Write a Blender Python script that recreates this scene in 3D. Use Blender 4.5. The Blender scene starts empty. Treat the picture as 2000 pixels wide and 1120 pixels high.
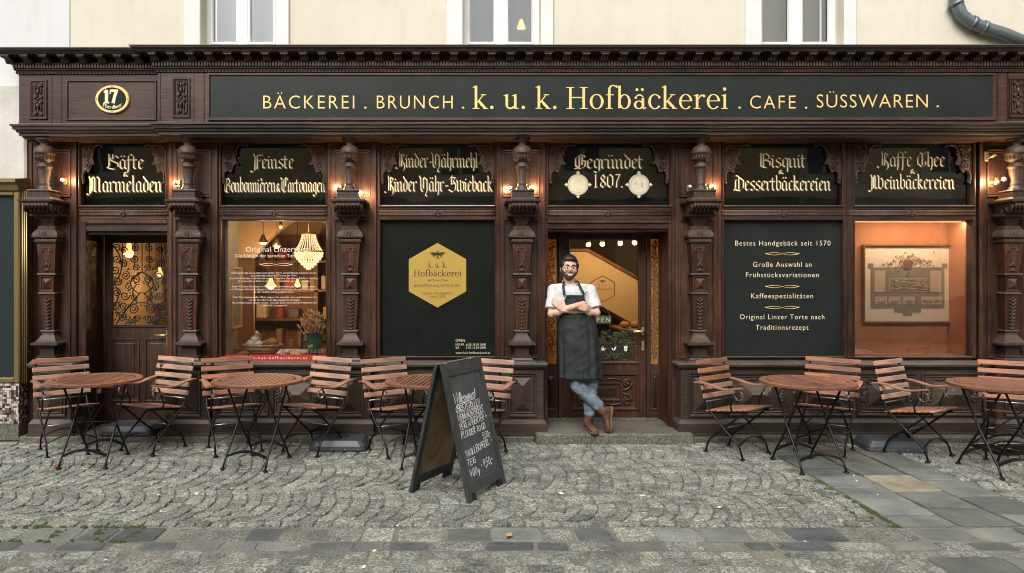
import bpy, bmesh, math, random
from math import sin, cos, pi, radians
from mathutils import Vector, Matrix
random.seed(7)
S = bpy.context.scene
# ---------------------------------------------------------------- camera
DIST, EYE, FPX, VPX, HOR = 7.5, 1.68, 1425.0, 900.0, 535.0
cam_d = bpy.data.cameras.new('camera'); cam = bpy.data.objects.new('camera', cam_d)
S.collection.objects.link(cam); S.camera = cam
cam.location = (0, -DIST, EYE); cam.rotation_euler = (pi/2, 0, 0)
cam_d.sensor_width = 36.0; cam_d.lens = FPX/2000*36.0
cam_d.shift_x = (1000-VPX)/2000; cam_d.shift_y = -(560-HOR)/2000
cam_d.clip_start = 0.05; cam_d.clip_end = 400
# ---------------------------------------------------------------- sky, sun, exposure
SUN_EL, SUN_AZ = radians(44), radians(200)      # azimuth: compass angle of the sun, from +Y clockwise
wd = bpy.data.worlds.new('World'); S.world = wd; wd.use_nodes = True
nt = wd.node_tree; nt.nodes.clear()
sky = nt.nodes.new('ShaderNodeTexSky'); sky.sky_type = 'NISHITA'; sky.sun_disc = False
sky.sun_elevation = SUN_EL; sky.sun_rotation = SUN_AZ
sky.air_density = 1.0; sky.dust_density = 4.0; sky.ozone_density = 1.0
hs = nt.nodes.new('ShaderNodeHueSaturation'); hs.inputs['Saturation'].default_value = 0.08
bg = nt.nodes.new('ShaderNodeBackground'); bg.inputs['Strength'].default_value = 0.15
ow = nt.nodes.new('ShaderNodeOutputWorld')
nt.links.new(sky.outputs[0], hs.inputs['Color']); nt.links.new(hs.outputs[0], bg.inputs['Color']); nt.links.new(bg.outputs[0], ow.inputs['Surface'])
sun_d = bpy.data.lights.new('sun', 'SUN'); sun_d.energy = 1.5; sun_d.angle = radians(40); sun_d.color = (1.0, 0.95, 0.88)
sun = bpy.data.objects.new('sun', sun_d); S.collection.objects.link(sun)
sd = Vector((sin(SUN_AZ)*cos(SUN_EL), cos(SUN_AZ)*cos(SUN_EL), sin(SUN_EL)))
sun.rotation_euler = sd.to_track_quat('Z', 'Y').to_euler()
S.view_settings.view_transform = 'Standard'; S.view_settings.look = 'None'
S.view_settings.gamma = 1.0; S.view_settings.use_curve_mapping = False
S.view_settings.exposure = 0.5
S.render.engine = 'CYCLES'
S.cycles.use_denoising = True
S.cycles.max_bounces = 6; S.cycles.transparent_max_bounces = 12; S.cycles.filter_width = 1.05
S.cycles.sample_clamp_indirect = 4.0; S.cycles.caustics_reflective = False; S.cycles.caustics_refractive = False
# ---------------------------------------------------------------- measuring the photograph
def X(px, Y=0.0): return (px-VPX)*(DIST+Y)/FPX
def Z(py, Y=0.0): return EYE-(py-HOR)*(DIST+Y)/FPX
def P(px, py, Y=0.0): return Vector((X(px, Y), Y, Z(py, Y)))
# ---------------------------------------------------------------- materials
def new_mat(name):
    m = bpy.data.materials.new(name); m.use_nodes = True
    n = m.node_tree; b = n.nodes.get('Principled BSDF')
    return m, n, b
def lin(c):   # sRGB 0-255 -> linear
    return tuple(((v/255)/12.92 if v/255 <= 0.04045 else ((v/255+0.055)/1.055)**2.4) for v in c) + (1.0,)
def simple(name, col, rough=0.5, metal=0.0, spec=None):
    m, n, b = new_mat(name)
    b.inputs['Base Color'].default_value = tuple(col[:3])+(1,)
    b.inputs['Roughness'].default_value = rough; b.inputs['Metallic'].default_value = metal
    if spec is not None: b.inputs['Specular IOR Level'].default_value = spec
    return m
def node(n, t, **kw):
    x = n.nodes.new(t)
    for k, v in kw.items():
        if k in x.inputs: x.inputs[k].default_value = v
        else: setattr(x, k, v)
    return x
def ramp(n, stops):
    r = n.nodes.new('ShaderNodeValToRGB'); e = r.color_ramp.elements
    e[0].position = stops[0][0]; e[0].color = tuple(stops[0][1][:3])+(1,)
    e[1].position = stops[-1][0]; e[1].color = tuple(stops[-1][1][:3])+(1,)
    for p, c in stops[1:-1]:
        q = e.new(p); q.color = tuple(c[:3])+(1,)
    return r
def coords(n, scale=(1, 1, 1), kind='Object'):
    tc = n.nodes.new('ShaderNodeTexCoord'); mp = n.nodes.new('ShaderNodeMapping')
    mp.inputs['Scale'].default_value = scale
    n.links.new(tc.outputs[kind], mp.inputs['Vector']); return mp.outputs[0]
def mixrgb(n, a, b, fac, mode='MIX'):
    m = n.nodes.new('ShaderNodeMix'); m.data_type = 'RGBA'; m.blend_type = mode
    for s, v in ((m.inputs['Factor'], fac), (m.inputs['A'], a), (m.inputs['B'], b)):
        if hasattr(v, 'is_linked') or hasattr(v, 'links'): n.links.new(v, s)
        else: s.default_value = v if not isinstance(v, tuple) else tuple(v[:3])+(1,)
    return m.outputs['Result']
def bump(n, b, h, strength=0.3, dist=0.01):
    bp = node(n, 'ShaderNodeBump'); bp.inputs['Strength'].default_value = strength; bp.inputs['Distance'].default_value = dist
    n.links.new(h, bp.inputs['Height']); n.links.new(bp.outputs[0], b.inputs['Normal'])
def random_value(n):
    """a value that differs from object to object and from island to island"""
    oi = n.nodes.new('ShaderNodeObjectInfo'); ge = n.nodes.new('ShaderNodeNewGeometry')
    a = n.nodes.new('ShaderNodeMath'); a.operation = 'ADD'
    n.links.new(oi.outputs['Random'], a.inputs[0]); n.links.new(ge.outputs['Random Per Island'], a.inputs[1])
    f = n.nodes.new('ShaderNodeMath'); f.operation = 'FRACT'; n.links.new(a.outputs[0], f.inputs[0])
    return f.outputs[0]
def wood(name, dark, mid, light, rough=0.42, axis='z', dust=(0.16, 0.14, 0.12), dustamt=0.5, vary=0.35, worn=None):
    m, n, b = new_mat(name)
    sc = {'z': (14, 14, 1.1), 'x': (1.1, 14, 14), 'y': (14, 1.1, 14)}[axis]
    grain = node(n, 'ShaderNodeTexNoise', Scale=3.2, Detail=8.0, Roughness=0.6, Distortion=0.4); n.links.new(coords(n, sc), grain.inputs['Vector'])
    r = ramp(n, [(0.28, dark), (0.5, mid), (0.72, light)]); n.links.new(grain.outputs['Fac'], r.inputs[0])
    patch = node(n, 'ShaderNodeTexNoise', Scale=1.7, Detail=4.0, Roughness=0.6); n.links.new(coords(n), patch.inputs['Vector'])
    pr = ramp(n, [(0.3, (0.55, 0.55, 0.58)), (0.7, (1.35, 1.18, 1.1))]); n.links.new(patch.outputs['Fac'], pr.inputs[0])
    col = mixrgb(n, r.outputs[0], pr.outputs[0], 1.0, 'MULTIPLY')
    rv = random_value(n); rr = ramp(n, [(0.0, (1-vary,)*3), (1.0, (1+vary,)*3)]); n.links.new(rv, rr.inputs[0])
    col = mixrgb(n, col, rr.outputs[0], 1.0, 'MULTIPLY')
    if worn:
        wn = node(n, 'ShaderNodeTexNoise', Scale=26.0, Detail=6.0, Roughness=0.7); n.links.new(coords(n, (1, 1, 0.35)), wn.inputs['Vector'])
        wr = ramp(n, [(0.66, (0, 0, 0)), (0.74, (1, 1, 1))]); n.links.new(wn.outputs['Fac'], wr.inputs[0])
        pz = node(n, 'ShaderNodeTexNoise', Scale=1.3, Detail=2.0); n.links.new(coords(n), pz.inputs['Vector'])
        pw = ramp(n, [(0.5, (0, 0, 0)), (0.62, (1, 1, 1))]); n.links.new(pz.outputs['Fac'], pw.inputs[0])
        wf = mixrgb(n, wr.outputs[0], pw.outputs[0], 1.0, 'MULTIPLY')
        col = mixrgb(n, col, worn, wf)
    if dustamt:
        ge = n.nodes.new('ShaderNodeNewGeometry'); sx = n.nodes.new('ShaderNodeSeparateXYZ'); n.links.new(ge.outputs['Normal'], sx.inputs[0])
        dn = node(n, 'ShaderNodeTexNoise', Scale=18.0, Detail=5.0); n.links.new(coords(n), dn.inputs['Vector'])
        mm = n.nodes.new('ShaderNodeMath'); mm.operation = 'MULTIPLY'; n.links.new(sx.outputs['Z'], mm.inputs[0]); n.links.new(dn.outputs['Fac'], mm.inputs[1])
        m2 = n.nodes.new('ShaderNodeMath'); m2.operation = 'MULTIPLY'; m2.use_clamp = True; m2.inputs[1].default_value = dustamt*2; n.links.new(mm.outputs[0], m2.inputs[0])
        col = mixrgb(n, col, dust, m2.outputs[0])
    n.links.new(col, b.inputs['Base Color'])
    rg = ramp(n, [(0.3, (rough-0.1,)*3), (0.75, (rough+0.2,)*3)]); n.links.new(patch.outputs['Fac'], rg.inputs[0]); n.links.new(rg.outputs[0], b.inputs['Roughness'])
    bump(n, b, grain.outputs['Fac'], 0.25, 0.004)
    return m
def stone(name, cols, speck=140.0, rough=0.75, bumpd=0.004, vary=0.45, patchscale=5.0):
    m, n, b = new_mat(name); v = coords(n)
    s1 = node(n, 'ShaderNodeTexNoise', Scale=speck, Detail=3.0, Roughness=0.75); n.links.new(v, s1.inputs['Vector'])
    s2 = node(n, 'ShaderNodeTexNoise', Scale=patchscale, Detail=5.0, Roughness=0.6); n.links.new(v, s2.inputs['Vector'])
    r = ramp(n, [(0.34, cols[0]), (0.5, cols[1]), (0.66, cols[2])]); n.links.new(s1.outputs['Fac'], r.inputs[0])
    pr = ramp(n, [(0.3, (0.62, 0.63, 0.62)), (0.72, (1.3, 1.28, 1.22))]); n.links.new(s2.outputs['Fac'], pr.inputs[0])
    col = mixrgb(n, r.outputs[0], pr.outputs[0], 1.0, 'MULTIPLY')
    rv = random_value(n); rr = ramp(n, [(0.0, (1-vary, 1-vary*0.98, 1-vary)), (0.55, (1, 1, 1)), (0.85, (1.07, 1.06, 1.0)), (1.0, (1+vary*0.6,)*3)]); n.links.new(rv, rr.inputs[0])
    col = mixrgb(n, col, rr.outputs[0], 1.0, 'MULTIPLY')
    n.links.new(col, b.inputs['Base Color']); b.inputs['Roughness'].default_value = rough
    s3 = node(n, 'ShaderNodeTexNoise', Scale=38.0, Detail=6.0, Roughness=0.7); n.links.new(v, s3.inputs['Vector'])
    bump(n, b, s3.outputs['Fac'], 0.8, bumpd)
    return m
def plaster(name, col, col2, scale=2.0, rough=0.9, bscale=60.0, bstr=0.25):
    m, n, b = new_mat(name); v = coords(n)
    a = node(n, 'ShaderNodeTexNoise', Scale=scale, Detail=8.0, Roughness=0.65); n.links.new(v, a.inputs['Vector'])
    r = ramp(n, [(0.32, col2), (0.62, col)]); n.links.new(a.outputs['Fac'], r.inputs[0])
    sk = node(n, 'ShaderNodeTexNoise', Scale=5.0, Detail=6.0, Roughness=0.7); n.links.new(coords(n, (1.6, 1.6, 0.12)), sk.inputs['Vector'])
    sr = ramp(n, [(0.3, (0.945, 0.94, 0.93)), (0.5, (1, 1, 1))]); n.links.new(sk.outputs['Fac'], sr.inputs[0])
    n.links.new(mixrgb(n, r.outputs[0], sr.outputs[0], 1.0, 'MULTIPLY'), b.inputs['Base Color']); b.inputs['Roughness'].default_value = rough
    c = node(n, 'ShaderNodeTexNoise', Scale=bscale, Detail=5.0); n.links.new(v, c.inputs['Vector']); bump(n, b, c.outputs['Fac'], bstr, 0.006)
    return m
def glass_mat(name, refl=0.09, tint=(1, 1, 1), rough=0.0, dirt=0.0):
    m = bpy.data.materials.new(name); m.use_nodes = True; n = m.node_tree; n.nodes.clear()
    out = n.nodes.new('ShaderNodeOutputMaterial'); tr = node(n, 'ShaderNodeBsdfTransparent'); tr.inputs['Color'].default_value = tint+(1,)
    gl = node(n, 'ShaderNodeBsdfGlossy'); gl.inputs['Roughness'].default_value = rough; gl.inputs['Color'].default_value = (1, 1, 1, 1)
    fr = node(n, 'ShaderNodeFresnel', IOR=1.5); ad = n.nodes.new('ShaderNodeMath'); ad.operation = 'ADD'; ad.use_clamp = True; ad.inputs[1].default_value = refl
    n.links.new(fr.outputs[0], ad.inputs[0])
    wv = node(n, 'ShaderNodeTexNoise', Scale=2.2, Detail=1.0); n.links.new(coords(n), wv.inputs['Vector'])
    bp = node(n, 'ShaderNodeBump', Strength=0.05, Distance=0.05); n.links.new(wv.outputs['Fac'], bp.inputs['Height']); n.links.new(bp.outputs[0], gl.inputs['Normal'])
    mx = n.nodes.new('ShaderNodeMixShader'); n.links.new(ad.outputs[0], mx.inputs[0]); n.links.new(tr.outputs[0], mx.inputs[1]); n.links.new(gl.outputs[0], mx.inputs[2])
    last = mx.outputs[0]
    if dirt:
        df = node(n, 'ShaderNodeBsdfDiffuse'); df.inputs['Color'].default_value = (0.35, 0.34, 0.3, 1)
        dn = node(n, 'ShaderNodeTexNoise', Scale=9.0, Detail=8.0, Roughness=0.75); n.links.new(coords(n), dn.inputs['Vector'])
        dr = ramp(n, [(0.55, (0, 0, 0)), (0.9, (dirt,)*3)]); n.links.new(dn.outputs['Fac'], dr.inputs[0])
        m2 = n.nodes.new('ShaderNodeMixShader'); n.links.new(dr.outputs[0], m2.inputs[0]); n.links.new(last, m2.inputs[1]); n.links.new(df.outputs[0], m2.inputs[2]); last = m2.outputs[0]
    n.links.new(last, out.inputs['Surface']); return m
def emit(name, col, strength):
    m, n, b = new_mat(name); b.inputs['Base Color'].default_value = tuple(col)+(1,)
    b.inputs['Emission Color'].default_value = tuple(col)+(1,); b.inputs['Emission Strength'].default_value = strength
    return m
M = {}
M['wood'] = wood('dark_stained_oak', (0.015, 0.0075, 0.0043), (0.036, 0.0168, 0.0094), (0.074, 0.035, 0.0205), rough=0.44, worn=(0.24, 0.15, 0.1), dustamt=0.35)
M['wood_h'] = wood('dark_stained_oak_rail', (0.015, 0.0075, 0.0043), (0.036, 0.0168, 0.0094), (0.074, 0.035, 0.0205), rough=0.44, axis='x', worn=(0.24, 0.15, 0.1), dustamt=0.35)
M['wood_red'] = wood('red_brown_oak', (0.021, 0.0084, 0.0045), (0.049, 0.0188, 0.0100), (0.096, 0.038, 0.0215), rough=0.36, worn=(0.25, 0.13, 0.09), dustamt=0.3)
M['wood_red_h'] = wood('red_brown_oak_rail', (0.021, 0.0084, 0.0045), (0.049, 0.0188, 0.0100), (0.096, 0.038, 0.0215), rough=0.4, axis='x', worn=(0.25, 0.13, 0.09), dustamt=0.3)
M['carved'] = wood('carved_weathered_oak', (0.024, 0.0138, 0.0088), (0.047, 0.0270, 0.0175), (0.085, 0.050, 0.033), rough=0.52, dustamt=0.14, vary=0.2)
M['dentil'] = wood('lightened_dentil_oak', (0.05, 0.03, 0.02), (0.10, 0.06, 0.042), (0.16, 0.10, 0.07), rough=0.5, axis='x', dustamt=0.3, vary=0.2)  # lighter than the other oak, in place of light reaching under the cornice
M['base_wood'] = wood('weathered_base_oak', (0.019, 0.0135, 0.0095), (0.039, 0.0275, 0.0195), (0.072, 0.052, 0.038), rough=0.55, axis='x', dustamt=0.42, dust=(0.15, 0.13, 0.11), worn=(0.24, 0.21, 0.17), vary=0.2)
M['cornice'] = wood('blackened_cornice_oak', (0.015, 0.011, 0.0085), (0.034, 0.023, 0.017), (0.065, 0.044, 0.032), rough=0.5, axis='x', dustamt=0.6, vary=0.15)
M['teak'] = wood('oiled_acacia', (0.15, 0.056, 0.026), (0.28, 0.115, 0.060), (0.41, 0.19, 0.108), rough=0.48, axis='y', dustamt=0.25, dust=(0.46, 0.34, 0.25), vary=0.34)
M['teak_x'] = wood('oiled_acacia_top', (0.13, 0.045, 0.021), (0.24, 0.09, 0.045), (0.34, 0.145, 0.078), rough=0.55, axis='y', dustamt=0.12, dust=(0.36, 0.28, 0.22), vary=0.3)
M['teak_pale'] = wood('weathered_acacia', (0.20, 0.105, 0.065), (0.34, 0.20, 0.135), (0.48, 0.315, 0.23), rough=0.55, axis='y', dustamt=0.3, dust=(0.55, 0.48, 0.42), vary=0.25)
M['interior_wood'] = wood('interior_oak', (0.10, 0.045, 0.02), (0.2, 0.095, 0.045), (0.3, 0.15, 0.07), rough=0.45, dustamt=0)
M['granite'] = stone('granite_cobble', ((0.075, 0.081, 0.074), (0.235, 0.243, 0.222), (0.56, 0.57, 0.53)), speck=62.0, bumpd=0.008, vary=0.34)
M['road_granite'] = stone('road_cobble', ((0.085, 0.091, 0.085), (0.25, 0.258, 0.238), (0.54, 0.55, 0.515)), speck=62.0, bumpd=0.008, vary=0.36)
M['slab'] = stone('blue_grey_slab', ((0.10, 0.112, 0.108), (0.19, 0.205, 0.197), (0.31, 0.325, 0.312)), speck=150.0, bumpd=0.004, vary=0.4, patchscale=3.0)
M['slab_tan'] = stone('tan_slab', ((0.19, 0.165, 0.12), (0.32, 0.285, 0.215), (0.46, 0.42, 0.33)), speck=150.0, bumpd=0.004, vary=0.1)
M['dark_stone'] = stone('dark_basalt', ((0.05, 0.056, 0.06), (0.10, 0.11, 0.116), (0.19, 0.20, 0.205)), speck=150.0, bumpd=0.004, vary=0.3)
M['step_stone'] = stone('step_stone', ((0.055, 0.052, 0.043), (0.125, 0.117, 0.097), (0.24, 0.228, 0.19)), speck=60.0, bumpd=0.008, vary=0.05, patchscale=3.0)
M['sand'] = stone('joint_sand', ((0.085, 0.085, 0.072), (0.20, 0.198, 0.172), (0.33, 0.325, 0.285)), speck=90.0, bumpd=0.006, vary=0.0, patchscale=2.5)
M['moss'] = simple('moss_green', (0.07, 0.095, 0.026), 0.9)
M['cream'] = plaster('cream_plaster', (0.63, 0.59, 0.48), (0.575, 0.535, 0.43), scale=1.2)
M['white_wall'] = plaster('white_plaster', (0.62, 0.62, 0.615), (0.57, 0.57, 0.56), scale=1.2)
M['grey_wall'] = plaster('grey_rough_plaster', (0.62, 0.60, 0.56), (0.5, 0.48, 0.44), scale=3.0, bscale=26.0, bstr=0.6)
M['white_paint'] = simple('white_paint', (0.68, 0.68, 0.67), 0.45)
M['white_trim'] = plaster('white_trim', (0.68, 0.68, 0.665), (0.63, 0.63, 0.615), scale=2.0)
M['zinc'] = simple('zinc', (0.16, 0.19, 0.20), 0.45, 0.6)
M['lead'] = simple('lead_flashing', (0.11, 0.10, 0.088), 0.55, 0.3)
def board_paint(name, c1, c2, rough):
    m, n, b = new_mat(name); v = coords(n)
    a = node(n, 'ShaderNodeTexNoise', Scale=3.0, Detail=6.0, Roughness=0.6); n.links.new(v, a.inputs['Vector'])
    r = ramp(n, [(0.35, c1), (0.7, c2)]); n.links.new(a.outputs['Fac'], r.inputs[0]); n.links.new(r.outputs[0], b.inputs['Base Color'])
    rr = ramp(n, [(0.3, (rough*0.93,)*3), (0.7, (rough*1.08,)*3)]); n.links.new(a.outputs['Fac'], rr.inputs[0]); n.links.new(rr.outputs[0], b.inputs['Roughness']); b.inputs['Specular IOR Level'].default_value = 0.28
    return m
M['sign_black'] = board_paint('sign_green_black', (0.015, 0.0185, 0.017), (0.020, 0.0238, 0.022), 0.30)
M['panel_black'] = board_paint('panel_green_black', (0.008, 0.011, 0.0095), (0.012, 0.0155, 0.013), 0.22)
M['gold'] = simple('gold_paint', (0.82, 0.585, 0.20), 0.42, 0.1)
M['gold_pale'] = simple('pale_gold_leaf', (0.82, 0.70, 0.42), 0.4, 0.0)
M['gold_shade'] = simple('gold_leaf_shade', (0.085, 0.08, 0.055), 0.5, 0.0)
M['gold_hex'] = simple('gold_plate', (0.50, 0.335, 0.075), 0.4, 0.25)
M['cream_print'] = simple('cream_print', (0.78, 0.70, 0.5), 0.6)
M['white_print'] = simple('white_print', (0.85, 0.8, 0.7), 0.6)
M['black_print'] = simple('black_print', (0.012, 0.011, 0.009), 0.6)
M['glass'] = glass_mat('window_glass', 0.05)
M['glass_transom'] = glass_mat('transom_glass', 0.03, (0.85, 0.9, 0.9), dirt=0.07)
M['glass_show'] = glass_mat('show_window_glass', 0.10, (0.97, 0.97, 0.96))
M['glass_case'] = glass_mat('display_case_glass', 0.20, (0.97, 0.97, 0.96))
M['glass_up'] = glass_mat('upper_window_glass', 0.10, (0.8, 0.85, 0.85))
M['iron'] = simple('black_iron', (0.012, 0.012, 0.013), 0.38, 0.5)
M['grille'] = simple('wrought_iron', (0.035, 0.031, 0.026), 0.45, 0.6)
M['steel'] = simple('worn_steel', (0.45, 0.45, 0.46), 0.28, 0.9)
M['brass'] = simple('brass', (0.62, 0.47, 0.22), 0.33, 0.8)
M['brass_dull'] = simple('dull_brass_trim', (0.33, 0.245, 0.11), 0.36, 0.75)
M['green_panel'] = simple('green_black_panel', (0.018, 0.030, 0.030), 0.3)
M['rubber'] = simple('black_rubber', (0.012, 0.012, 0.012), 0.7)
M['plastic_grey'] = simple('grey_plastic', (0.055, 0.062, 0.072), 0.42)
M['red'] = simple('red_banner', (0.42, 0.018, 0.012), 0.5)
M['bulb'] = emit('warm_bulb', (1.0, 0.62, 0.27), 12.0)
M['bulb_soft'] = emit('warm_bulb_soft', (1.0, 0.50, 0.17), 1.3); M['bulb_soft'].node_tree.nodes['Principled BSDF'].inputs['Base Color'].default_value = (0.25, 0.13, 0.05, 1)
M['dark_void'] = simple('dark_interior', (0.012, 0.011, 0.010), 0.9)  # near-black colour stands in for the unlit room behind the transoms
# ---------------------------------------------------------------- mesh helpers
COL = S.collection
class MB:
    def __init__(s): s.v = []; s.f = []; s.sm = []; s.k = 0
    def add(s, vs, fs, smooth=False):
        o = len(s.v); s.v += [tuple(p) for p in vs]; s.f += [tuple(i+o for i in f) for f in fs]; s.sm += [smooth]*len(fs); return s
    def box(s, x0, x1, y0, y1, z0, z1, c=0.0):
        if x0 > x1: x0, x1 = x1, x0
        if y0 > y1: y0, y1 = y1, y0
        if z0 > z1: z0, z1 = z1, z0
        if not c:
            return s.add([(x0,y0,z0),(x1,y0,z0),(x1,y1,z0),(x0,y1,z0),(x0,y0,z1),(x1,y0,z1),(x1,y1,z1),(x0,y1,z1)],
                         [(0,3,2,1),(4,5,6,7),(0,1,5,4),(1,2,6,5),(2,3,7,6),(3,0,4,7)])
        c = min(c, (x1-x0)*.45, (y1-y0)*.45, (z1-z0)*.45)
        vs = []; idx = {}
        for ix in (0, 1):
            for iy in (0, 1):
                for iz in (0, 1):
                    px, py, pz = (x0, x1)[ix], (y0, y1)[iy], (z0, z1)[iz]
                    dx, dy, dz = (c, -c)[ix], (c, -c)[iy], (c, -c)[iz]
                    for ax, p in (('x', (px, py+dy, pz+dz)), ('y', (px+dx, py, pz+dz)), ('z', (px+dx, py+dy, pz))):
                        idx[(ix, iy, iz, ax)] = len(vs); vs.append(p)
        I = lambda a, b, cc, ax: idx[(a, b, cc, ax)]
        fs = []
        for t in (0, 1):
            q = [(0,0),(1,0),(1,1),(0,1)]
            fs.append([I(t,a,b,'x') for a, b in q][::1 if t else -1])
            fs.append([I(a,t,b,'y') for a, b in q][::-1 if t else 1])
            fs.append([I(a,b,t,'z') for a, b in q][::1 if t else -1])
        for a in (0, 1):
            for b in (0, 1):
                e = [I(0,a,b,'y'), I(1,a,b,'y'), I(1,a,b,'z'), I(0,a,b,'z')]; fs.append(e if a == b else e[::-1])
                e = [I(a,0,b,'x'), I(a,1,b,'x'), I(a,1,b,'z'), I(a,0,b,'z')]; fs.append(e[::-1] if a == b else e)
                e = [I(a,b,0,'x'), I(a,b,1,'x'), I(a,b,1,'y'), I(a,b,0,'y')]; fs.append(e if a == b else e[::-1])
                for d in (0, 1):
                    t = [I(a,b,d,'x'), I(a,b,d,'y'), I(a,b,d,'z')]
                    fs.append(t if (a+b+d) % 2 else t[::-1])
        return s.add(vs, fs)
    def loft(s, rings, cap=True, smooth=False, closed=True):
        n = len(rings[0]); vs = [p for r in rings for p in r]; fs = []
        for i in range(len(rings)-1):
            for j in range(n if closed else n-1):
                a, b = i*n+j, i*n+(j+1) % n; fs.append((a, b, b+n, a+n))
        o = len(s.v); s.add(vs, fs, smooth)
        if cap and closed:
            s.f.append(tuple(range(o+n-1, o-1, -1))); s.sm.append(False)
            s.f.append(tuple(range(o+(len(rings)-1)*n, o+len(rings)*n))); s.sm.append(False)
        return s
    def stack(s, prof, x=0.0, y0=0.0):
        """engaged square shaft: prof = [(z, halfwidth, depth)]; depth is measured forward (-Y) from y0"""
        return s.loft([[(x-w, y0+0.01, z), (x-w, y0-d, z), (x+w, y0-d, z), (x+w, y0+0.01, z)] for z, w, d in prof])
    def lathe(s, prof, cx=0.0, cy=0.0, n=16, smooth=True, flute=0):
        rings = []
        for z, r in prof:
            rings.append([(cx+r*cos(2*pi*k/n), cy+r*sin(2*pi*k/n), z) for k in range(n)])
        return s.loft(rings, True, smooth)
    def tube(s, path, r, n=6, smooth=True, cap=True, closed=False):
        path = [Vector(p) for p in path]; m = len(path)
        rr = r if isinstance(r, (list, tuple)) else [r]*m
        rings = []; up = None
        for i, p in enumerate(path):
            if closed: t = path[(i+1) % m]-path[i-1]
            else: t = path[min(i+1, m-1)]-path[max(i-1, 0)]
            if t.length < 1e-9: t = Vector((0, 0, 1))
            t.normalize()
            if up is None:
                up = Vector((0, 0, 1)) if abs(t.z) < 0.9 else Vector((0, 1, 0))
            sd_ = t.cross(up)
            if sd_.length < 1e-6: sd_ = t.orthogonal()
            sd_.normalize(); up = sd_.cross(t).normalized()
            rings.append([p+(sd_*cos(2*pi*k/n)+up*sin(2*pi*k/n))*rr[i] for k in range(n)])
        if closed: rings.append(rings[0])
        return s.loft(rings, cap and not closed, smooth)
    def strip(s, path, w, t, side):
        """flat bar along path: width w along vector side, thickness t"""
        path = [Vector(p) for p in path]; side = Vector(side).normalized(); rings = []
        for i, p in enumerate(path):
            tg = (path[min(i+1, len(path)-1)]-path[max(i-1, 0)]).normalized(); nn = side.cross(tg).normalized()
            rings.append([p+side*w/2+nn*t/2, p-side*w/2+nn*t/2, p-side*w/2-nn*t/2, p+side*w/2-nn*t/2])
        return s.loft(rings)
    def prism(s, poly, y0, y1):
        """poly: (x,z) outline extruded from y0 (front) to y1"""
        n = len(poly); vs = [(a, y0, b) for a, b in poly]+[(a, y1, b) for a, b in poly]
        return s.add(vs, [tuple(range(n)), tuple(range(2*n-1, n-1, -1))]+[(i, i+n, (i+1) % n+n, (i+1) % n) for i in range(n)])
    def flat(s, poly, y):
        """flat lettering piece facing -Y; each piece sits a hair in front of the one before"""
        s.k += 1; yy = y-0.00003*(s.k % 40)
        return s.add([(a, yy, b) for a, b in poly], [tuple(range(len(poly)))])
    def ring(s, x0, x1, z0, z1, w, y0, y1, inner=None):
        """moulded rectangular frame facing -Y, from wall plane y0 to front y1 with a sloped inner edge"""
        i2 = inner if inner is not None else w*0.45
        def rect(d, y): return [(x0+d, y, z0+d), (x1-d, y, z0+d), (x1-d, y, z1-d), (x0+d, y, z1-d)]
        rs = [rect(0, y0), rect(0, y1), rect(w-i2, y1), rect(w, y0)]
        vs = [p for r in rs for p in r]; fs = []
        for i in range(3):
            for j in range(4):
                a, b = i*4+j, i*4+(j+1) % 4; fs.append((a, b, b+4, a+4))
        return s.add(vs, fs)
    def pyramid(s, x0, x1, z0, z1, y0, y1, hip=True):
        dx, dz = x1-x0, z1-z0
        if dx > dz: a, b = (x0+dz/2, (z0+z1)/2), (x1-dz/2, (z0+z1)/2)
        else: a, b = ((x0+x1)/2, z0+dx/2), ((x0+x1)/2, z1-dx/2)
        vs = [(x0, y0, z0), (x1, y0, z0), (x1, y0, z1), (x0, y0, z1), (a[0], y1, a[1]), (b[0], y1, b[1])]
        fs = [(0, 1, 5, 4), (1, 2, 5), (2, 3, 4, 5), (3, 0, 4)] if dx > dz else [(0, 1, 4), (1, 2, 5, 4), (2, 3, 5), (3, 0, 4, 5)]
        return s.add(vs, fs)
    def ell(s, c, r, nu=14, nv=9, rot=None):
        c = Vector(c); rings = []
        for i in range(1, nv):
            th = pi*i/nv
            ring_ = []
            for k in range(nu):
                p = Vector((r[0]*sin(th)*cos(2*pi*k/nu), r[1]*sin(th)*sin(2*pi*k/nu), -r[2]*cos(th)))
                ring_.append(c+(rot @ p if rot else p))
            rings.append(ring_)
        o = len(s.v); s.loft(rings, False, True)
        pb = Vector((0, 0, -r[2])); pt = Vector((0, 0, r[2]))
        vb = len(s.v); s.v.append(tuple(c+(rot @ pb if rot else pb))); vt = len(s.v); s.v.append(tuple(c+(rot @ pt if rot else pt)))
        L = o+(nv-2)*nu
        for k in range(nu):
            s.f.append((vb, o+(k+1) % nu, o+k)); s.f.append((vt, L+k, L+(k+1) % nu)); s.sm += [True, True]
        return s
    def xf(s, mat):
        s.v = [tuple(mat @ Vector(p)) for p in s.v]; return s
    def mesh(s, name, mat):
        me = bpy.data.meshes.new(name); me.from_pydata(s.v, [], s.f); me.update()
        me.polygons.foreach_set('use_smooth', s.sm)
        mats = mat if isinstance(mat, (list, tuple)) else [mat]
        for m in mats: me.materials.append(M[m] if isinstance(m, str) else m)
        return me
    def build(s, name, mat, parent=None, fix=True):
        me = s.mesh(name, mat)
        if fix:
            b = bmesh.new(); b.from_mesh(me); bmesh.ops.recalc_face_normals(b, faces=b.faces); b.to_mesh(me); b.free()
        return link(name, me, parent)
def link(name, me, parent=None, loc=None):
    o = bpy.data.objects.new(name, me); COL.objects.link(o)
    if parent is not None: o.parent = parent
    if loc is not None: o.location = loc
    return o
def tag(o, label=None, cat=None, group=None, kind=None):
    if label: o['label'] = label
    if cat: o['category'] = cat
    if group: o['group'] = group
    if kind: o['kind'] = kind
    return o
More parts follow.
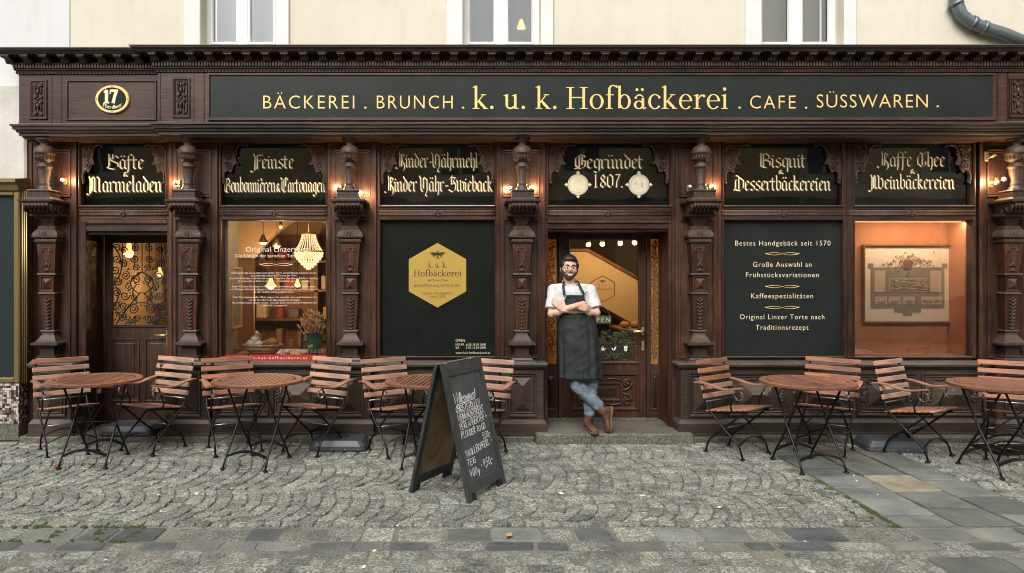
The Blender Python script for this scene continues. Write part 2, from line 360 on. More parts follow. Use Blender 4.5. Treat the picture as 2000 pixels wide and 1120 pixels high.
def empty(name, loc=(0, 0, 0), rz=0.0, label=None, cat=None, group=None, kind=None, parent=None):
    o = bpy.data.objects.new(name, None); COL.objects.link(o); o.location = loc; o.rotation_euler = (0, 0, rz); o.empty_display_size = 0.1
    if parent is not None: o.parent = parent
    return tag(o, label, cat, group, kind)
def copy_tree(o, parent=None):
    c = o.copy(); COL.objects.link(c)
    if parent is not None: c.parent = parent
    for ch in list(o.children): copy_tree(ch, c)
    return c
def spiral(cx, cz, r, turns, a0=0.0, sgn=1, y=0.0, n=14, r_end=0.12):
    """path in the XZ plane winding inwards"""
    out = []
    m = max(5, int(n*turns))
    for i in range(m+1):
        t = i/m; a = a0+sgn*2*pi*turns*t; q = r*(1-t*(1-r_end)); out.append((cx+q*cos(a), y, cz+q*sin(a)))
    return out
def bez(p0, p1, p2, n=8, y=0.0):
    return [((1-t)**2*p0[0]+2*t*(1-t)*p1[0]+t*t*p2[0], y, (1-t)**2*p0[1]+2*t*(1-t)*p1[1]+t*t*p2[1]) for t in [i/n for i in range(n+1)]]
def point_light(name, loc, power, col=(1.0, 0.6, 0.28), r=0.03, parent=None):
    l = bpy.data.lights.new(name, 'POINT'); l.energy = power; l.color = col; l.shadow_soft_size = r
    o = bpy.data.objects.new(name, l); COL.objects.link(o); o.location = loc
    if parent is not None: o.parent = parent
    return o
# ---------------------------------------------------------------- lettering
def sans_polys(body, spacing=1.0):
    cu = bpy.data.curves.new('txt', 'FONT'); cu.body = body; cu.size = 1.0; cu.resolution_u = 3; cu.space_character = spacing; cu.offset = -0.009
    ob = bpy.data.objects.new('txt', cu); COL.objects.link(ob)
    dg = bpy.context.evaluated_depsgraph_get(); me = bpy.data.meshes.new_from_object(ob.evaluated_get(dg))
    vs = [(v.co.x, v.co.y) for v in me.vertices]; fs = [tuple(p.vertices) for p in me.polygons]
    bpy.data.objects.remove(ob); bpy.data.curves.remove(cu); bpy.data.meshes.remove(me)
    return vs, fs
CAPH = None
def sans(body, x0, x1, zb, cap, y, mat, parent, name='lettering', spacing=1.0, thin=0.0):
    """one line in a sans face between x0 and x1, baseline zb, capital height cap"""
    global CAPH
    if CAPH is None:
        hv, _ = sans_polys('H'); CAPH = max(v[1] for v in hv)-min(v[1] for v in hv)
    vs, fs = sans_polys(body, spacing)
    a, b = min(v[0] for v in vs), max(v[0] for v in vs)
    sx = (x1-x0)/(b-a); sz = cap/CAPH
    mb = MB(); mb.add([(x0+(v[0]-a)*sx, y, zb+v[1]*sz) for v in vs], fs)
    return mb.build(name, mat, parent, fix=False)
def rib(pts, ws):
    """variable-width ribbon -> list of quads"""
    if not isinstance(ws, (list, tuple)): ws = [ws]*len(pts)
    out = []; L = []; n = len(pts)
    for i, p in enumerate(pts):
        q0, q1 = pts[max(i-1, 0)], pts[min(i+1, n-1)]
        dx, dz = q1[0]-q0[0], q1[1]-q0[1]; l = math.hypot(dx, dz) or 1
        nx, nz = -dz/l*ws[i]/2, dx/l*ws[i]/2; L.append(((p[0]+nx, p[1]+nz), (p[0]-nx, p[1]-nz)))
    for i in range(n-1): out.append([L[i][1], L[i+1][1], L[i+1][0], L[i][0]])
    return out
def bowl(cx, cz, rx, ry, thick, thin, a0=0.0, a1=360.0, n=20):
    out = []
    for i in range(n):
        q = []
        for t, o in ((i/n, 1), ((i+1)/n, 1), ((i+1)/n, 0), (i/n, 0)):
            a = radians(a0+(a1-a0)*t)
            if o: q.append((cx+rx*cos(a), cz+ry*sin(a)))
            else: q.append((cx+(rx-thick)*cos(a), cz+(ry-thin)*sin(a)))
        out.append(q)
    return out
def disc(cx, cz, r, n=12): return [[(cx+r*cos(2*pi*k/n), cz+r*sin(2*pi*k/n)) for k in range(n)]]
def rc(x0, z0, x1, z1): return [[(x0, z0), (x1, z0), (x1, z1), (x0, z1)]]
SW, SH, XH, AS = 0.082, 0.026, 0.45, 0.72
def srf(x, z, w=0.2): return rc(x-w/2, z-SH/2, x+w/2, z+SH/2)
def flag(x, z): return [[(x-SW/2-0.085, z-0.045), (x-SW/2, z-0.06), (x+SW/2, z), (x+SW/2-0.02, z+0.01)]]
def stm(x, z0, z1): return rc(x-SW/2, z0, x+SW/2, z1)
def serif_glyph(c):
    if c == 'k': return stm(.12, 0, AS)+flag(.12, AS)+srf(.12, .013, .22)+rib([(.15, .19), (.36, .44)], .032)+srf(.36, XH-.01, .17)+rib([(.2, .26), (.3, .14), (.42, .02)], [.06, .09, .07])+srf(.43, .013, .16), .53
    if c == 'u': return stm(.1, .12, XH)+flag(.1, XH)+bowl(.215, .13, .156, .14, .07, .05, 180, 330)+stm(.37, 0, XH)+flag(.37, XH)+srf(.42, .013, .12), .53
    if c == 'H': return stm(.12, 0, .68)+stm(.55, 0, .68)+srf(.12, .013, .25)+srf(.55, .013, .25)+srf(.12, .667, .25)+srf(.55, .667, .25)+rc(.12, .335, .55, .37), .70
    if c == 'o': return bowl(.245, .225, .225, .24, .085, .028), .5
    if c == 'f': return stm(.13, 0, .58)+srf(.13, .013, .22)+srf(.15, XH-.013, .26)+bowl(.25, .58, .161, .17, .075, .035, 180, 55)+disc(.36, .70, .035), .34
    if c == 'b': return stm(.1, .02, AS)+flag(.1, AS)+bowl(.26, .225, .2, .235, .085, .028, -150, 150), .5
    if c in 'aä':
        g = bowl(.22, .32, .14, .135, .04, .04, 20, 160)+stm(.33, .05, .34)+rib([(.33, .05), (.38, .01), (.44, .04)], [.07, .05, .02])+bowl(.2, .125, .165, .135, .08, .03, 30, 330)+disc(.1, .35, .04)
        if c == 'ä': g += disc(.14, .60, .047)+disc(.31, .60, .047)
        return g, .45
    if c == 'c': return bowl(.245, .225, .215, .24, .085, .03, 50, 325)+disc(.385, .36, .042), .43
    if c == 'e': return bowl(.235, .225, .215, .24, .08, .028, 5, 320)+rc(.08, .235, .43, .262), .47
    if c == 'r': return stm(.11, 0, XH)+flag(.11, XH)+srf(.11, .013, .22)+rib([(.15, .3), (.22, .41), (.31, .43)], [.02, .05, .05])+disc(.33, .40, .045), .38
    if c == 'i': return stm(.11, 0, XH)+flag(.11, XH)+srf(.11, .013, .21)+disc(.105, .62, .052), .25
    if c == '.': return disc(.08, .045, .055), .22
    return [], .2
def serif(body, x0, x1, zb, cap, y, mat, parent, name='lettering'):
    polys = []; pen = 0.0
    for c in body:
        g, adv = serif_glyph(c); polys += [[(a+pen, b) for a, b in q] for q in g]; pen += adv+0.02
    a = min(p[0] for q in polys for p in q); b = max(p[0] for q in polys for p in q)
    sx = (x1-x0)/(b-a); sz = cap/0.68; mb = MB()
    for q in polys: mb.flat([(x0+(p[0]-a)*sx, zb+p[1]*sz) for p in q], y)
    return mb.build(name, mat, parent, fix=False)
# broad-nib blackletter: every glyph is a set of pen strokes
T_ = [(-.1, .92), (0, .80), (0, .16), (.1, .03)]
BL = {
 'i': ([T_, [(.0, 1.2), (.06, 1.12)]], .28), 'n': ([T_, [(0, .72), (.2, .95), (.32, .8), (.32, .16), (.42, .03)]], .60),
 'm': ([T_, [(0, .72), (.2, .95), (.32, .8), (.32, .16), (.42, .03)], [(.32, .72), (.52, .95), (.64, .8), (.64, .16), (.74, .03)]], .92),
 'u': ([T_, [(.1, .03), (.32, .25)], [(.22, .92), (.32, .8), (.32, .16), (.42, .03)]], .60),
 'r': ([T_, [(0, .72), (.2, .96), (.3, .84)]], .44), 'l': ([[(-.05, 1.5), (0, 1.38), (0, .16), (.1, .03)]], .28),
 'o': ([[(.16, .97), (0, .8), (0, .2), (.16, .03)], [(.14, .97), (.33, .8), (.33, .2), (.16, .03)]], .50),
 'a': ([[(.16, .97), (0, .78), (0, .2), (.14, .03), (.33, .24)], [(.14, .97), (.33, .82), (.33, .16), (.43, .03)]], .60),
 'e': ([[(.16, .97), (0, .8), (0, .2), (.16, .03), (.32, .2)], [(.14, .97), (.32, .8), (.04, .46)]], .48),
 'c': ([[(.16, .97), (0, .8), (0, .2), (.16, .03), (.3, .18)], [(.14, .97), (.28, .86)]], .44),
 'd': ([[(.14, .97), (0, .78), (0, .2), (.16, .03)], [(-.06, 1.42), (.06, 1.22), (.33, .86), (.33, .2), (.16, .03)]], .52),
 'b': ([[(-.05, 1.5), (0, 1.38), (0, .2), (.16, .03), (.33, .2), (.33, .78), (.18, .96), (0, .76)]], .50),
 'h': ([[(-.05, 1.5), (0, 1.38), (0, .16), (.1, .03)], [(0, .72), (.2, .95), (.32, .8), (.32, .1), (.22, -.3)]], .52),
 'k': ([[(-.05, 1.5), (0, 1.38), (0, .16), (.1, .03)], [(0, .6), (.16, .95), (.3, .84), (.08, .52), (.3, .16), (.4, .03)]], .54),
 's': ([[(.32, .86), (.16, .97), (0, .8), (.02, .62), (.3, .4), (.32, .2), (.14, .03), (-.04, .16)]], .48),
 'f': ([[(.3, 1.32), (.14, 1.47), (0, 1.3), (0, .05), (-.06, -.32)], [(-.14, .9), (.26, .92)]], .38),
 't': ([[(0, 1.25), (0, .2), (.12, .03), (.26, .14)], [(-.12, .9), (.24, .92)]], .38),
 'g': ([[(.16, .97), (0, .78), (0, .24), (.14, .08), (.33, .26)], [(.14, .97), (.33, .82), (.33, -.18), (.14, -.38), (-.04, -.24)]], .52),
 'q': ([[(.16, .97), (0, .78), (0, .24), (.14, .08), (.33, .26)], [(.14, .97), (.33, .82), (.33, -.38)]], .52),
 'w': ([[(-.08, 1.08), (0, .9), (0, .2), (.15, .03), (.32, .2)], [(.26, 1.06), (.32, .92), (.32, .2), (.48, .03), (.64, .2), (.64, .8), (.48, .97)]], .82),
 'p': ([[(0, .95), (0, -.38)], [(0, .74), (.18, .97), (.33, .8), (.33, .2), (.16, .03), (0, .2)]], .50),
 '-': ([[(0, .55), (.3, .55)]], .42), '.': ([[(0, .12), (.05, .04)]], .2), ' ': ([], .34),
 '&': ([[(.42, .05), (.05, .62), (.16, .86), (.3, .7), (.02, .32), (.16, .06), (.42, .42), (.6, .55)]], .68),
 '1': ([[(-.14, 1.1), (0, 1.25), (0, .1)], [(-.1, .05), (.14, .05)]], .42), '0': ([[(.22, 1.25), (0, 1.0), (0, .25), (.22, .03)], [(.2, 1.25), (.44, 1.0), (.44, .25), (.22, .03)]], .64),
 '8': ([[(.2, .66), (.02, .9), (.2, 1.22), (.38, .95), (.02, .4), (.02, .2), (.22, .03), (.42, .25), (.38, .45), (.2, .66)]], .60),
 '7': ([[(-.06, 1.1), (.06, 1.22), (.42, 1.22), (.16, .6), (.12, .03)]], .56),
 'S': ([[(.72, 1.1), (.5, 1.32), (.14, 1.1), (.16, .88), (.68, .56), (.72, .26), (.42, .0), (.06, .08), (-.1, .2), (-.02, .32)], [(.0, 1.5), (.04, 1.3), (.04, .3)], [(.3, 1.5), (.32, 1.0)]], .86),
 'M': ([[(-.34, -.12), (-.2, -.24), (-.06, -.06), (-.04, 1.05), (-.14, 1.4)], [(.0, 1.2), (.16, 1.38), (.32, 1.22), (.32, .16), (.42, .03)], [(.3, 1.2), (.5, 1.38), (.68, 1.22), (.68, .16), (.78, .03)], [(.1, 1.3), (.1, .1)]], 1.02),
 'F': ([[(-.28, -.2), (-.12, -.34), (.08, -.12), (.1, 1.1), (-.02, 1.5)], [(.28, 1.3), (.28, -.02)], [(.1, 1.2), (.4, 1.36), (.66, 1.26), (.74, 1.46)], [(.28, .74), (.54, .8), (.6, .94)]], .74),
 'B': ([[(.08, 1.45), (.08, .14), (-.14, -.06)], [(.26, 1.3), (.26, .1)], [(-.1, 1.1), (.1, 1.3), (.46, 1.38), (.68, 1.12), (.62, .86), (.3, .76)], [(.34, .76), (.72, .6), (.74, .24), (.46, .0), (.1, .12)]], .92),
 'C': ([[(.62, 1.1), (.7, 1.3), (.4, 1.4), (.02, 1.1), (.0, .3), (.3, .0), (.64, .16)], [(.26, 1.3), (.26, .14)], [(.5, 1.5), (.46, .6)], [(-.14, 1.45), (.02, 1.2)]], .80),
 'K': ([[(.1, 1.5), (.14, 1.2), (.14, .14), (-.16, -.1), (-.28, .04)], [(.32, 1.3), (.32, .14)], [(.1, 1.2), (.36, 1.36), (.6, 1.18), (.36, .78)], [(.32, .72), (.6, .3), (.6, -.1), (.46, -.3)]], .80),
 'N': ([[(-.22, 1.5), (-.08, 1.2), (-.04, .2), (.12, .02)], [(.02, 1.1), (.26, 1.36), (.56, 1.1), (.58, .1), (.38, -.3), (.56, -.4)], [(.2, 1.28), (.2, .3)], [(.0, .5), (.5, .86)]], .84),
 'Z': ([[(.0, 1.1), (.16, 1.36), (.62, 1.3), (.4, 1.0), (.66, .66), (.6, .16), (.3, -.02), (-.06, .2)], [(.26, 1.5), (.2, .7), (.5, .8)]], .82),
 'G': ([[(.66, 1.12), (.6, 1.3), (.3, 1.36), (.0, 1.0), (.0, .3), (.3, .0), (.66, .2), (.7, .74), (.42, .86)], [(.26, 1.28), (.26, .2)], [(.46, 1.2), (.46, .4)], [(-.1, .0), (.3, .1)]], .86),
 'D': ([[(-.04, 1.42), (.1, 1.5), (.3, 1.34), (.7, 1.0), (.7, .3), (.4, .0), (-.02, .1)], [(.06, 1.1), (.0, .8), (.0, .3), (-.14, .0)], [(.3, 1.3), (.3, .14)]], .88),
 'T': ([[(-.06, 1.2), (.16, 1.38), (.4, 1.24), (.74, 1.4)], [(.2, 1.2), (.0, .9), (.0, .3), (.3, .0), (.64, .2), (.6, .5)], [(.36, 1.24), (.36, .2)]], .84),
 'W': ([[(-.34, -.12), (-.18, -.24), (-.04, .0), (-.02, 1.1), (-.12, 1.4)], [(.0, 1.2), (.18, 1.36), (.24, 1.2), (.24, .2), (.4, .03), (.56, .24)], [(.46, 1.38), (.56, 1.2), (.56, .2), (.74, .03), (.94, .3), (.92, .86), (.76, 1.1)], [(.1, 1.2), (.1, .1)]], 1.14),
 'P': ([[(.0, 1.4), (.04, 1.2), (.04, -.3)], [(-.1, 1.1), (.3, 1.36), (.64, 1.1), (.62, .7), (.3, .5)], [(.24, 1.3), (.24, .5)]], .80)}
def black_polys(body, nib=0.125, ang=40.0):
    polys = []; pen = 0.0; nx, nz = cos(radians(ang))*nib/2, sin(radians(ang))*nib/2
    marks = {'ä': 'a', 'ü': 'u', 'è': 'e'}
    for c in body:
        st, adv = BL[marks.get(c, c)]; st = list(st)
        if c in 'äü': st += [[(.04, 1.32), (.1, 1.22)], [(.26, 1.32), (.32, 1.22)]]
        if c == 'è': st += [[(.06, 1.36), (.2, 1.16)]]
        for s_ in st:
            for (a, b), (p, q) in zip(s_[:-1], s_[1:]):
                polys.append([(a-nx+pen, b-nz), (p-nx+pen, q-nz), (p+nx+pen, q+nz), (a+nx+pen, b+nz)])
        pen += adv
    return polys
def black(body, x0, x1, zb, xh, y, mat, parent, name='lettering', shade=None, nib=0.125, arc=0.0):
    polys = black_polys(body, nib)
    a = min(p[0] for q in polys for p in q); b = max(p[0] for q in polys for p in q); sx = (x1-x0)/(b-a)
    mid = (x0+x1)/2
    def put(p, dx=0, dz=0):
        xx = x0+(p[0]-a)*sx+dx; zz = zb+p[1]*xh+dz
        if arc: zz += arc*((xx-mid)/((x1-x0)/2))**2
        return xx, zz
    mb = MB()
    for q in polys: mb.flat([put(p) for p in q], y)
    o = mb.build(name, mat, parent, fix=False)
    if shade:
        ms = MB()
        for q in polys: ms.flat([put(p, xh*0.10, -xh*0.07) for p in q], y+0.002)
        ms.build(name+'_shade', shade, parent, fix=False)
    return o
# single-stroke chalk hand
CH = {'A': [[(0, 0), (.3, 1), (.6, 0)], [(.12, .38), (.5, .38)]], 'B': [[(0, 0), (0, 1), (.4, .9), (.4, .6), (0, .52), (.48, .4), (.45, .08), (0, 0)]],
 'C': [[(.5, .85), (.25, 1), (0, .6), (.02, .2), (.25, 0), (.5, .12)]], 'D': [[(0, 0), (0, 1), (.35, .9), (.5, .5), (.35, .1), (0, 0)]],
 'E': [[(.45, 1), (0, 1), (0, 0), (.47, 0)], [(0, .52), (.36, .52)]], 'F': [[(.45, 1), (0, 1), (0, 0)], [(0, .52), (.36, .52)]],
 'G': [[(.5, .85), (.25, 1), (0, .6), (.05, .15), (.3, 0), (.52, .15), (.52, .45), (.3, .45)]], 'H': [[(0, 0), (0, 1)], [(.48, 0), (.48, 1)], [(0, .5), (.48, .52)]],
 'I': [[(.05, 0), (.05, 1)]], 'K': [[(0, 0), (0, 1)], [(.45, 1), (0, .5), (.48, 0)]], 'L': [[(0, 1), (0, 0), (.42, 0)]], 'M': [[(0, 0), (.06, 1), (.3, .35), (.56, 1), (.62, 0)]],
 'N': [[(0, 0), (0, 1), (.48, 0), (.48, 1)]], 'O': [[(.25, 1), (0, .6), (.04, .15), (.28, 0), (.54, .3), (.5, .8), (.25, 1)]], 'P': [[(0, 0), (0, 1), (.4, .95), (.44, .62), (0, .48)]],
 'R': [[(0, 0), (0, 1), (.4, .95), (.42, .62), (0, .5), (.46, 0)]], 'S': [[(.45, .88), (.2, 1), (.02, .78), (.1, .55), (.4, .42), (.44, .14), (.2, 0), (0, .12)]],
 'T': [[(0, 1), (.54, 1)], [(.27, 1), (.27, 0)]], 'U': [[(0, 1), (.02, .2), (.24, 0), (.46, .2), (.48, 1)]], 'V': [[(0, 1), (.26, 0), (.52, 1)]],
 'W': [[(0, 1), (.18, 0), (.36, .8), (.54, 0), (.74, 1)]], 'i': [[(.05, 0), (.05, .55)], [(.05, .75), (.06, .8)]], 'l': [[(.05, 0), (.05, 1.05)]], 'k': [[(.02, 0), (.02, 1)], [(.34, .6), (.02, .28), (.36, 0)]],
 'o': [[(.2, .58), (0, .3), (.18, 0), (.38, .28), (.2, .58)]], 'm': [[(0, 0), (0, .56), (.18, .5), (.2, 0)], [(.2, .4), (.38, .54), (.42, 0)]], 'e': [[(0, .3), (.36, .36), (.2, .58), (0, .3), (.14, 0), (.36, .1)]],
 'n': [[(0, 0), (0, .56)], [(0, .42), (.22, .56), (.32, .4), (.32, 0)]], 'g': [[(.36, .55), (.1, .5), (.05, .2), (.34, .2), (.38, .55), (.36, -.2), (.1, -.28)]], '!': [[(.05, .3), (.1, 1)], [(.04, .02), (.06, .08)]],
 '5': [[(.45, 1), (.08, 1), (.05, .58), (.36, .6), (.45, .25), (.2, 0), (0, .1)]], '0': [[(.25, 1), (.03, .6), (.06, .15), (.26, 0), (.48, .35), (.45, .8), (.25, 1)]],
 '4': [[(.1, 1), (0, .42), (.46, .42)], [(.34, .8), (.32, 0)]], '9': [[(.44, .9), (.1, .95), (.08, .55), (.42, .6), (.44, .95), (.34, 0)]], ',': [[(.08, .08), (0, -.18)]], '-': [[(0, .48), (.32, .52)]], '+': [[(0, .5), (.4, .5)], [(.2, .25), (.2, .78)]]}
CHW = {'I': .2, 'i': .18, 'l': .18, '!': .2, ',': .18, ' ': .3, 'M': .78, 'W': .9, 'm': .56, 'k': .48, 'o': .5, 'e': .48, 'n': .46, 'g': .52}
def chalk(mb, body, u0, u1, vb, h, seed=0, slope=0.0, w=0.007):
    rnd = random.Random(seed); polys = []; pen = 0.0
    for c in body:
        jx, jz, sc = rnd.uniform(-.03, .03), rnd.uniform(-.05, .05), rnd.uniform(.92, 1.08)
        for st in CH.get(c, []): polys.append([(pen+jx+a*sc+.06*b, b*sc+jz) for a, b in st])
        pen += CHW.get(c, .66)
    a = min(p[0] for q in polys for p in q); b = max(p[0] for q in polys for p in q); sx = (u1-u0)/(b-a)
    for q in polys:
        pts = [(u0+(p[0]-a)*sx, vb+p[1]*h+slope*((p[0]-a)*sx)) for p in q]
        for r in rib(pts, [w*rnd.uniform(.7, 1.2) for _ in pts]): mb.flat(r, 0.0)
# ---------------------------------------------------------------- ground, pavement, road
rg = random.Random(11)
g = MB(); g.add([(-60, -60, -0.016), (60, -60, -0.016), (60, 60, -0.016), (-60, 60, -0.016)], [(0, 1, 2, 3)])
ground = tag(g.build('ground', 'sand'), 'grey sandy bedding between the cobbles of the street', 'ground', kind='structure')
def stone_block(mb, q, zt, depth=0.03, cut=0.2, inset=0.10, dome=0.005):
    """one paving stone from four corners (counter-clockwise), chipped corners, worn edge"""
    out = []; c = (sum(p[0] for p in q)/4, sum(p[1] for p in q)/4)
    for i in range(4):
        p, a, b = q[i], q[i-1], q[(i+1) % 4]
        for o in (a, b):
            t = cut*rg.uniform(.45, 1.25); out.append((p[0]+(o[0]-p[0])*t, p[1]+(o[1]-p[1])*t))
    tx, ty = rg.uniform(-.022, .022), rg.uniform(-.022, .022)
    def zz(x, y, z): return z+(x-c[0])*tx+(y-c[1])*ty
    r0 = [(x, y, zt-depth) for x, y in out]
    r1 = [(x, y, zz(x, y, zt-dome-rg.uniform(0, .003))) for x, y in out]
    r2 = [(c[0]+(x-c[0])*(1-inset), c[1]+(y-c[1])*(1-inset), zz(x, y, zt-rg.uniform(0, .002))) for x, y in out]
    n = 8; vs = r0+r1+r2; fs = []
    for k in (0, 1):
        for j in range(n):
            a, b = k*n+j, k*n+(j+1) % n; fs.append((a, b, b+n, a+n))
    fs.append(tuple(range(2*n, 3*n)))
    mb.add(vs, fs)
def shrink(q, gp):
    c = (sum(p[0] for p in q)/4, sum(p[1] for p in q)/4); o = []
    for p in q:
        d = math.hypot(p[0]-c[0], p[1]-c[1]); k = (d-gp)/d
        o.append((c[0]+(p[0]-c[0])*k, c[1]+(p[1]-c[1])*k))
    return o
def lay(quads, parent, name, mat, zfun, keep=300, group_mat=None, **kw):
    """nearest stones that show are objects of their own, the rest one mass"""
    def seen(q):
        x, y = sum(p[0] for p in q)/4, sum(p[1] for p in q)/4; d = DIST+y
        if d < 3.9: return False, d
        px = VPX+x*FPX/d; py = HOR+EYE*FPX/d
        return (-5 < px < 2005 and py < 1125), d
    sv = [(seen(q), q) for q in quads]
    vis = sorted([(s[1], q) for s, q in sv if s[0]], key=lambda t: t[0]); rest = [q for s, q in sv if not s[0]]
    for i, (d, q) in enumerate(vis[:keep]):
        mb = MB(); stone_block(mb, q, zfun(), **kw); mb.build(name, mat(q) if callable(mat) else mat, parent, fix=False)
    big = MB()
    for q in rest+[q for d, q in vis[keep:]]: stone_block(big, q, zfun(), **kw)
    if big.v: tag(big.build(name+'_mass', mat(None) if callable(mat) else mat, parent, fix=False), kind='stuff')
PX0, PX1 = 2.93, 4.09       # the slab path leading to the shop
pavement = empty('pavement', label='grey granite cobbles laid in arcs in front of the shop', cat='pavement', kind='structure')
quads = []
def arc_band(y0, y1, rows, bulge, s=0.112):
    y0, y1 = max(y0, y1), min(y0, y1)
    nx = int(14.5/s)
    jt = {}
    def pt(i, j, r):
        v = j/rows; u = -7.0+i*s
        return (u+bulge*(1-(2*v-1)**2)+r.uniform(-.007, .007), y0+(y1-y0)*v+r.uniform(-.008, .008))
    us = [-7.0]
    while us[-1] < 7.6: us.append(us[-1]+s*rg.uniform(.82, 1.2))
    sway = [.05*math.sin(u*1.7+rows)+.03*math.sin(u*4.1+2*rows) for u in us]
    for i in range(len(us)-1):
        off = rg.uniform(-.45, .45)
        for j in range(rows):
            v0, v1 = max(0, (j+off*min(1, j))/rows), min(1, (j+1+off)/rows)
            if j == 0: v0 = 0
            if j == rows-1: v1 = 1
            def pp(ii, v):
                u = us[ii]
                return (u+(bulge+sway[ii])*(1-(2*v-1)**2)+rg.uniform(-.007, .007), y0+(y1-y0)*v+rg.uniform(-.006, .006))
            q = [pp(i, v1), pp(i+1, v1), pp(i+1, v0), pp(i, v0)]
            cx, cy = sum(p[0] for p in q)/4, sum(p[1] for p in q)/4
            if PX0-.05 < cx < PX1+.05 and cy < -.40: continue
            if 5.0 < cx < 5.75 and -.75 < cy < -.3: continue
            quads.append(shrink(q, rg.uniform(.0055, .010)))
arc_band(-.20, -.84, 6, .05)
arc_band(-.84, -1.80, 9, .14)
arc_band(-1.80, -2.53, 7, .13)
# a straight row of stones along the gutter
x = -7.0
while x < 7.2:
    w = rg.uniform(.09, .13)
    if not (PX0-.02 < x+w/2 < PX1+.02): quads.append(shrink([(x, -2.63), (x+w, -2.63), (x+w, -2.535), (x, -2.535)], .007))
    x += w
lay(quads, pavement, 'cobblestone', 'granite', lambda: rg.uniform(-.007, .005))
# gutter: two rows of longer dark and pale stones
gutter = empty('gutter', label='shallow gutter of two rows of long dark and grey stones', cat='gutter', kind='structure')
for y1, y0 in ((-2.645, -2.885), (-2.90, -3.04)):
    x = -6.5+rg.uniform(0, .2)
    while x < 7.0:
        w = rg.uniform(.18, .36); mb = MB()
        stone_block(mb, shrink([(x+rg.uniform(-.01, .01), y0), (x+w, y0), (x+w+rg.uniform(-.02, .02), y1), (x, y1)], .011), rg.uniform(-.014, -.006), cut=.10, inset=.06)
        mb.build('gutter_stone', rg.choice(['dark_stone', 'slab', 'slab', 'road_granite', 'road_granite', 'slab']), gutter, fix=False); x += w+rg.uniform(.0, .012)
# slab path
path = empty('slab_path', label='path of blue grey stone slabs crossing the cobbles towards the show window', cat='path', kind='structure')
for c0, c1 in ((PX0, 3.33), (3.34, 3.74), (3.75, PX1)):
    y = -.42+(-.2 if c0 > 3.3 and c0 < 3.5 else 0)*.5
    while y > -2.6:
        l = rg.uniform(.26, .5); y2 = max(y-l, -2.63)
        if y2 < -2.5: y2 = -2.63
        tan = c0 == 3.34 and y2 < -1.75 < y
        mb = MB(); stone_block(mb, shrink([(c0, y2), (c1, y2), (c1, y), (c0, y)], .008), rg.uniform(-.004, .004), cut=.04, inset=.03, dome=.004)
        mb.build('paving_slab', 'slab_tan' if tan else rg.choice(['slab', 'slab', 'slab', 'step_stone'] if y > -1.2 else ['slab']), path, fix=False); y = y2
road = empty('road', label='street of worn granite setts in straight rows in front of the gutter', cat='road', kind='structure')
quads = []; y = -3.055
while y > -4.6:
    h = rg.uniform(.095, .115); x = -7.0+rg.uniform(0, .12)
    while x < 7.4:
        w = rg.uniform(.10, .20)
        if not (2.75 < x+w/2 < 4.1 and y < -3.1):
            quads.append(shrink([(x, y-h+rg.uniform(-.008, .008)), (x+w, y-h+rg.uniform(-.008, .008)), (x+w+rg.uniform(-.01, .01), y), (x+rg.uniform(-.01, .01), y)], .009))
        x += w
    y -= h
lay(quads, road, 'sett', 'road_granite', lambda: rg.uniform(-.016, -.004), dome=.007)
for x0, x1 in ((2.76, 3.2), (3.21, 3.7), (3.71, 4.09)):
    yy = -3.15
    while yy > -4.6:
        l = rg.uniform(.35, .6); mb = MB(); stone_block(mb, shrink([(x0, yy-l), (x1, yy-l), (x1, yy), (x0, yy)], .008), rg.uniform(-.012, -.004), cut=.04, inset=.03, dome=.004)
        mb.build('paving_slab', 'slab', path, fix=False); yy -= l
far = MB(); far.add([(-40, -10.3, -.010), (40, -10.3, -.010), (40, -4.62, -.010), (-40, -4.62, -.010)], [(0, 1, 2, 3)])
far.build('far_lane', 'road_granite', road)
# moss in the joints beside the path and in the gutter
moss = MB(); rm = random.Random(5)
def moss_tuft(x, y, r):
    for _ in range(7):
        a, q = rm.uniform(0, 2*pi), r*rm.random(); cx, cy = x+q*cos(a), y+q*sin(a)*.8
        s_ = rm.uniform(.004, .009); h = rm.uniform(.004, .011)
        moss.add([(cx-s_, cy-s_, -.012), (cx+s_, cy-s_, -.012), (cx+s_, cy+s_, -.012), (cx-s_, cy+s_, -.012), (cx, cy, h-.006)], [(0, 1, 4), (1, 2, 4), (2, 3, 4), (3, 0, 4)])
for k in range(60):
    y = rm.uniform(-1.45, -2.66); moss_tuft(PX0-.012-abs(rm.gauss(0, .11)) if rm.random() < .55 else PX0-.01, y, .02)
for k in range(46): c_ = rm.choice([-2.95, -2.72, -2.45, -2.2]); moss_tuft(rm.gauss(c_, .07), rm.choice([-2.64, -2.64, -2.893])+rm.gauss(0, .006), .016)
for px_ in (-2.62, -2.35, -2.1):
    for k in range(8): moss_tuft(px_+rm.uniform(-.03, .03), rm.uniform(-2.86, -2.66), .02)
tag(moss.build('moss', 'moss', fix=False), 'green moss growing in the joints of the paving', 'moss', kind='stuff')
# scraps of paper and seeds on the stones
lit = MB()
for q in range(130):
    y = -.3-3.9*rm.random()**1.4; x = rm.uniform(-4.8, 5.6); a = rm.uniform(0, pi); s_ = rm.uniform(.005, .014)*(1 if rm.random() < .85 else 1.8)
    e1 = Vector((cos(a), sin(a), .1))*s_; e2 = Vector((-sin(a), cos(a), rm.uniform(-.2, .3)))*s_*.6; c_ = Vector((x, y, .006)); lit.add([c_-e1-e2, c_+e1-e2*.7, c_+e1*.8+e2, c_-e1*.7+e2], [(0, 1, 2, 3)])
tag(lit.build('litter', 'white_print', fix=False), 'pale scraps of paper scattered over the cobbles', 'litter', kind='stuff')
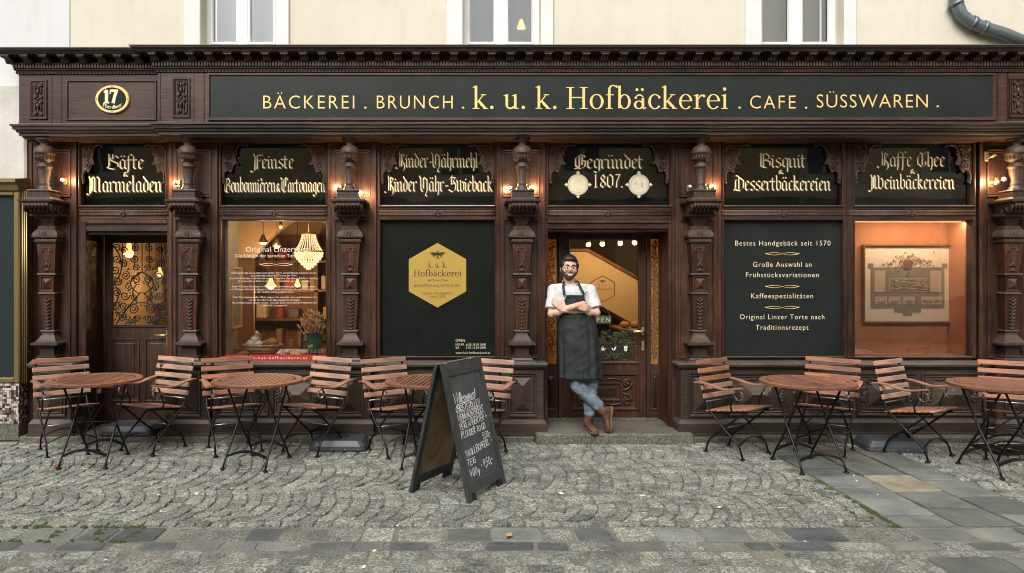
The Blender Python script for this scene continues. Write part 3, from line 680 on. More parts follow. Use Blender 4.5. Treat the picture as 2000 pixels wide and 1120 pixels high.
# dark cellar hatch set into the paving below the table at the edge
h = empty('cellar_hatch', label='dark steel cellar hatch in the paving below the outermost table', cat='hatch')
mb = MB(); mb.box(5.02, 5.74, -.74, -.31, -.012, .002, .003); mb.build('plate', 'iron', h)
mb = MB()
for k in range(9): mb.box(5.05+k*.075, 5.075+k*.075, -.72, -.33, .002, .005)
tag(mb.build('tread_rib', 'iron', h), kind='stuff')
# ---------------------------------------------------------------- the carved wooden shopfront
shop = empty('shopfront', label='carved dark oak shopfront with columns, cornice, doors and show windows', cat='shopfront')
PIERS = [(57, 150), (330, 425), (640, 735), (970, 1065), (1312, 1408), (1912, 2012)]
PX = [(X(a), X(b)) for a, b in PIERS]
COLX = [(a+b)/2 for a, b in PX]
BAYS = [(PX[i][1], PX[i+1][0]) for i in range(5)]
ZB = 0.058                     # top of the stone base
ZS = 3.035                     # soffit under the entablature
# stone base and door steps
mb = MB()
for a, b in ((-4.40, X(1040)), (X(1338), 6.6)): mb.box(a, b, -.245, .45, -.05, ZB, .012)
mb.build('stone_base', 'step_stone', shop)
mb = MB(); mb.box(X(1041), X(1337), -.31, .75, -.05, .10, .014); mb.build('doorstep', 'step_stone', shop)
mb = MB(); mb.box(X(1072), X(1304), .36, .95, .10, .118, .004); mb.build('threshold', 'step_stone', shop)
# piers with sunk panels
for i, (a, b) in enumerate(PX):
    mb = MB(); mb.box(a, b, 0.0, .16, ZB, ZS-.003); o = mb.build('pier', 'wood', shop)
    c = COLX[i]; mb = MB()
    mb.ring(c-.185, c+.185, Z(385), Z(292), .022, .002, -.014); mb.ring(c-.17, c+.17, Z(380), Z(297), .010, .002, -.008)
    mb.ring(c-.185, c+.185, Z(700), Z(428), .022, .002, -.014); mb.ring(c-.17, c+.17, Z(695), Z(433), .010, .002, -.008)
    mb.build('panel_moulding', 'wood_red', o)
    mb = MB(); mb.box(a-.001, a+.035, -.012, 0.0, Z(700), ZS-.006, .004); mb.box(b-.035, b+.001, -.012, 0.0, Z(700), ZS-.006, .004); mb.build('edge_batten', 'wood_red', o)
# one column, then copies
def k(py): return 1.68-(py-535)*.005172
def make_column():
    mb = MB()
    mb.stack([(k(476), .095, .125), (k(480), .095, .125), (k(533), .074, .105)])
    col = mb.build('column', 'wood_red', shop)
    mb = MB(); mb.stack([(k(577), .076, .105), (k(645), .054, .085)]); mb.build('lower_shaft', 'wood_red', col)
    ay = -.15
    mb = MB(); mb.lathe([(3.034, .082), (k(275), .082), (k(275.5), .07), (k(277.5), .066), (k(280), .042), (k(284), .036), (k(286), .045), (k(287), .064), (k(291), .085), (k(296), .096), (k(300), .100), (k(302), .100), (k(303), .090), (k(310), .088), (k(316), .066), (k(318), .048), (k(320), .048), (k(326), .074), (k(328), .076), (k(330), .062), (k(333), .06), (k(357), .043), (k(359), .05), (k(361), .052), (k(363), .046), (k(367), .058), (k(371), .068), (k(374), .068)], 0, ay, 20)
    v = mb.build('baluster', 'carved', col)
    mb = MB()
    for q in range(18):   # carved leaves round the bulb
        a = 2*pi*q/18; mb.ell((.083*cos(a), ay+.083*sin(a), k(309)), (.0095, .0095, .028), 6, 5)
    mb.build('leaf_carving', 'carved', col)
    mb = MB(); hw = lambda z, w: [(-w, ay-w, z), (w, ay-w, z), (w, ay+w*.9, z), (-w, ay+w*.9, z)]
    mb.loft([hw(k(373), .112), hw(k(375), .116), hw(k(378), .108), hw(k(387), .108), hw(k(391), .132), hw(k(393), .136)])
    mb.loft([hw(k(393)-.001, .155), hw(k(395), .172), hw(k(398), .172)][::-1] if False else [hw(k(399), .150), hw(k(397), .172), hw(k(393.4), .174)])
    mb.build('plinth_block', 'carved', col)
    # console bracket with gadroons and side scrolls
    mb = MB(); prof = [(k(399), .30), (k(404), .305), (k(409), .27), (k(414), .19), (k(419), .15)]
    mb.loft([[(-.125+(.02*(i/4)), .01, z), (-.125+(.02*(i/4)), -d, z), (.125-(.02*(i/4)), -d, z), (.125-(.02*(i/4)), .01, z)] for i, (z, d) in enumerate(prof)])
    for q in range(7): mb.ell((-.108+q*.036, -.285, k(404)), (.017, .03, .030), 8, 6)
    for q in range(5): mb.ell((-.08+q*.04, -.235, k(412)), (.014, .03, .028), 6, 5)
    for s_ in (-1, 1):
        mb.tube([(s_*.132, -.235+p[0], k(407)+p[2]) for p in spiral(0, 0, .052, 1.8, pi*.5, s_ and 1, n=12)], .013, 6)
        mb.tube([(s_*.126, -.13+p[0], k(414)+p[2]) for p in spiral(0, 0, .03, 1.4, 0, 1, n=10)], .009, 6)
    mb.build('console_bracket', 'carved', col)
    mb = MB(); mb.stack([(k(424.5), .12, .14), (k(423), .142, .16), (k(420), .15, .165), (k(418.5), .15, .165)][::1])
    mb.stack([(k(441), .052, .085), (k(436), .058, .09), (k(425), .088, .115)]); mb.stack([(k(447), .088, .12), (k(445), .09, .12), (k(441.2), .075, .105)])
    mb.build('neck', 'carved', col)
    mb = MB(); mb.stack([(k(466), .118, .145), (k(463), .132, .157), (k(459), .13, .155), (k(453), .115, .145), (k(447.2), .085, .12)])
    rr = random.Random(3)
    for q in range(9):
        xx = -.112+q*.028; mb.ell((xx, -.150+abs(xx)*.12, k(458)+rr.uniform(-.01, .01)), (.016, .014, .034), 6, 5)
    mb.build('leaf_cap', 'carved', col)
    for st_ in ([(k(470), .108, .138), (k(466.3), .104, .13)], [(k(475.7), .10, .13), (k(473), .114, .145), (k(470.3), .116, .147)], [(k(539.6), .078, .11), (k(537), .093, .125), (k(533.4), .09, .12)], [(k(576.5), .08, .11), (k(574), .088, .12), (k(570.5), .076, .108)], [(k(649.8), .06, .09), (k(648), .076, .108), (k(645.4), .07, .1)]):
        mb = MB(); mb.stack(st_); mb.build('necking_ring', 'carved', col)
    mb = MB(); mb.stack([(k(570), .07, .105), (k(540), .07, .105)]); mb.ring(-.07, .07, k(570), k(540), .016, -.104, -.116); mb.pyramid(-.046, .046, k(566), k(544), -.104, -.142)
    mb.build('diamond_block', 'wood_red', col)
    mb = MB(); mb.stack([(k(668), .105, .14), (k(664), .09, .12), (k(656), .064, .095), (k(650), .056, .088)])
    mb.stack([(k(677), .115, .15), (k(674), .135, .17), (k(670), .133, .168), (k(668.2), .11, .145)])
    mb.stack([(k(695), .072, .11), (k(677.3), .072, .11)]); mb.stack([(k(699), .088, .125), (k(697), .098, .135), (k(695.2), .08, .118)]); mb.stack([(k(711.5), .15, .185), (k(706), .135, .17), (k(703), .11, .145), (k(699.2), .10, .135)])
    mb.build('foot_block', 'carved', col)
    # carved scrolls, bell flower, crescents
    mb = MB(); yc = -.122
    for s_ in (-1, 1):
        mb.tube([(s_*p[0], yc+.0006*(p[2]-k(490))/.01, p[2]) for p in spiral(.034, k(488), .028, 1.25, pi*.9, -1, n=12)], .0075, 6)
        mb.tube([(s_*p[0], yc+.008, p[2]) for p in bez((.012, k(487)), (.03, k(503)), (.0, k(512)))], .0065, 6)
        mb.tube([(s_*p[0], yc+.010, p[2]) for p in bez((.002, k(514)), (.018, k(518)), (.026, k(521)))], .008, 6)
        mb.tube([(s_*p[0], yc+.015, p[2]) for p in bez((.045, k(529)), (.02, k(532)), (.012, k(527)))], .006, 6)
    mb.ell((0, yc+.008, k(516)), (.012, .012, .03), 8, 6); mb.ell((0, yc+.012, k(528)), (.02, .016, .02), 8, 6)
    for q in range(9):
        zc = k(583+q*7.1); w_ = .030-q*.0012; yy = -.108+q*.0021
        mb.tube([(w_*cos(a), yy-.006, zc+w_*.95*sin(a)) for a in [pi*1.05+pi*.9*t/8*1.0 for t in range(9)]], [.003]+[.0085]*7+[.003], 6)
        mb.ell((0, yy-.004, zc-.003), (.011, .011, .011), 6, 5)
    tag(mb.build('crescent_carving', 'carved', col), kind='stuff')
    return col
col0 = make_column()
for i, c in enumerate(COLX):
    o = col0 if i == 0 else copy_tree(col0, shop); o.location = (c, 0, 0)
# pedestals below the columns
def panel_relief(parent, x0, x1, z0, z1, y, rosettes=True):
    mb = MB(); mb.ring(x0, x1, z0, z1, .026, y, y-.016); mb.ring(x0+.034, x1-.034, z0+.034, z1-.034, .012, y, y-.009); mb.build('panel_frame', 'base_wood', parent)
    w, hh = x1-x0, z1-z0
    if w < hh: mb = MB(); mb.pyramid(x0+.06, x1-.06, z0+.06, z1-.06, y, y-.04); mb.build('raised_panel', 'base_wood', parent); return
    ex = min(.17, w*.2) if rosettes else .06
    mb = MB(); mb.pyramid(x0+ex, x1-ex, z0+.10, z1-.10, y, y-.05); mb.build('raised_panel', 'base_wood', parent)
    mb = MB(); zc = (z0+z1)/2; xc = (x0+x1)/2
    for s_, xx in ((1, x0+ex*.6), (-1, x1-ex*.6)):
        for t in (1, -1):
            mb.tube([(xx+s_*p[0], y-.007, zc+t*p[2]) for p in spiral(0, .045, .038, 1.6, -pi/2, 1, n=12)], .009, 6)
        mb.ell((xx, y-.006, zc), (.02, .014, .02), 8, 6)
    for zz, t in ((z0+.067, 1), (z1-.067, -1)):
        for s_ in (-1, 1): mb.tube([(xc+s_*p[0], y-.006, zz+t*p[2]*.6) for p in spiral(.03, 0, .026, 1.4, pi, 1, n=10)], .007, 5); mb.tube([(xc+s_*(.05+.03*q), y-.006, zz+.008*sin(q*2.2)) for q in range(5)], .006, 5)
    mb.build('scroll_carving', 'base_wood', parent)
ped = []
for i, c in enumerate(COLX):
    c0_, mbw = c, (.215 if i else .19); c = c if i else -4.10
    mb = MB(); w = mbw; mb.box(c-w, c+w, -.185, 0.16, ZB+.14, Z(722, -.19), .006)
    o = mb.build('pedestal', 'base_wood', shop)
    mb = MB(); zt = Z(712, -.2)
    mb.loft([[(c-w-e, .1, z), (c-w-e, -.185-e, z), (c+w+e, -.185-e, z), (c+w+e, .1, z)] for z, e in ((Z(722, -.19), .004), (Z(720, -.19), .02), (Z(717, -.2), .035), (zt, .04), (zt+.012, .03))])
    mb.build('ledge', 'base_wood', o)
    mb = MB(); mb.loft([[(c-w-e, .1, z), (c-w-e, -.185-e, z), (c+w+e, -.185-e, z), (c+w+e, .1, z)] for z, e in ((ZB-.002, .045), (ZB+.022, .045), (ZB+.024, .03), (ZB+.12, .03), (ZB+.14, .018), (ZB+.16, .006))])
    mb.build('plinth', 'base_wood', o)
    panel_relief(o, c-.14, c+.14, ZB+.19, Z(727, -.19), -.186)
# low panelled walls below the windows, with sill
def base_wall(x0, x1, n):
    y = -.09; zt = Z(722, -.1)
    mb = MB(); mb.box(x0-.02, x1+.02, y, .14, ZB+.14, zt, 0); o = mb.build('base_wall', 'base_wood', shop)
    mb = MB(); prof = [(zt-.002, .004), (zt+.012, .022), (zt+.03, .028), (zt+.034, .05), (zt+.052, .052), (zt+.060, .040), (zt+.066, .02), (zt+.072, .012), (zt+.076, -.02), (zt+.078, -.115)]
    vs = [];
    mb.loft([[(x0-.02, y-e, z) for z, e in prof]+[(x0-.02, .1, prof[-1][0]), (x0-.02, .1, prof[0][0])], [(x1+.02, y-e, z) for z, e in prof]+[(x1+.02, .1, prof[-1][0]), (x1+.02, .1, prof[0][0])]])
    mb.build('sill', 'base_wood', o)
    mb = MB(); prof = [(ZB-.002, .05), (ZB+.02, .05), (ZB+.022, .03), (ZB+.115, .03), (ZB+.13, .015), (ZB+.15, .004)]
    mb.loft([[(x0-.02, y-e, z) for z, e in prof]+[(x0-.02, .1, prof[-1][0]), (x0-.02, .1, prof[0][0])], [(x1+.02, y-e, z) for z, e in prof]+[(x1+.02, .1, prof[-1][0]), (x1+.02, .1, prof[0][0])]])
    mb.build('plinth', 'base_wood', o)
    w = (x1-x0-.04*(n+1))/n
    for q in range(n):
        a = x0+.04+q*(w+.04); panel_relief(o, a, a+w, ZB+.18, zt-.035, y-.001)
base_wall(PX[1][1], PX[2][0], 2); base_wall(PX[2][1], PX[3][0], 2); base_wall(PX[4][1], PX[5][0], 4)
# ---------------------------------------------------------------- transoms
YG = .075
SC = MB()   # carved corner piece, upper left; local origin at the corner
def corner_piece():
    m_ = MB()
    m_.prism([(0, 0), (.27, 0), (.275, -.03), (.235, -.018), (.20, -.02), (.165, -.05), (.155, -.09), (.165, -.115), (.14, -.12), (.15, -.165), (.165, -.21), (.13, -.225), (.11, -.28), (.085, -.30), (.055, -.285), (.03, -.34), (.04, -.40), (.015, -.43), (0, -.38)], 0, .022)
    for c_, r_, t_, a_, s_ in (((.075, -.13), .05, 1.9, .5, 1), ((.07, -.235), .045, 1.8, 2.6, -1), ((.11, -.05), .035, 1.5, 1.0, 1), ((.035, -.045), .03, 1.3, 3, 1)):
        m_.tube([(p[0], -.006, p[2]) for p in spiral(c_[0], c_[1], r_, t_, a_, s_, n=12)], .0085, 6); m_.ell((c_[0], -.008, c_[1]), (.012, .01, .012), 6, 5)
    m_.tube(bez((.15, -.10), (.16, -.0), (.25, -.02), 10, -.004), [.006]+[.012]*9+[.006], 7); m_.tube(spiral(.262, -.022, .018, 1.2, pi*.5, -1, -.004, 10), .007, 6)
    m_.tube(bez((.06, -.285), (.0, -.31), (.028, -.40), 8, -.004), [.005]+[.010]*7+[.005], 7); m_.ell((.03, -.42, -.0) if False else (.028, -.004, -.415), (.013, .012, .013), 6, 5)
    for c_ in ((.155, -.112), (.165, -.212), (.10, -.295)): m_.ell((c_[0], -.003, c_[1]), (.016, .014, .016), 8, 6)
    for q in range(6): m_.ell((.025+q*.028, -.003, -.022), (.011, .012, .013), 6, 5)
    return m_.mesh('scroll_ornament', 'carved')
corner_me = corner_piece()
TZ0, TZ1 = Z(402, .02), Z(279, .02)
T_PX = [(158, 325), (432, 638), (742, 967), (1070, 1308), (1412, 1644), (1666, 1899)]
F_PX = [(150, 330), (425, 645), (735, 975), (1062, 1315), (1408, 1655), (1657, 1910)]
TRANS = []
for i, ((a, b), (fa, fb)) in enumerate(zip(T_PX, F_PX)):
    xa, xb, fxa, fxb = X(a, .04), X(b, .04), X(fa), X(fb)
    mb = MB(); zr = Z(430, .02)
    # frame: head, jambs, sill rail
    mb.box(fxa, fxb, .02, .12, TZ1, ZS-.002, .004); mb.box(fxa, xa, .021, .12, zr, TZ1-.001, .004); mb.box(xb, fxb, .021, .12, zr, TZ1-.001, .004)
    mb.box(xa+.001, xb-.001, .022, .12, Z(410, .02), TZ0, .004); mb.box(xa+.001, xb-.001, .022, .12, zr, Z(423, .02), .004)
    fr = mb.build('transom_window', 'wood_red_h' if i in (0, 1, 2, 3) else 'wood_h', shop); TRANS.append(fr)
    mb = MB(); z1, z0 = Z(410, .02), Z(423, .02)
    for zz, rr in ((z0+.018, .017), (z1-.018, .017), ((z0+z1)/2, .014)):
        mb.tube([(fxa+.01, .03, zz), (fxb-.01, .03, zz)], rr, 10)
    mb.box(fxa+.003, fxb-.003, .035, .1, z0+.001, z1-.001)
    xm = (fxa+fxb)/2; mb.box(xm-.012, xm+.012, .004, .05, z0, z1, .004); mb.ell((xm-.025, .016, (z0+z1)/2), (.012, .01, .02), 6, 5); mb.ell((xm+.025, .016, (z0+z1)/2), (.012, .01, .02), 6, 5)
    mb.build('rail_moulding', 'carved', fr)
    mb = MB(); mb.ring(xa-.012, xb+.012, TZ0-.012, TZ1+.012, .018, .021, .006); mb.build('glazing_bead', 'wood_red' if i < 4 else 'wood', fr)
    mb = MB(); mb.add([(xa, YG, TZ0), (xb, YG, TZ0), (xb, YG, TZ1), (xa, YG, TZ1)], [(0, 1, 2, 3)]); mb.build('pane', 'glass_transom', fr)
    sc = min(1.0, (xb-xa)/1.12)
    for s_ in (1, -1):
        o = link('scroll_ornament', corner_me, fr); o.location = (xa+.006 if s_ > 0 else xb-.006, .035, TZ1-.006); o.scale = (s_*sc, 1, .98)
def trans_text(i, body, a, b, base, xh, **kw):
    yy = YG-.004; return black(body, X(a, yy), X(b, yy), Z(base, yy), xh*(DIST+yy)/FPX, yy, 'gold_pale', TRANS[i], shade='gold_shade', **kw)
trans_text(0, 'Säfte', 208, 281, 331, 20); trans_text(0, '&', 240, 254, 346, 11); trans_text(0, 'Marmeladen', 168, 316, 376, 22)
trans_text(1, 'Feinste', 488, 574, 330, 20); trans_text(1, 'Bonbonnièren&Cartonagen', 435, 635, 376, 20, nib=.13)
trans_text(2, 'Kinder-Nährmehl', 772, 933, 328, 20); trans_text(2, 'Kinder Nähr-Zwieback', 750, 962, 375, 21)
trans_text(3, 'Gegründet', 1120, 1257, 330, 20); trans_text(3, '1807.', 1159, 1216, 367, 21)
trans_text(4, 'Bisquit', 1479, 1575, 328, 20); trans_text(4, '&', 1520, 1535, 341, 10); trans_text(4, 'Dessertbäckereien', 1432, 1622, 373, 20)
trans_text(5, 'Kaffe Thee', 1712, 1846, 326, 20); trans_text(5, '&', 1777, 1792, 340, 10); trans_text(5, 'Weinbäckereien', 1695, 1864, 370, 20)
# the two medals beside 1807
for pxm, sd_ in ((1129, 1), (1248, 2)):
    yy = YG-.003; c = P(pxm, 361, yy); mb = MB()
    mb.flat([(c.x+.108*cos(2*pi*q/32), c.z+.108*sin(2*pi*q/32)) for q in range(32)], yy)
    for q in range(4):
        a = pi/2*q; cx, cz = c.x+.122*cos(a), c.z+.122*sin(a)
        for dx, dz in ((0, 0), (.012, 0), (-.012, 0), (0, .012), (0, -.012)):
            mb.flat([(cx+dx+.007*cos(2*pi*t/8), cz+dz+.007*sin(2*pi*t/8)) for t in range(8)], yy)
    o = mb.build('medal', 'cream_print', TRANS[3], fix=False)
    mb = MB(); rr = random.Random(sd_)
    for r0, w in ((.1, .003), (.082, .002)):
        for q in bowl(c.x, c.z, r0, r0, w, w, 0, 360, 32): mb.flat(q, yy-.0015)
    for q in range(46):
        a, r0 = rr.uniform(0, 2*pi), rr.random()**.5*.068; x_, z_ = c.x+r0*cos(a)*.8, c.z+r0*sin(a)
        for s_ in rib([(x_, z_), (x_+rr.uniform(-.006, .006), z_+rr.uniform(-.02, .02))], .0025): mb.flat(s_, yy-.0015)
    for q in range(30):
        a = 2*pi*q/30
        for s_ in rib([(c.x+.086*cos(a), c.z+.086*sin(a)), (c.x+.096*cos(a+.05), c.z+.096*sin(a+.05))], .002): mb.flat(s_, yy-.0015)
    mb.build('medal_engraving', 'black_print', o, fix=False)
# ---------------------------------------------------------------- lower bays: show windows and panels
ZW0, ZW1 = Z(697, .03), Z(430, .02)
def lower_frame(i, a, b, top=430, red=True):
    fa, fb = F_PX[i]; fxa, fxb, xa, xb = X(fa), X(fb), X(a, .04), X(b, .04); m_ = 'wood_red' if red else 'wood'
    mb = MB(); mb.box(fxa, xa, .018, .12, ZW0-.02, ZW1-.001, .004); mb.box(xb, fxb, .018, .12, ZW0-.02, ZW1-.001, .004); mb.box(xa+.001, xb-.001, .02, .12, ZW0-.03, ZW0+.004, .003)
    o = mb.build('display_window', m_, shop)
    mb = MB(); mb.ring(xa-.012, xb+.012, ZW0-.01, ZW1+.012, .018, .019, .004); mb.build('glazing_bead', m_, o)
    return o, xa, xb
w2, xa, xb = lower_frame(1, 434, 639)
mb = MB(); mb.add([(xa, YG, ZW0), (xb, YG, ZW0), (xb, YG, ZW1), (xa, YG, ZW1)], [(0, 1, 2, 3)]); mb.build('pane', 'glass_show', w2)
yy = YG-.004
def win_line(body, a, b, base, cap, mat='white_print', parent=None, sp=1.05, y=None):
    y = yy if y is None else y
    return sans(body, X(a, y), X(b, y), Z(base, y), cap*(DIST+y)/FPX, y, mat, parent or w2, spacing=sp)
win_line('Original Linzertorte', 480, 606, 492, 9.5); win_line('Die Königin der barocken Torten', 460, 586, 503, 6)
SM = [('1653 wurde die Linzertorte zum ersten Mal in einem Rezept erwähnt, sie gilt', 452, 618, 535), ('als älteste der bekannten Torten der Welt.', 490, 580, 540.3), ('Die kuk Hofbäckerei rühmt sich zweier Tatsachen: Die älteste Bäckerei von Linz', 449, 622, 545.6), ('zu sein und Linzertorte seit jeher im Sortiment geführt zu haben.', 465, 606, 550.9),
      ('Auch Kaiserin Elisabeth erlag ihr und sammelte passioniert Linzertor-', 452, 619, 561.6), ('ten Rezepte. Unsere Rezeptur ist ein kleines Geheimnis, das seit Generationen', 450, 621, 566.9), ('in der Familie weitergegeben wird.', 497, 574, 572.2),
      ('Viele Touristen aus aller Welt zeigen sich entzückt, aber auch Einheimische', 454, 618, 582.5), ('wissen den Wert und Geschmack zu würdigen.', 486, 586, 588), ('Sie wollten schon immer wissen, wie sich Zeitreisen anfühlt? Probieren Sie', 454, 618, 593.3), ('ein Stück Linzertorte!', 512, 560, 598.6)]
for t, a, b, base in SM: win_line(t, a, b, base, 3.4, 'white_print')
def flourish(xc, zc, half, y, mat, parent, t=.004):
    mb = MB()
    for s_ in (-1, 1):
        pts = [(xc+half*(-1+2*q/20), zc+s_*half*.09*sin(2*pi*q/20*1.0)*(1-abs(-1+2*q/20)*.3)) for q in range(21)]
        for r in rib(pts, [t*(.5+.9*abs(-1+2*q/20)) for q in range(21)]): mb.flat(r, y)
        for q in disc(xc+s_*half, zc+.004, t*1.5, 10): mb.flat(q, y)
    return mb.build('flourish', mat, parent, fix=False)
flourish(X(539, yy), Z(517, yy), .165, yy, 'cream_print', w2)
bn = MB(); bn.box(X(441, .01), X(637, .01), .002, .0035, Z(705.5, .0), Z(693.5, .0)); bn = bn.build('red_strip', 'red', w2)
sans('www.kuk-hofbaeckerei.at', X(476, 0), X(600, 0), Z(702, 0), .027, .0005, 'white_print', bn, spacing=1.25)
w6, xa6, xb6 = lower_frame(5, 1667, 1897, red=False)
mb = MB(); mb.add([(xa6, YG, ZW0), (xb6, YG, ZW0), (xb6, YG, ZW1), (xa6, YG, ZW1)], [(0, 1, 2, 3)]); mb.build('pane', 'glass_case', w6)
w3, xa3, xb3 = lower_frame(2, 743, 967); w5, xa5, xb5 = lower_frame(4, 1412, 1645, red=False)
mb = MB(); mb.box(X(1655)+.001, X(1657)-.001, .03, .11, ZW0, ZS-.01); mb.build('mullion', 'wood', shop)
# panel with the golden hexagon
def eagle(xc, zc, s_, y, mat, parent):
    mb = MB()
    for q in rib([(xc, zc-.5*s_), (xc, zc+.35*s_)], [.12*s_, .26*s_]): mb.flat(q, y)
    for sg in (-1, 1):
        for j in range(6):
            a = radians(8+j*13); L = s_*(1.15-.11*j)
            for q in rib([(xc+sg*.08*s_, zc+.18*s_-.03*j*s_), (xc+sg*L*.55, zc+.3*s_*cos(j*.3)-.02*j*s_), (xc+sg*L*cos(a*.4), zc+.25*s_-.13*j*s_)], [.12*s_, .13*s_, .03*s_]): mb.flat(q, y)
        for q in rib([(xc+sg*.05*s_, zc+.3*s_), (xc+sg*.14*s_, zc+.5*s_), (xc+sg*.28*s_, zc+.46*s_)], [.12*s_, .1*s_, .03*s_]): mb.flat(q, y)
        for q in rib([(xc, zc-.3*s_), (xc+sg*.2*s_, zc-.55*s_), (xc+sg*.3*s_, zc-.5*s_)], [.1*s_, .05*s_, .03*s_]): mb.flat(q, y)
    return mb.build('eagle_emblem', mat, parent, fix=False)
YP = .06
hexp = empty('sign_panel', (0, 0, 0), label='tall black panel with a golden hexagon emblem and opening hours', cat='sign')
mb = MB(); mb.box(xa3, xb3, YP, YP+.02, ZW0, ZW1); mb.build('board', 'panel_black', hexp)
def hexa(pxc, pyc, hw, hh, y):   # pixel half width, half height
    c = P(pxc, pyc, y); kx = (DIST+y)/FPX; w, h_ = hw*kx, hh*kx
    return [(c.x, c.z+h_), (c.x-w, c.z+h_*.5), (c.x-w, c.z-h_*.5), (c.x, c.z-h_), (c.x+w, c.z-h_*.5), (c.x+w, c.z+h_*.5)]
mb = MB(); mb.prism(hexa(854.5, 538, 56, 63, YP)[::-1], YP-.003, YP-.0005); hx = mb.build('gold_hexagon', 'gold_hex', hexp)
ye = YP-.005
eagle(X(854.5, ye), Z(498, ye), .075, ye, 'black_print', hx)
serif('k. u. k.', X(836, ye), X(873, ye), Z(523, ye), .062, ye, 'black_print', hx); serif('Hofbäckerei', X(808, ye), X(901, ye), Z(540, ye), .066, ye, 'black_print', hx)
flourish(X(854.5, ye), Z(548, ye), .10, ye, 'black_print', hx, .0025)
win_line('BÄCKEREI.BRUNCH.CAFE', 809, 898, 561, 5, 'black_print', hx, 1.2, ye); win_line('Bestes Handgebäck', 826, 883, 575, 4.6, 'black_print', hx, 1.2, ye); win_line('seit 1570', 841, 869, 582, 4.6, 'black_print', hx, 1.2, ye)
win_line('OPEN', 890, 908, 668, 5, 'cream_print', hexp, 1.05, ye); win_line('MO-FR  6.30-18.30 UHR', 890, 949, 675.5, 4.2, 'cream_print', hexp, 1.05, ye); win_line('SA', 890, 897, 681.5, 4.2, 'cream_print', hexp, 1.05, ye); win_line('7.30-12.30 UHR', 910, 949, 681.5, 4.2, 'cream_print', hexp, 1.05, ye); win_line('www.kuk-hofbaeckerei.at', 890, 957, 691.5, 4.4, 'cream_print', hexp, 1.1, ye)
txp = empty('sign_panel', (0, 0, 0), label='tall black panel listing pastries and coffee in cream lettering', cat='sign')
mb = MB(); mb.box(xa5, xb5, YP, YP+.02, ZW0, ZW1); mb.build('board', 'sign_black', txp)
for t, a, b, base in (('Bestes Handgebäck seit 1570', 1436, 1622, 480), ('Große Auswahl an', 1471, 1585, 521.5), ('Frühstücksvariationen', 1457, 1599, 542), ('Kaffeespezialitäten', 1467, 1588, 583), ('Original Linzer Torte nach', 1445, 1610, 624), ('Traditionsrezept', 1476, 1579, 644.5)):
    win_line(t, a, b, base, 9.3, 'cream_print', txp, 1.15, ye)
for pyf in (496, 560, 601): flourish(X(1528, ye), Z(pyf, ye), .17, ye, 'gold', txp)
# ---------------------------------------------------------------- entablature
XL, XB, XR = -4.42, -3.0, 6.7
YL, YM = -.20, -.27
def run(parent, name, mat, prof, x0, x1, y, ret=True):
    """moulding along X: prof = [(z, projection)], with a mitred return at its left end"""
    mb = MB(); rings = []
    if ret: rings.append([(x0-e, .11, z) for z, e in prof])
    rings.append([(x0-(e if ret else 0), y-e, z) for z, e in prof]); rings.append([(x1, y-e, z) for z, e in prof])
    mb.loft(rings, False, False, closed=False); return mb.build(name, mat, parent)
LEDGE = [(ZS, -.19), (ZS, -.03), (3.055, -.02), (3.06, 0.0), (3.088, .0), (3.092, .02), (3.112, .022), (3.117, .042), (3.142, .045), (3.15, .06), (3.166, .06), (3.176, .012), (3.187, .0)]
BEAD = [(3.668, 0), (3.674, .016), (3.70, .018), (3.708, .036), (3.716, .036)]
DENT = [(3.716, .030), (3.722, .034), (3.757, .034), (3.76, .06), (3.768, .062), (3.77, .02)]
FRIEZE = [(3.77, .022), (3.83, .022), (3.832, .155), (3.838, .165), (3.852, .172), (3.866, .195), (3.878, .195)]
ent = MB(); ent.box(XL, XB, YL, .11, 3.187, 3.668); ent = ent.build('fascia_board', 'wood_red_h', shop)
em = MB(); em.box(XB, XR, YM, .11, 3.188, 3.669); em = em.build('fascia_board', 'wood_red_h', shop)
soff = MB(); soff.box(XL+.05, XR, -.1, .11, ZS-.001, ZS+.12); soff.build('soffit', 'wood_red_h', shop)
cor = {}
for sec, (x0, x1, y) in {'L': (XL, XB+.25, YL), 'M': (XB, XR, YM)}.items():
    dz = 0 if sec == 'L' else .002
    run(shop, 'ledge_moulding', 'cornice', [(z+dz, e) for z, e in LEDGE], x0, x1, y); run(shop, 'bead_moulding', 'cornice', [(z+dz, e) for z, e in BEAD], x0, x1, y)
    d = run(shop, 'dentil_course', 'wood_h', [(z+dz, e) for z, e in DENT], x0, x1, y)
    c = run(shop, 'cornice', 'cornice', [(z+dz, e) for z, e in FRIEZE], x0, x1, y); cor[sec] = c
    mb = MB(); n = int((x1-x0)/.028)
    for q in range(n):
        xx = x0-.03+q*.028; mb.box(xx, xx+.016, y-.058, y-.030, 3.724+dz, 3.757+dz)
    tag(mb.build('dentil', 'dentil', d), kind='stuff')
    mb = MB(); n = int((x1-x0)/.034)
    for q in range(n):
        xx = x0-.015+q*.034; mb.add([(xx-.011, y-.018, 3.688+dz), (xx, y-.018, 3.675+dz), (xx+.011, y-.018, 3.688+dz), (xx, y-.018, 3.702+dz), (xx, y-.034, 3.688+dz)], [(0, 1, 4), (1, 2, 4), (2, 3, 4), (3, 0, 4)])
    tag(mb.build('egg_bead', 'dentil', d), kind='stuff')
    mb = MB(); zt = 3.878+dz
    mb.loft([[(x0-.205, y-.205, zt), (x1, y-.205, zt)], [(x0-.205, y-.205, zt+.008), (x1, y-.205, zt+.008)], [(x0-.205, .115, zt+.05), (x1, .115, zt+.05)]], False, False, closed=False)
    mb.build('lead_flashing', 'lead', c)
mod = MB()
mod.box(-.046, .046, -.185, 0, .050, .0605, .003)
pr = [(.05, 0), (.05, -.175), (.04, -.18), (.03, -.165), (.028, -.13), (.02, -.10), (0, -.085), (-.012, -.06), (-.008, -.03), (.0, -.02), (.0, 0)]
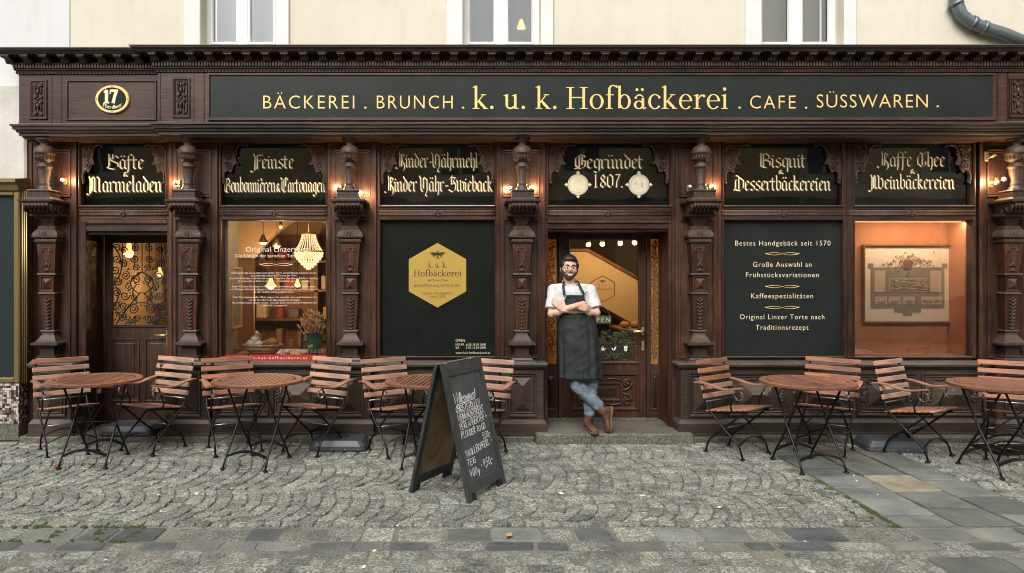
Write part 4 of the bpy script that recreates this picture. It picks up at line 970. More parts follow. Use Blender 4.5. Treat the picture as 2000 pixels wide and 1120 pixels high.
mod.loft([[(-.033, y, z) for z, y in pr], [(.033, y, z) for z, y in pr]])
for s_ in (-1, 1): mod.tube([(s_*.035, -.055+p[0], .012+p[2]) for p in spiral(0, 0, .026, 1.3, 0, 1, n=10)], .006, 5)
for q in (-.02, 0, .02): mod.ell((q, -.085, .012), (.009, .012, .016), 6, 5)
mod.xf(Matrix.Diagonal((1, .74, 1, 1))); mod_me = mod.mesh('modillion', 'cornice')
xx = XL-.05
while xx < 6.5:
    sec = 'L' if xx < XB-.10 else 'M'; y = YL if sec == 'L' else YM
    link('modillion', mod_me, cor[sec], (xx, y-.021, 3.7705+(0 if sec == 'L' else .002))); xx += .1835
# sign board
mb = MB(); sx0, sx1, sz0, sz1 = X(412, YM), X(1937, YM), Z(230, YM), Z(150, YM)
mb.ring(sx0-.03, sx1+.03, sz0-.03, sz1+.03, .034, YM-.001, YM-.022); mb.build('sign_frame', 'wood_red_h', em)
sb = MB(); sb.box(sx0, sx1, YM-.008, YM+.02, sz0, sz1); sb = sb.build('name_board', 'sign_black', shop)
yl = YM-.011
def sign(body, a, b, base, cap, fn=sans, **kw): return fn(body, X(a, yl), X(b, yl), Z(base, yl), cap*(DIST+yl)/FPX, yl, 'gold', sb, **kw)
sign('BÄCKEREI', 514, 692, 212.5, 25, spacing=1.2); sign('.', 711, 716, 212.5, 25); sign('BRUNCH', 736, 884, 212.5, 25, spacing=1.2); sign('.', 902, 907, 212.5, 25)
sign('k. u. k. Hofbäckerei', 922, 1422, 213, 42.5, fn=serif)
sign('.', 1442, 1447, 212.5, 25); sign('CAFE', 1465, 1554, 212.5, 25, spacing=1.2); sign('.', 1572, 1577, 212.5, 25); sign('SÜSSWAREN', 1595, 1812, 210.5, 25, spacing=1.1); sign('.', 1829, 1834, 210, 25)
# carved panels and sunk panel of the fascia
def carved_panel(parent, xc, y):
    z0, z1 = 3.225, 3.62; zc = (z0+z1)/2
    mb = MB(); mb.ring(xc-.088, xc+.088, z0, z1, .03, y-.001, y-.016); mb.ring(xc-.06, xc+.06, z0+.028, z1-.028, .008, y-.001, y-.01); o = mb.build('carved_panel', 'wood_red', parent)
    mb = MB()
    for t in (1, -1):
        for s_ in (-1, 1):
            mb.tube([(xc+s_*p[0], y-.012, zc+t*p[2]) for p in spiral(.028, .022, .02, 1.4, pi, -1, n=10)], .007, 6)
            mb.tube([(xc+s_*p[0], y-.012, zc+t*p[2]) for p in spiral(.03, .148, .02, 1.4, pi, 1, n=10)], .007, 6)
            mb.tube([(xc+s_*p[0], y-.010, zc+t*p[2]) for p in bez((.012, .03), (.05, .09), (.012, .14))], .006, 6)
        mb.ell((xc, y-.008, zc+t*.07), (.018, .022, .036), 8, 6); mb.ell((xc, y-.006, zc+t*.12), (.012, .014, .03), 6, 5)
    mb.ell((xc, y-.006, zc), (.016, .016, .016), 8, 6); mb.build('scroll_carving', 'carved', o)
carved_panel(ent, X(75, YL), YL); carved_panel(em, X(354, YM), YM); carved_panel(em, X(1987, YM), YM)
mb = MB()
for px_ in (101, 120): mb.box(X(px_, YL)-.004, X(px_, YL)+.004, YL-.006, YL, 3.19, 3.665)
mb.ring(X(130, YL), X(306, YL), 3.215, 3.615, .02, YL-.001, YL-.014); mb.build('panel_moulding', 'wood_red', ent)
mb = MB()
for px_ in (312, 378, 398, 1948, 1968): mb.box(X(px_, YM)-.005, X(px_, YM)+.005, YM-.007, YM, 3.19, 3.665)
mb.build('panel_moulding', 'wood_red', em)
# ---------------------------------------------------------------- house number plaque
c = P(219, 194, YL-.02); pl = empty('house_number_plaque', c, label='oval brass house number plaque 17 above the grilled door', cat='plaque')
mb = MB(); rx, rz = 33.5*.00509, 27.5*.00509
mb.loft([[(rx*f*cos(2*pi*q/40), y, rz*f*sin(2*pi*q/40)) for q in range(40)] for f, y in ((1, .02), (1, .004), (.97, -.003), (.84, -.003), (.82, .001))], False); mb.build('rim', 'gold', pl)
mb = MB(); mb.loft([[(rx*f*cos(2*pi*q/40), y, rz*f*sin(2*pi*q/40)) for q in range(40)] for f, y in ((.84, .018), (.84, .0025))]); mb.build('face', 'panel_black', pl)
mb = MB(); f = .005090
def pt17(a, b): return ((a-219)*f, (194-b)*f)
for q in rib([pt17(208, 176), pt17(208, 201)], [6.5*f, 6.5*f])+rib([pt17(203, 181), pt17(208, 176)], [3*f, 4*f])+rib([pt17(202.5, 201), pt17(213.5, 201)], 2.6*f)+rib([pt17(215, 177.5), pt17(230, 177.5)], 5*f)+rib([pt17(228.5, 176.5), pt17(224, 188), pt17(221, 202)], [6*f, 6*f, 6.5*f])+rib([pt17(215.5, 176), pt17(215.5, 184)], 2.4*f): mb.flat(q, -.0005)
mb.build('numerals', 'gold_pale', pl, fix=False)
black('Pfarr-Gasse', -.095, .095, -.098, .026, -.0005, 'gold_pale', pl, nib=.2, arc=.03)
mb = MB()
for a in (0, pi/2, pi, 1.5*pi): mb.ell((rx*.91*cos(a), -.004, rz*.91*sin(a)), (.006, .004, .006), 6, 5)
mb.build('screw', 'iron', pl)
# ---------------------------------------------------------------- the grilled side door
YD = .38
xd0, xd1 = -3.85, -3.02; gz0, gz1 = Z(637, YD), Z(473, YD); gx0, gx1 = -3.77, -3.11
mb = MB(); mb.box(X(150), X(166), .018, .12, ZB, ZW1-.002, .004); mb.box(X(325), X(330), .018, .12, ZB, ZW1-.002, .004)
mb.box(X(150)-.02, X(166)-.002, .121, YD+.06, ZB, ZW1-.01); mb.box(X(325)+.002, X(331)+.02, .121, YD+.06, ZB, ZW1-.01)
for z0, z1, y in ((Z(437), ZW1-.001, .012), (Z(444), Z(437), .03), (Z(452), Z(444), .016), (Z(458), Z(452), .05)): mb.box(X(166), X(325), y, YD+.06, z0, z1-.001, .003)
mb.build('door_surround', 'wood', shop)
def door(name, x0, x1, z0, z1, y, gx0, gx1, gz0, gz1, mat):
    mb = MB(); mb.box(x0, gx0, y, y+.05, z0, z1, .003); mb.box(gx1, x1, y, y+.05, z0, z1, .003); mb.box(gx0, gx1, y+.0015, y+.05, gz1, z1, .003); mb.box(gx0, gx1, y+.0015, y+.05, z0, gz0, .003)
    o = mb.build(name, mat, shop)
    mb = MB(); mb.ring(gx0-.012, gx1+.012, gz0-.012, gz1+.012, .022, y+.003, y-.012); mb.build('glazing_bead', mat, o)
    mb = MB(); mb.add([(gx0, y+.03, gz0), (gx1, y+.03, gz0), (gx1, y+.03, gz1), (gx0, y+.03, gz1)], [(0, 1, 2, 3)]); mb.build('pane', 'glass', o)
    return o
d1 = door('door', xd0, xd1, ZB, Z(458, YD)+.02, YD, gx0, gx1, gz0, gz1, 'wood')
for a, b in ((-3.78, -3.47), (-3.41, -3.10)):
    mb = MB(); mb.ring(a, b, .30, .98, .02, YD+.003, YD-.010); mb.box(a+.05, b-.05, YD-.006, YD+.01, .35, .93, .008); mb.build('door_panel', 'wood', d1)
# wrought iron grille
mb = MB(); yg = YD-.005; rr = random.Random(2); xc = (gx0+gx1)/2; W_, H_ = gx1-gx0, gz1-gz0
mb.ring(gx0, gx1, gz0, gz1, .012, yg+.006, yg-.006)
for q in (.18, .38, .5): 
    for s_ in ((-1, 1) if q != .5 else (1,)):
        xx = xc+s_*(.5-q)*W_; mb.tube([(xx, yg, gz1), (xx, yg, gz1-H_*(.30 if q != .5 else .36))], .0055, 5)
def scr(u, v, r, turns, a0, sg, t=.0068):
    for s_ in (-1, 1): mb.tube([(xc+s_*(p[0]), yg, p[2]) for p in spiral(u*W_, gz1-v*H_, r, turns, a0, sg, n=12)], t, 5)
for u, v, r, tn, a0, sg in ((.41, .07, .045, 1.5, 0, 1), (.30, .10, .04, 1.5, pi, -1), (.12, .07, .045, 1.6, pi/2, 1), (.12, .20, .045, 1.6, 0, -1), (.42, .20, .045, 1.5, pi, 1), (.30, .26, .045, 1.7, 0, 1), (.10, .31, .04, 1.5, pi, -1), (.44, .33, .05, 1.5, 0, -1), (.27, .40, .05, 1.8, pi/2, 1),
        (.10, .45, .05, 1.6, 0, 1), (.40, .46, .05, 1.7, pi, 1), (.23, .53, .045, 1.6, -pi/2, -1), (.42, .60, .055, 1.8, 0, 1), (.28, .64, .05, 1.6, pi, 1), (.12, .66, .04, 1.5, pi/2, -1), (.43, .75, .05, 1.6, 0, -1), (.30, .76, .05, 1.7, pi, 1), (.14, .80, .055, 1.8, pi/2, 1), (.33, .89, .06, 1.9, 0, 1), (.09, .92, .045, 1.8, pi, -1), (.20, .94, .04, 1.7, 0, -1)): scr(u, v, r, tn, a0, sg)
for a, b, c_ in (((.02, .36), (.35, .5), (.03, .62)), ((.46, .05), (.2, .3), (.46, .5)), ((.46, .5), (.3, .62), (.47, .78)), ((.05, .62), (.2, .75), (.42, .97)), ((.0, .36), (.2, .42), (.1, .5)), ((.47, .78), (.35, .9), (.1, .97)), ((.08, .5), (.22, .6), (.08, .72)), ((.0, .72), (.2, .72), (.3, .85))):
    for s_ in (-1, 1): mb.tube([(xc+s_*p[0]*W_, yg-.004, gz1-p[2]*H_) for p in bez(a, b, c_, 10)], .0075, 5)
for q in range(60):
    u, v = rr.uniform(.02, .47), rr.uniform(.3, .97)
    for s_ in (-1, 1): mb.tube([(xc+s_*u*W_, yg-.004, gz1-v*H_), (xc+s_*(u+rr.uniform(-.03, .03))*W_, yg-.007, gz1-(v+rr.uniform(-.02, .02))*H_)], [.003, .010], 6)
for q in range(11): zz = gz0+q*H_/10*1.0
mb.build('iron_grille', 'grille', d1)
mb = MB(); hx, hz = -3.16, 1.0; mb.box(hx-.018, hx+.018, YD-.012, YD, hz-.1, hz+.07, .005); mb.tube([(hx, YD-.01, hz+.02), (hx, YD-.06, hz+.02), (hx-.015, YD-.065, hz+.02), (hx-.12, YD-.065, hz+.022)], .010, 8); mb.build('handle', 'brass', d1)
# ---------------------------------------------------------------- the entrance
YE = .42
ex0, ex1 = X(1065), X(1312)
mb = MB(); mb.box(X(1062), X(1070), .018, .12, .101, ZW1-.002, .004); mb.box(X(1307), X(1315), .018, .12, .101, ZW1-.002, .004)
mb.box(ex0-.03, ex0+.012, .121, YE+.06, .101, ZW1-.01); mb.box(ex1-.006, ex1+.03, .121, YE+.06, .101, ZW1-.01)
for z0, z1, y in ((Z(436), ZW1-.001, .012), (Z(441), Z(436), .03), (Z(447), Z(441), .02), (Z(452), Z(447), .045)): mb.box(ex0+.013, ex1-.007, y, YE+.06, z0, z1-.001, .003)
mb.build('door_surround', 'wood_red', shop)
ed0, ed1, eg0, eg1 = 1.10, 2.01, 1.178, 1.934; egz0, egz1 = Z(708, YE), Z(467, YE)
mb = MB(); mb.box(1.060, 1.098, YE-.03, YE+.06, .101, Z(452, .1)-.0, .003); mb.box(2.012, 2.050, YE-.03, YE+.06, .101, Z(452, .1), .003); mb.build('door_post', 'wood', shop)
d2 = door('entrance_door', ed0, ed1, .12, Z(455, YE)+.03, YE, eg0, eg1, egz0, egz1, 'wood_red')
# carved lower panel
mb = MB(); px0, px1, pz0, pz1 = 1.19, 1.925, .20, .60; mb.ring(px0, px1, pz0, pz1, .03, YE+.003, YE-.014); mb.build('door_panel', 'wood_red', d2)
mb = MB(); xm, zm = (px0+px1)/2, (pz0+pz1)/2
mb.ring(xm-.19, xm+.19, zm-.10, zm+.10, .025, YE+.002, YE-.012); mb.box(xm-.13, xm+.13, YE-.006, YE+.01, zm-.045, zm+.045, .004)
for s_ in (-1, 1):
    for t in (-1, 1):
        mb.tube([(xm+s_*p[0], YE-.008, zm+t*p[2]) for p in spiral(.25, .10, .045, 1.5, -pi*.6, -1, n=12)], .013, 6); mb.tube([(xm+s_*p[0], YE-.006, zm+t*p[2]) for p in bez((.2, .02), (.27, .02), (.30, .09))], .012, 6)
        mb.tube([(xm+s_*p[0], YE-.006, zm+t*p[2]) for p in bez((.02, .13), (.09, .16), (.19, .12))], .010, 6)
mb.build('scroll_carving', 'wood_red', d2)
mb = MB(); hx, hz = 1.975, Z(650, YE); mb.box(hx-.016, hx+.016, YE-.012, YE, hz-.03, hz+.06, .005); mb.box(hx-.016, hx+.016, YE-.012, YE, hz-.20, hz-.09, .005); mb.tube([(hx, YE-.01, hz+.02), (hx, YE-.06, hz+.02), (hx-.015, YE-.065, hz+.02), (hx-.12, YE-.065, hz+.012)], .011, 8); mb.build('handle', 'brass', d2)
# printed marks on the entrance glass
ys = YE+.026
mb = MB(); hp = hexa(1177, 565, 23, 26, ys)
for a, b in zip(hp, hp[1:]+hp[:1]):
    for q in rib([a, b], .008): mb.flat(q, ys)
hx_ = mb.build('hexagon_print', 'black_print', d2, fix=False)
eagle(X(1177, ys), Z(550, ys), .033, ys, 'black_print', hx_); serif('k. u. k.', X(1169, ys), X(1185, ys), Z(559, ys), .026, ys, 'black_print', hx_); serif('Hofbäckerei', X(1158, ys), X(1196, ys), Z(567, ys), .028, ys, 'black_print', hx_)
mb = MB(); mw = MB()
for j, pxs in enumerate((1178, 1199, 1222)):
    c = P(pxs, 681, ys); R_ = .046
    for q in disc(c.x, c.z, R_, 24): mb.flat(q, ys)
    y2 = ys-.002
    if j == 0:
        for q in [[(c.x-.022, c.z+.008), (c.x-.018, c.z-.02), (c.x+.010, c.z-.02), (c.x+.014, c.z+.008)]]+bowl(c.x+.016, c.z-.004, .012, .010, .004, .004, -90, 90, 8)+rc(c.x-.024, c.z-.027, c.x+.018, c.z-.023)+rib([(c.x-.008, c.z+.013), (c.x-.004, c.z+.02), (c.x-.008, c.z+.028)], .003)+rib([(c.x+.002, c.z+.013), (c.x+.006, c.z+.02), (c.x+.002, c.z+.028)], .003): mw.flat(q, y2)
    elif j == 1:
        for q in [[(c.x-.002, c.z-.026), (c.x-.024, c.z-.008), (c.x-.026, c.z+.012), (c.x-.008, c.z-.002)], [(c.x+.000, c.z-.026), (c.x+.024, c.z-.004), (c.x+.024, c.z+.026), (c.x+.002, c.z+.006)]]: mw.flat(q, y2)
    else:
        for q in [[(c.x-.013, c.z-.03), (c.x+.013, c.z-.03), (c.x+.018, c.z+.018), (c.x-.018, c.z+.018)]]+rc(c.x-.021, c.z+.020, c.x+.021, c.z+.029): mw.flat(q, y2)
        for q in disc(c.x, c.z-.006, .007, 10): mb.flat(q, y2-.002)
st = mb.build('sticker', 'black_print', d2, fix=False); mw.build('icon', 'white_print', st, fix=False)
# amber etched side lights
def amber():
    m = bpy.data.materials.new('etched_amber_glass'); m.use_nodes = True; n = m.node_tree; b = n.nodes['Principled BSDF']
    nz = node(n, 'ShaderNodeTexNoise', Scale=7.0, Detail=5.0); n.links.new(coords(n), nz.inputs['Vector'])
    r = ramp(n, [(0.3, (0.62, 0.33, 0.11)), (0.7, (0.86, 0.56, 0.24))]); n.links.new(nz.outputs['Fac'], r.inputs[0])
    tr = n.nodes.new('ShaderNodeBsdfTranslucent'); n.links.new(r.outputs[0], tr.inputs['Color']); n.links.new(r.outputs[0], b.inputs['Base Color']); b.inputs['Roughness'].default_value = .25
    mx = n.nodes.new('ShaderNodeMixShader'); mx.inputs[0].default_value = .75; o = n.nodes['Material Output']
    n.links.new(b.outputs[0], mx.inputs[1]); n.links.new(tr.outputs[0], mx.inputs[2]); n.links.new(mx.outputs[0], o.inputs['Surface']); return m
M['amber'] = amber(); M['etch'] = simple('etched_ornament', (0.19, 0.085, 0.03), .5)
for a, b in ((.905, 1.045), (2.062, 2.150)):
    a_, b_ = (a, b); mb = MB()
    mb.box(a_-.025, a_, YE+.0, YE+.05, .101, 2.14, .002); mb.box(b_, b_+.012, YE, YE+.05, .101, 2.14, .002); mb.box(a_, b_, YE+.001, YE+.05, egz1, 2.14, .002); mb.box(a_, b_, YE+.001, YE+.05, .101, egz0-.02, .002)
    o = mb.build('side_light', 'wood', shop)
    mb = MB(); mb.box(a_, b_, YE+.02, YE+.026, egz0-.02, egz1); mb.build('pane', 'amber', o)
    mb = MB(); mb.ring(a_+.01, b_-.01, .20, .60, .018, YE+.002, YE-.01); mb.pyramid(a_+.03, b_-.03, .23, .57, YE+.002, YE-.025); mb.build('raised_panel', 'wood', o)
    mb = MB(); xm = (a_+b_)/2; w = (b_-a_)/2
    q = 0; zz = egz1-.06
    rr = random.Random(4)
    while zz > egz0+.03:
        s_ = 1 if q % 2 else -1
        mb.tube([(xm+s_*p[0], YE+.015, p[2]) for p in spiral(0, zz, w*.62, 1.3, pi*.5, 1, n=12)], .006, 5)
        for t in range(7):
            a2 = rr.uniform(0, 2*pi); mb.ell((xm+w*.6*cos(a2), YE+.016, zz+w*.9*sin(a2)), (.014*rr.uniform(.6, 1.2), .004, .011), 6, 4)
        zz -= w*1.5; q += 1
    mb.tube([(xm+w*.35*sin(t*.6), YE+.015, egz1-.03-(egz1-egz0-.04)*t/40) for t in range(41)], .005, 5)
    mb.build('foliage_ornament', 'etch', o)
# added dark sheets standing in for the dim room, blocking its lamps; lintel boxes
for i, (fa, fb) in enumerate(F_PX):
    mb = MB(); a, b = X(fa)-.13, X(fb)+.13; yb = .26+.003*i; mb.box(a, b, yb, yb+.02, Z(425, .02), ZS+.13); mb.box(a, b, .112, .259, ZS+.03, ZS+.13); a, b = X(fa), X(fb); mb.box(a, b, .121, .259, Z(429, .02), Z(424, .02)); mb.build('transom_dark_screen', 'dark_void', TRANS[i])
# ---------------------------------------------------------------- wall lamps
def wall_lamp(px_, py_, Y, lit=True, label='', side=1, power=4.0):
    p = P(px_, py_, Y); t = empty('wall_lamp', p, label=label, cat='wall lamp', group='small spot lamps beside the columns')
    mb = MB(); mb.box(-.02, .02, -Y-.012, -Y+.0, -.035, .035, .004); mb.build('wall_plate', 'brass_dull', t)
    mb = MB(); mb.tube([(0, -Y-.01, 0), (0, -Y*.5, -.005), (0, .012, 0)], .006, 6); mb.build('arm', 'brass_dull', t)
    mb = MB(); mb.lathe([(-.024, .012), (-.02, .02), (.0, .024), (.004, .020)], 0, 0, 12); mb.xf(Matrix.Rotation(radians(-70*side), 4, 'Y')); mb.build('lamp_shade', 'steel', t)
    mb = MB(); mb.ell((side*.012, 0, .006), (.019, .019, .019), 10, 7); mb.build('bulb', 'bulb' if lit else 'white_paint', t)
    if lit: point_light('lamp_light', (side*.045, -.012, .01), power, r=.02, parent=t)
    return t
wall_lamp(119, 353, -.09, True, 'lit spot lamp beside the outermost column next to the brass-framed shop', 1)
wall_lamp(345, 358, -.06, True, 'lit spot lamp between the Marmeladen transom and the second column', -1)
wall_lamp(662, 366, -.06, True, 'lit spot lamp beside the third column, towards the Cartonagen transom', -1)
wall_lamp(703, 378, -.10, True, 'lit spot lamp beside the third column, towards the Kinder transom', 1)
wall_lamp(998, 369, -.07, True, 'lit spot lamp beside the fourth column, towards the Kinder transom', -1)
wall_lamp(1037, 368, -.06, True, 'lit spot lamp beside the column next to the entrance, towards the entrance', 1)
wall_lamp(1350, 366, -.09, False, 'unlit spot lamp beside the column between entrance and Bisquit transom', -1)
wall_lamp(1391, 366, -.06, True, 'lit spot lamp beside the column next to the Bisquit transom', 1)
wall_lamp(1948, 358, -.10, True, 'lit spot lamp beside the last column, the lower of its pair', -1)
wall_lamp(1963, 351, -.12, True, 'lit spot lamp beside the last column, the upper of its pair', -1)
t = empty('motion_sensor', P(1926, 306, -.01), label='small brass motion sensor on the pier beside the last column', cat='sensor')
mb = MB(); mb.box(-.022, .022, -.012, .012, -.05, .05, .004); mb.build('plate', 'brass', t); mb = MB(); mb.tube([(0, -.01, -.02), (.03, -.05, -.005), (.06, -.06, .01)], [.012, .014, .016], 8); mb.build('head', 'brass', t)
# ---------------------------------------------------------------- the house above
house = empty('bakery_house', label='cream plastered house front with white casement windows above the shopfront', cat='house')
YW, WX0 = .12, X(137, .12)
WIN = [(393, 541, 'W1'), (904, 1056, 'W2'), (1486, 1646, 'W3')]
wz0, wz1 = 4.07, 5.75
segs = [WX0]+[v for a, b, _ in WIN for v in (X(a, YW), X(b, YW))]+[10.0]
mb = MB()
for q in range(0, len(segs), 2): mb.box(segs[q], segs[q+1], YW, YW+.45, 3.2, 9.0)
for a, b, _ in WIN: mb.box(X(a, YW), X(b, YW), YW+.001, YW+.45, 3.2, wz0); mb.box(X(a, YW), X(b, YW), YW+.001, YW+.45, wz1, 9.0)
mb.build('wall', 'cream', house)
mb = MB(); mb.box(PX[5][1]+.002, 12.0, -.02, .4, 0, 3.03, .01); mb.box(6.75, 12.0, -.02, .119, 3.03, 9.0); mb.build('side_wall', 'cream', house)
mb = MB(); mb.box(PX[5][1]+.05, 12.0, -.06, -.021, 0, .5, .01); mb.build('side_plinth', 'step_stone', house)
for j, (a, b, nme) in enumerate(WIN):
    x0, x1 = X(a, YW), X(b, YW); yq = YW+.14
    mb = MB(); fw = .055
    mb.box(x0, x0+fw, yq, yq+.06, wz0, wz1, .004); mb.box(x1-fw, x1, yq, yq+.06, wz0, wz1, .004); mb.box(x0+fw, x1-fw, yq+.001, yq+.06, wz0, wz0+fw, .004); mb.box(x0+fw, x1-fw, yq+.001, yq+.06, wz1-fw, wz1, .004)
    xm = (x0+x1)/2; mb.box(xm-.055, xm+.055, yq-.01, yq+.06, wz0+.01, wz1-.01, .006)
    o = mb.build('window', 'white_paint', house)
    for p0, p1 in ((x0+fw, xm-.055), (xm+.055, x1-fw)):
        mb = MB(); mb.ring(p0, p1, wz0+fw, wz1-fw, .028, yq+.02, yq-.004); mb.build('casement', 'white_paint', o)
        mb = MB(); mb.add([(p0, yq+.03, wz0+fw), (p1, yq+.03, wz0+fw), (p1, yq+.03, wz1-fw), (p0, yq+.03, wz1-fw)], [(0, 1, 2, 3)]); mb.build('pane', 'glass_up', o)
    mb = MB(); mb.box(x0, x1, yq+.35, yq+.37, wz0, wz1); mb.build('curtain', simple('curtain_%d' % j, ((.55, .58, .58), (.2, .22, .22), (.42, .36, .24))[j], .9), o)
    mb = MB(); mb.box(x0-.17, x0-.001, YW-.03, YW+.1, 3.7, wz1+.15, .006); mb.box(x1+.001, x1+.13, YW-.03, YW+.1, 3.7, wz1+.15, .006); mb.box(x0-.04, x1+.04, YW-.02, YW+.14, wz0-.09, wz0-.01, .006); mb.build('window_surround', 'white_trim', o)
# table lamp glimpsed in the middle window
p = P(1018, 47, YW+.33); t = empty('window_lamp', p, label='small lit lamp behind the pane of the upper middle window', cat='lamp')
mb = MB(); mb.lathe([(-.05, .05), (.03, .022), (.05, .015)], 0, 0, 12); mb.build('lamp_shade', 'bulb_soft', t)
dp = empty('downpipe', label='grey zinc downpipe bending along the cream wall above the cornice', cat='downpipe')
pts = [P(1868, -160, YW-.08), P(1868, -10, YW-.08), P(1870, 12, YW-.08), P(1878, 30, YW-.08), P(1893, 42, YW-.08), P(1920, 54, YW-.08), P(1960, 66, YW-.08), P(2060, 108, YW-.08)]
mb = MB(); mb.tube(pts, .062, 14); mb.build('pipe', 'zinc', dp)
mb = MB()
for (a, b), (c_, d_) in (((1866, 4), (1868.6, 10)), ((1896, 43.5), (1903, 46.5)), ((1918, 53), (1924, 55))):
    mb.tube([P(a, b, YW-.08), P(c_, d_, YW-.08)], .072, 14)
mb.tube([P(1921, 56, YW-.08), P(1917, 62, YW+.02)], .012, 6); mb.build('collar', 'zinc', dp)
# ---------------------------------------------------------------- neighbouring shop at the edge
nb = empty('neighbour_house', label='pale house with brass-framed dark shop window and mosaic base beside the bakery', cat='house')
NX = -4.455
mb = MB(); mb.box(-12, WX0-.002, YW-.01, YW+.4, 3.2, 9.0); mb.build('upper_wall', 'white_wall', nb)
mb = MB(); mb.box(-12, NX, -.03, .4, Z(352, -.05), 3.62, .02); mb.build('wall', 'grey_wall', nb)
mb = MB(); mb.loft([[(x, y, z) for y, z in ((.1, Z(372, -.2)), (-.19, Z(372, -.2)), (-.21, Z(362, -.2)), (-.25, Z(357, -.2)), (-.25, Z(351, -.2)), (.1, Z(342, -.1)))] for x in (-12, NX+.025)]); mb.build('ledge', 'brass_dull', nb)
mb = MB(); mb.box(-12, X(27, -.14), -.12, .3, Z(740, -.14), Z(377, -.14)); mb.build('shop_panel', 'green_panel', nb)
mb = MB(); xq = X(28, -.15); zt, zb_ = Z(373, -.15), Z(748, -.15)
mb.box(xq, X(40, -.15), -.17, .3, zb_, zt, .01); mb.box(-12, xq, -.165, .3, Z(382, -.15), zt-.001, .008); mb.box(-12, xq, -.165, .3, zb_+.001, Z(738, -.15), .008)
mb.box(X(40, -.15)+.001, NX-.012, -.135, .3, zb_, zt); mb.build('brass_frame', 'brass_dull', nb)
for q in range(3): mb = MB(); mb.tube([(X(41.6, -.14)+.011+q*.021, -.138, zb_), (X(41.6, -.14)+.011+q*.021, -.138, zt)], .008, 8); mb.build('brass_reed', 'brass_dull', nb)
for q in range(7): mb = MB(); mb.tube([(NX-.014, -.118+q*.024, zb_), (NX-.014, -.118+q*.024, zt)], .0095, 8); mb.build('brass_reed', 'brass_dull', nb)
mb = MB(); mb.box(-12, NX-.004, -.145, .3, .0, zb_-.002); mb.build('base', 'step_stone', nb)
def mosaic_mat():
    m, n, b = new_mat('mosaic_tile'); rv = random_value(n)
    r = ramp(n, [(0.0, (.04, .03, .025)), (.2, (.07, .05, .04)), (.21, (.30, .26, .22)), (.5, (.42, .38, .33)), (.51, (.16, .12, .10)), (.7, (.2, .17, .14)), (.71, (.6, .56, .5)), (1.0, (.7, .66, .6))]); r.color_ramp.interpolation = 'CONSTANT'
    n.links.new(rv, r.inputs[0]); n.links.new(r.outputs[0], b.inputs['Base Color']); b.inputs['Roughness'].default_value = .3; return m
M['mosaic'] = mosaic_mat(); mb = MB(); s_ = .0225
nz_ = int((zb_-.17)/s_)
for j in range(nz_):
    for q in range(64): x1 = NX-.006-q*s_; mb.box(x1-s_+.002, x1, -.151, -.14, .17+j*s_, .17+(j+1)*s_-.002)
    for q in range(7): mb.box(NX-.006, NX+.002, -.15+q*s_, -.15+(q+1)*s_-.002, .17+j*s_, .17+(j+1)*s_-.002)
tag(mb.build('mosaic_tile', 'mosaic', nb), kind='stuff')
# ---------------------------------------------------------------- the house across the street (seen mirrored in the panes)
oh = empty('opposite_house', label='ochre house across the street, seen only mirrored in the shop panes', cat='house')
YO = -10.4
M['ochre'] = plaster('ochre_plaster', (.62, .50, .30), (.50, .40, .24), scale=.8); M['brown_door'] = simple('brown_gate', (.13, .05, .028), .5)
mb = MB(); mb.box(-24, 24, YO-.4, YO, 0, 5.9); mb.build('wall', 'ochre', oh)
mb = MB(); mb.box(-24, 24, YO-.01, YO+.06, 0, 1.1); mb.build('plinth', 'step_stone', oh)
mb = MB(); mb.box(-24, 24, YO, YO+.25, 5.9, 6.15, .05); mb.box(-24, 24, YO, YO+.08, 3.35, 3.55, .02); mb.build('string_course', 'step_stone', oh)
for x0 in range(-21, 22, 3):
    for z0 in (4.1,) if x0 != 99 else ():
        mb = MB(); mb.ring(x0-.62, x0+.62, z0-.1, z0+1.55, .14, YO, YO+.05); mb.box(x0-.5, x0+.5, YO+.005, YO+.02, z0, z0+1.45); mb.box(x0-.03, x0+.03, YO+.02, YO+.04, z0, z0+1.45); o = mb.build('window', 'grey_wall', oh)
        for a, b in ((-.45, -.05), (.05, .45)):
            mb = MB(); mb.box(x0+a, x0+b, YO+.02, YO+.03, z0+.08, z0+1.38); mb.build('pane', simple('opposite_pane', (.05, .06, .065), .08) if 'opposite_pane' not in bpy.data.materials else bpy.data.materials['opposite_pane'], o)
for x0, w, m_ in ((10.6, 1.0, 'brown_door'), (-4.0, .9, 'brown_door'), (3.0, .8, 'brown_door')):
    mb = MB(); mb.ring(x0-w-.18, x0+w+.18, .0, 3.1, .2, YO+.0, YO+.10); o = mb.build('door_surround', 'step_stone', oh)
    mb = MB(); mb.box(x0-w, x0+w, YO+.01, YO+.04, .02, 2.95); mb.box(x0-.02, x0+.02, YO+.04, YO+.06, .02, 2.9); mb.build('gate', m_, o)
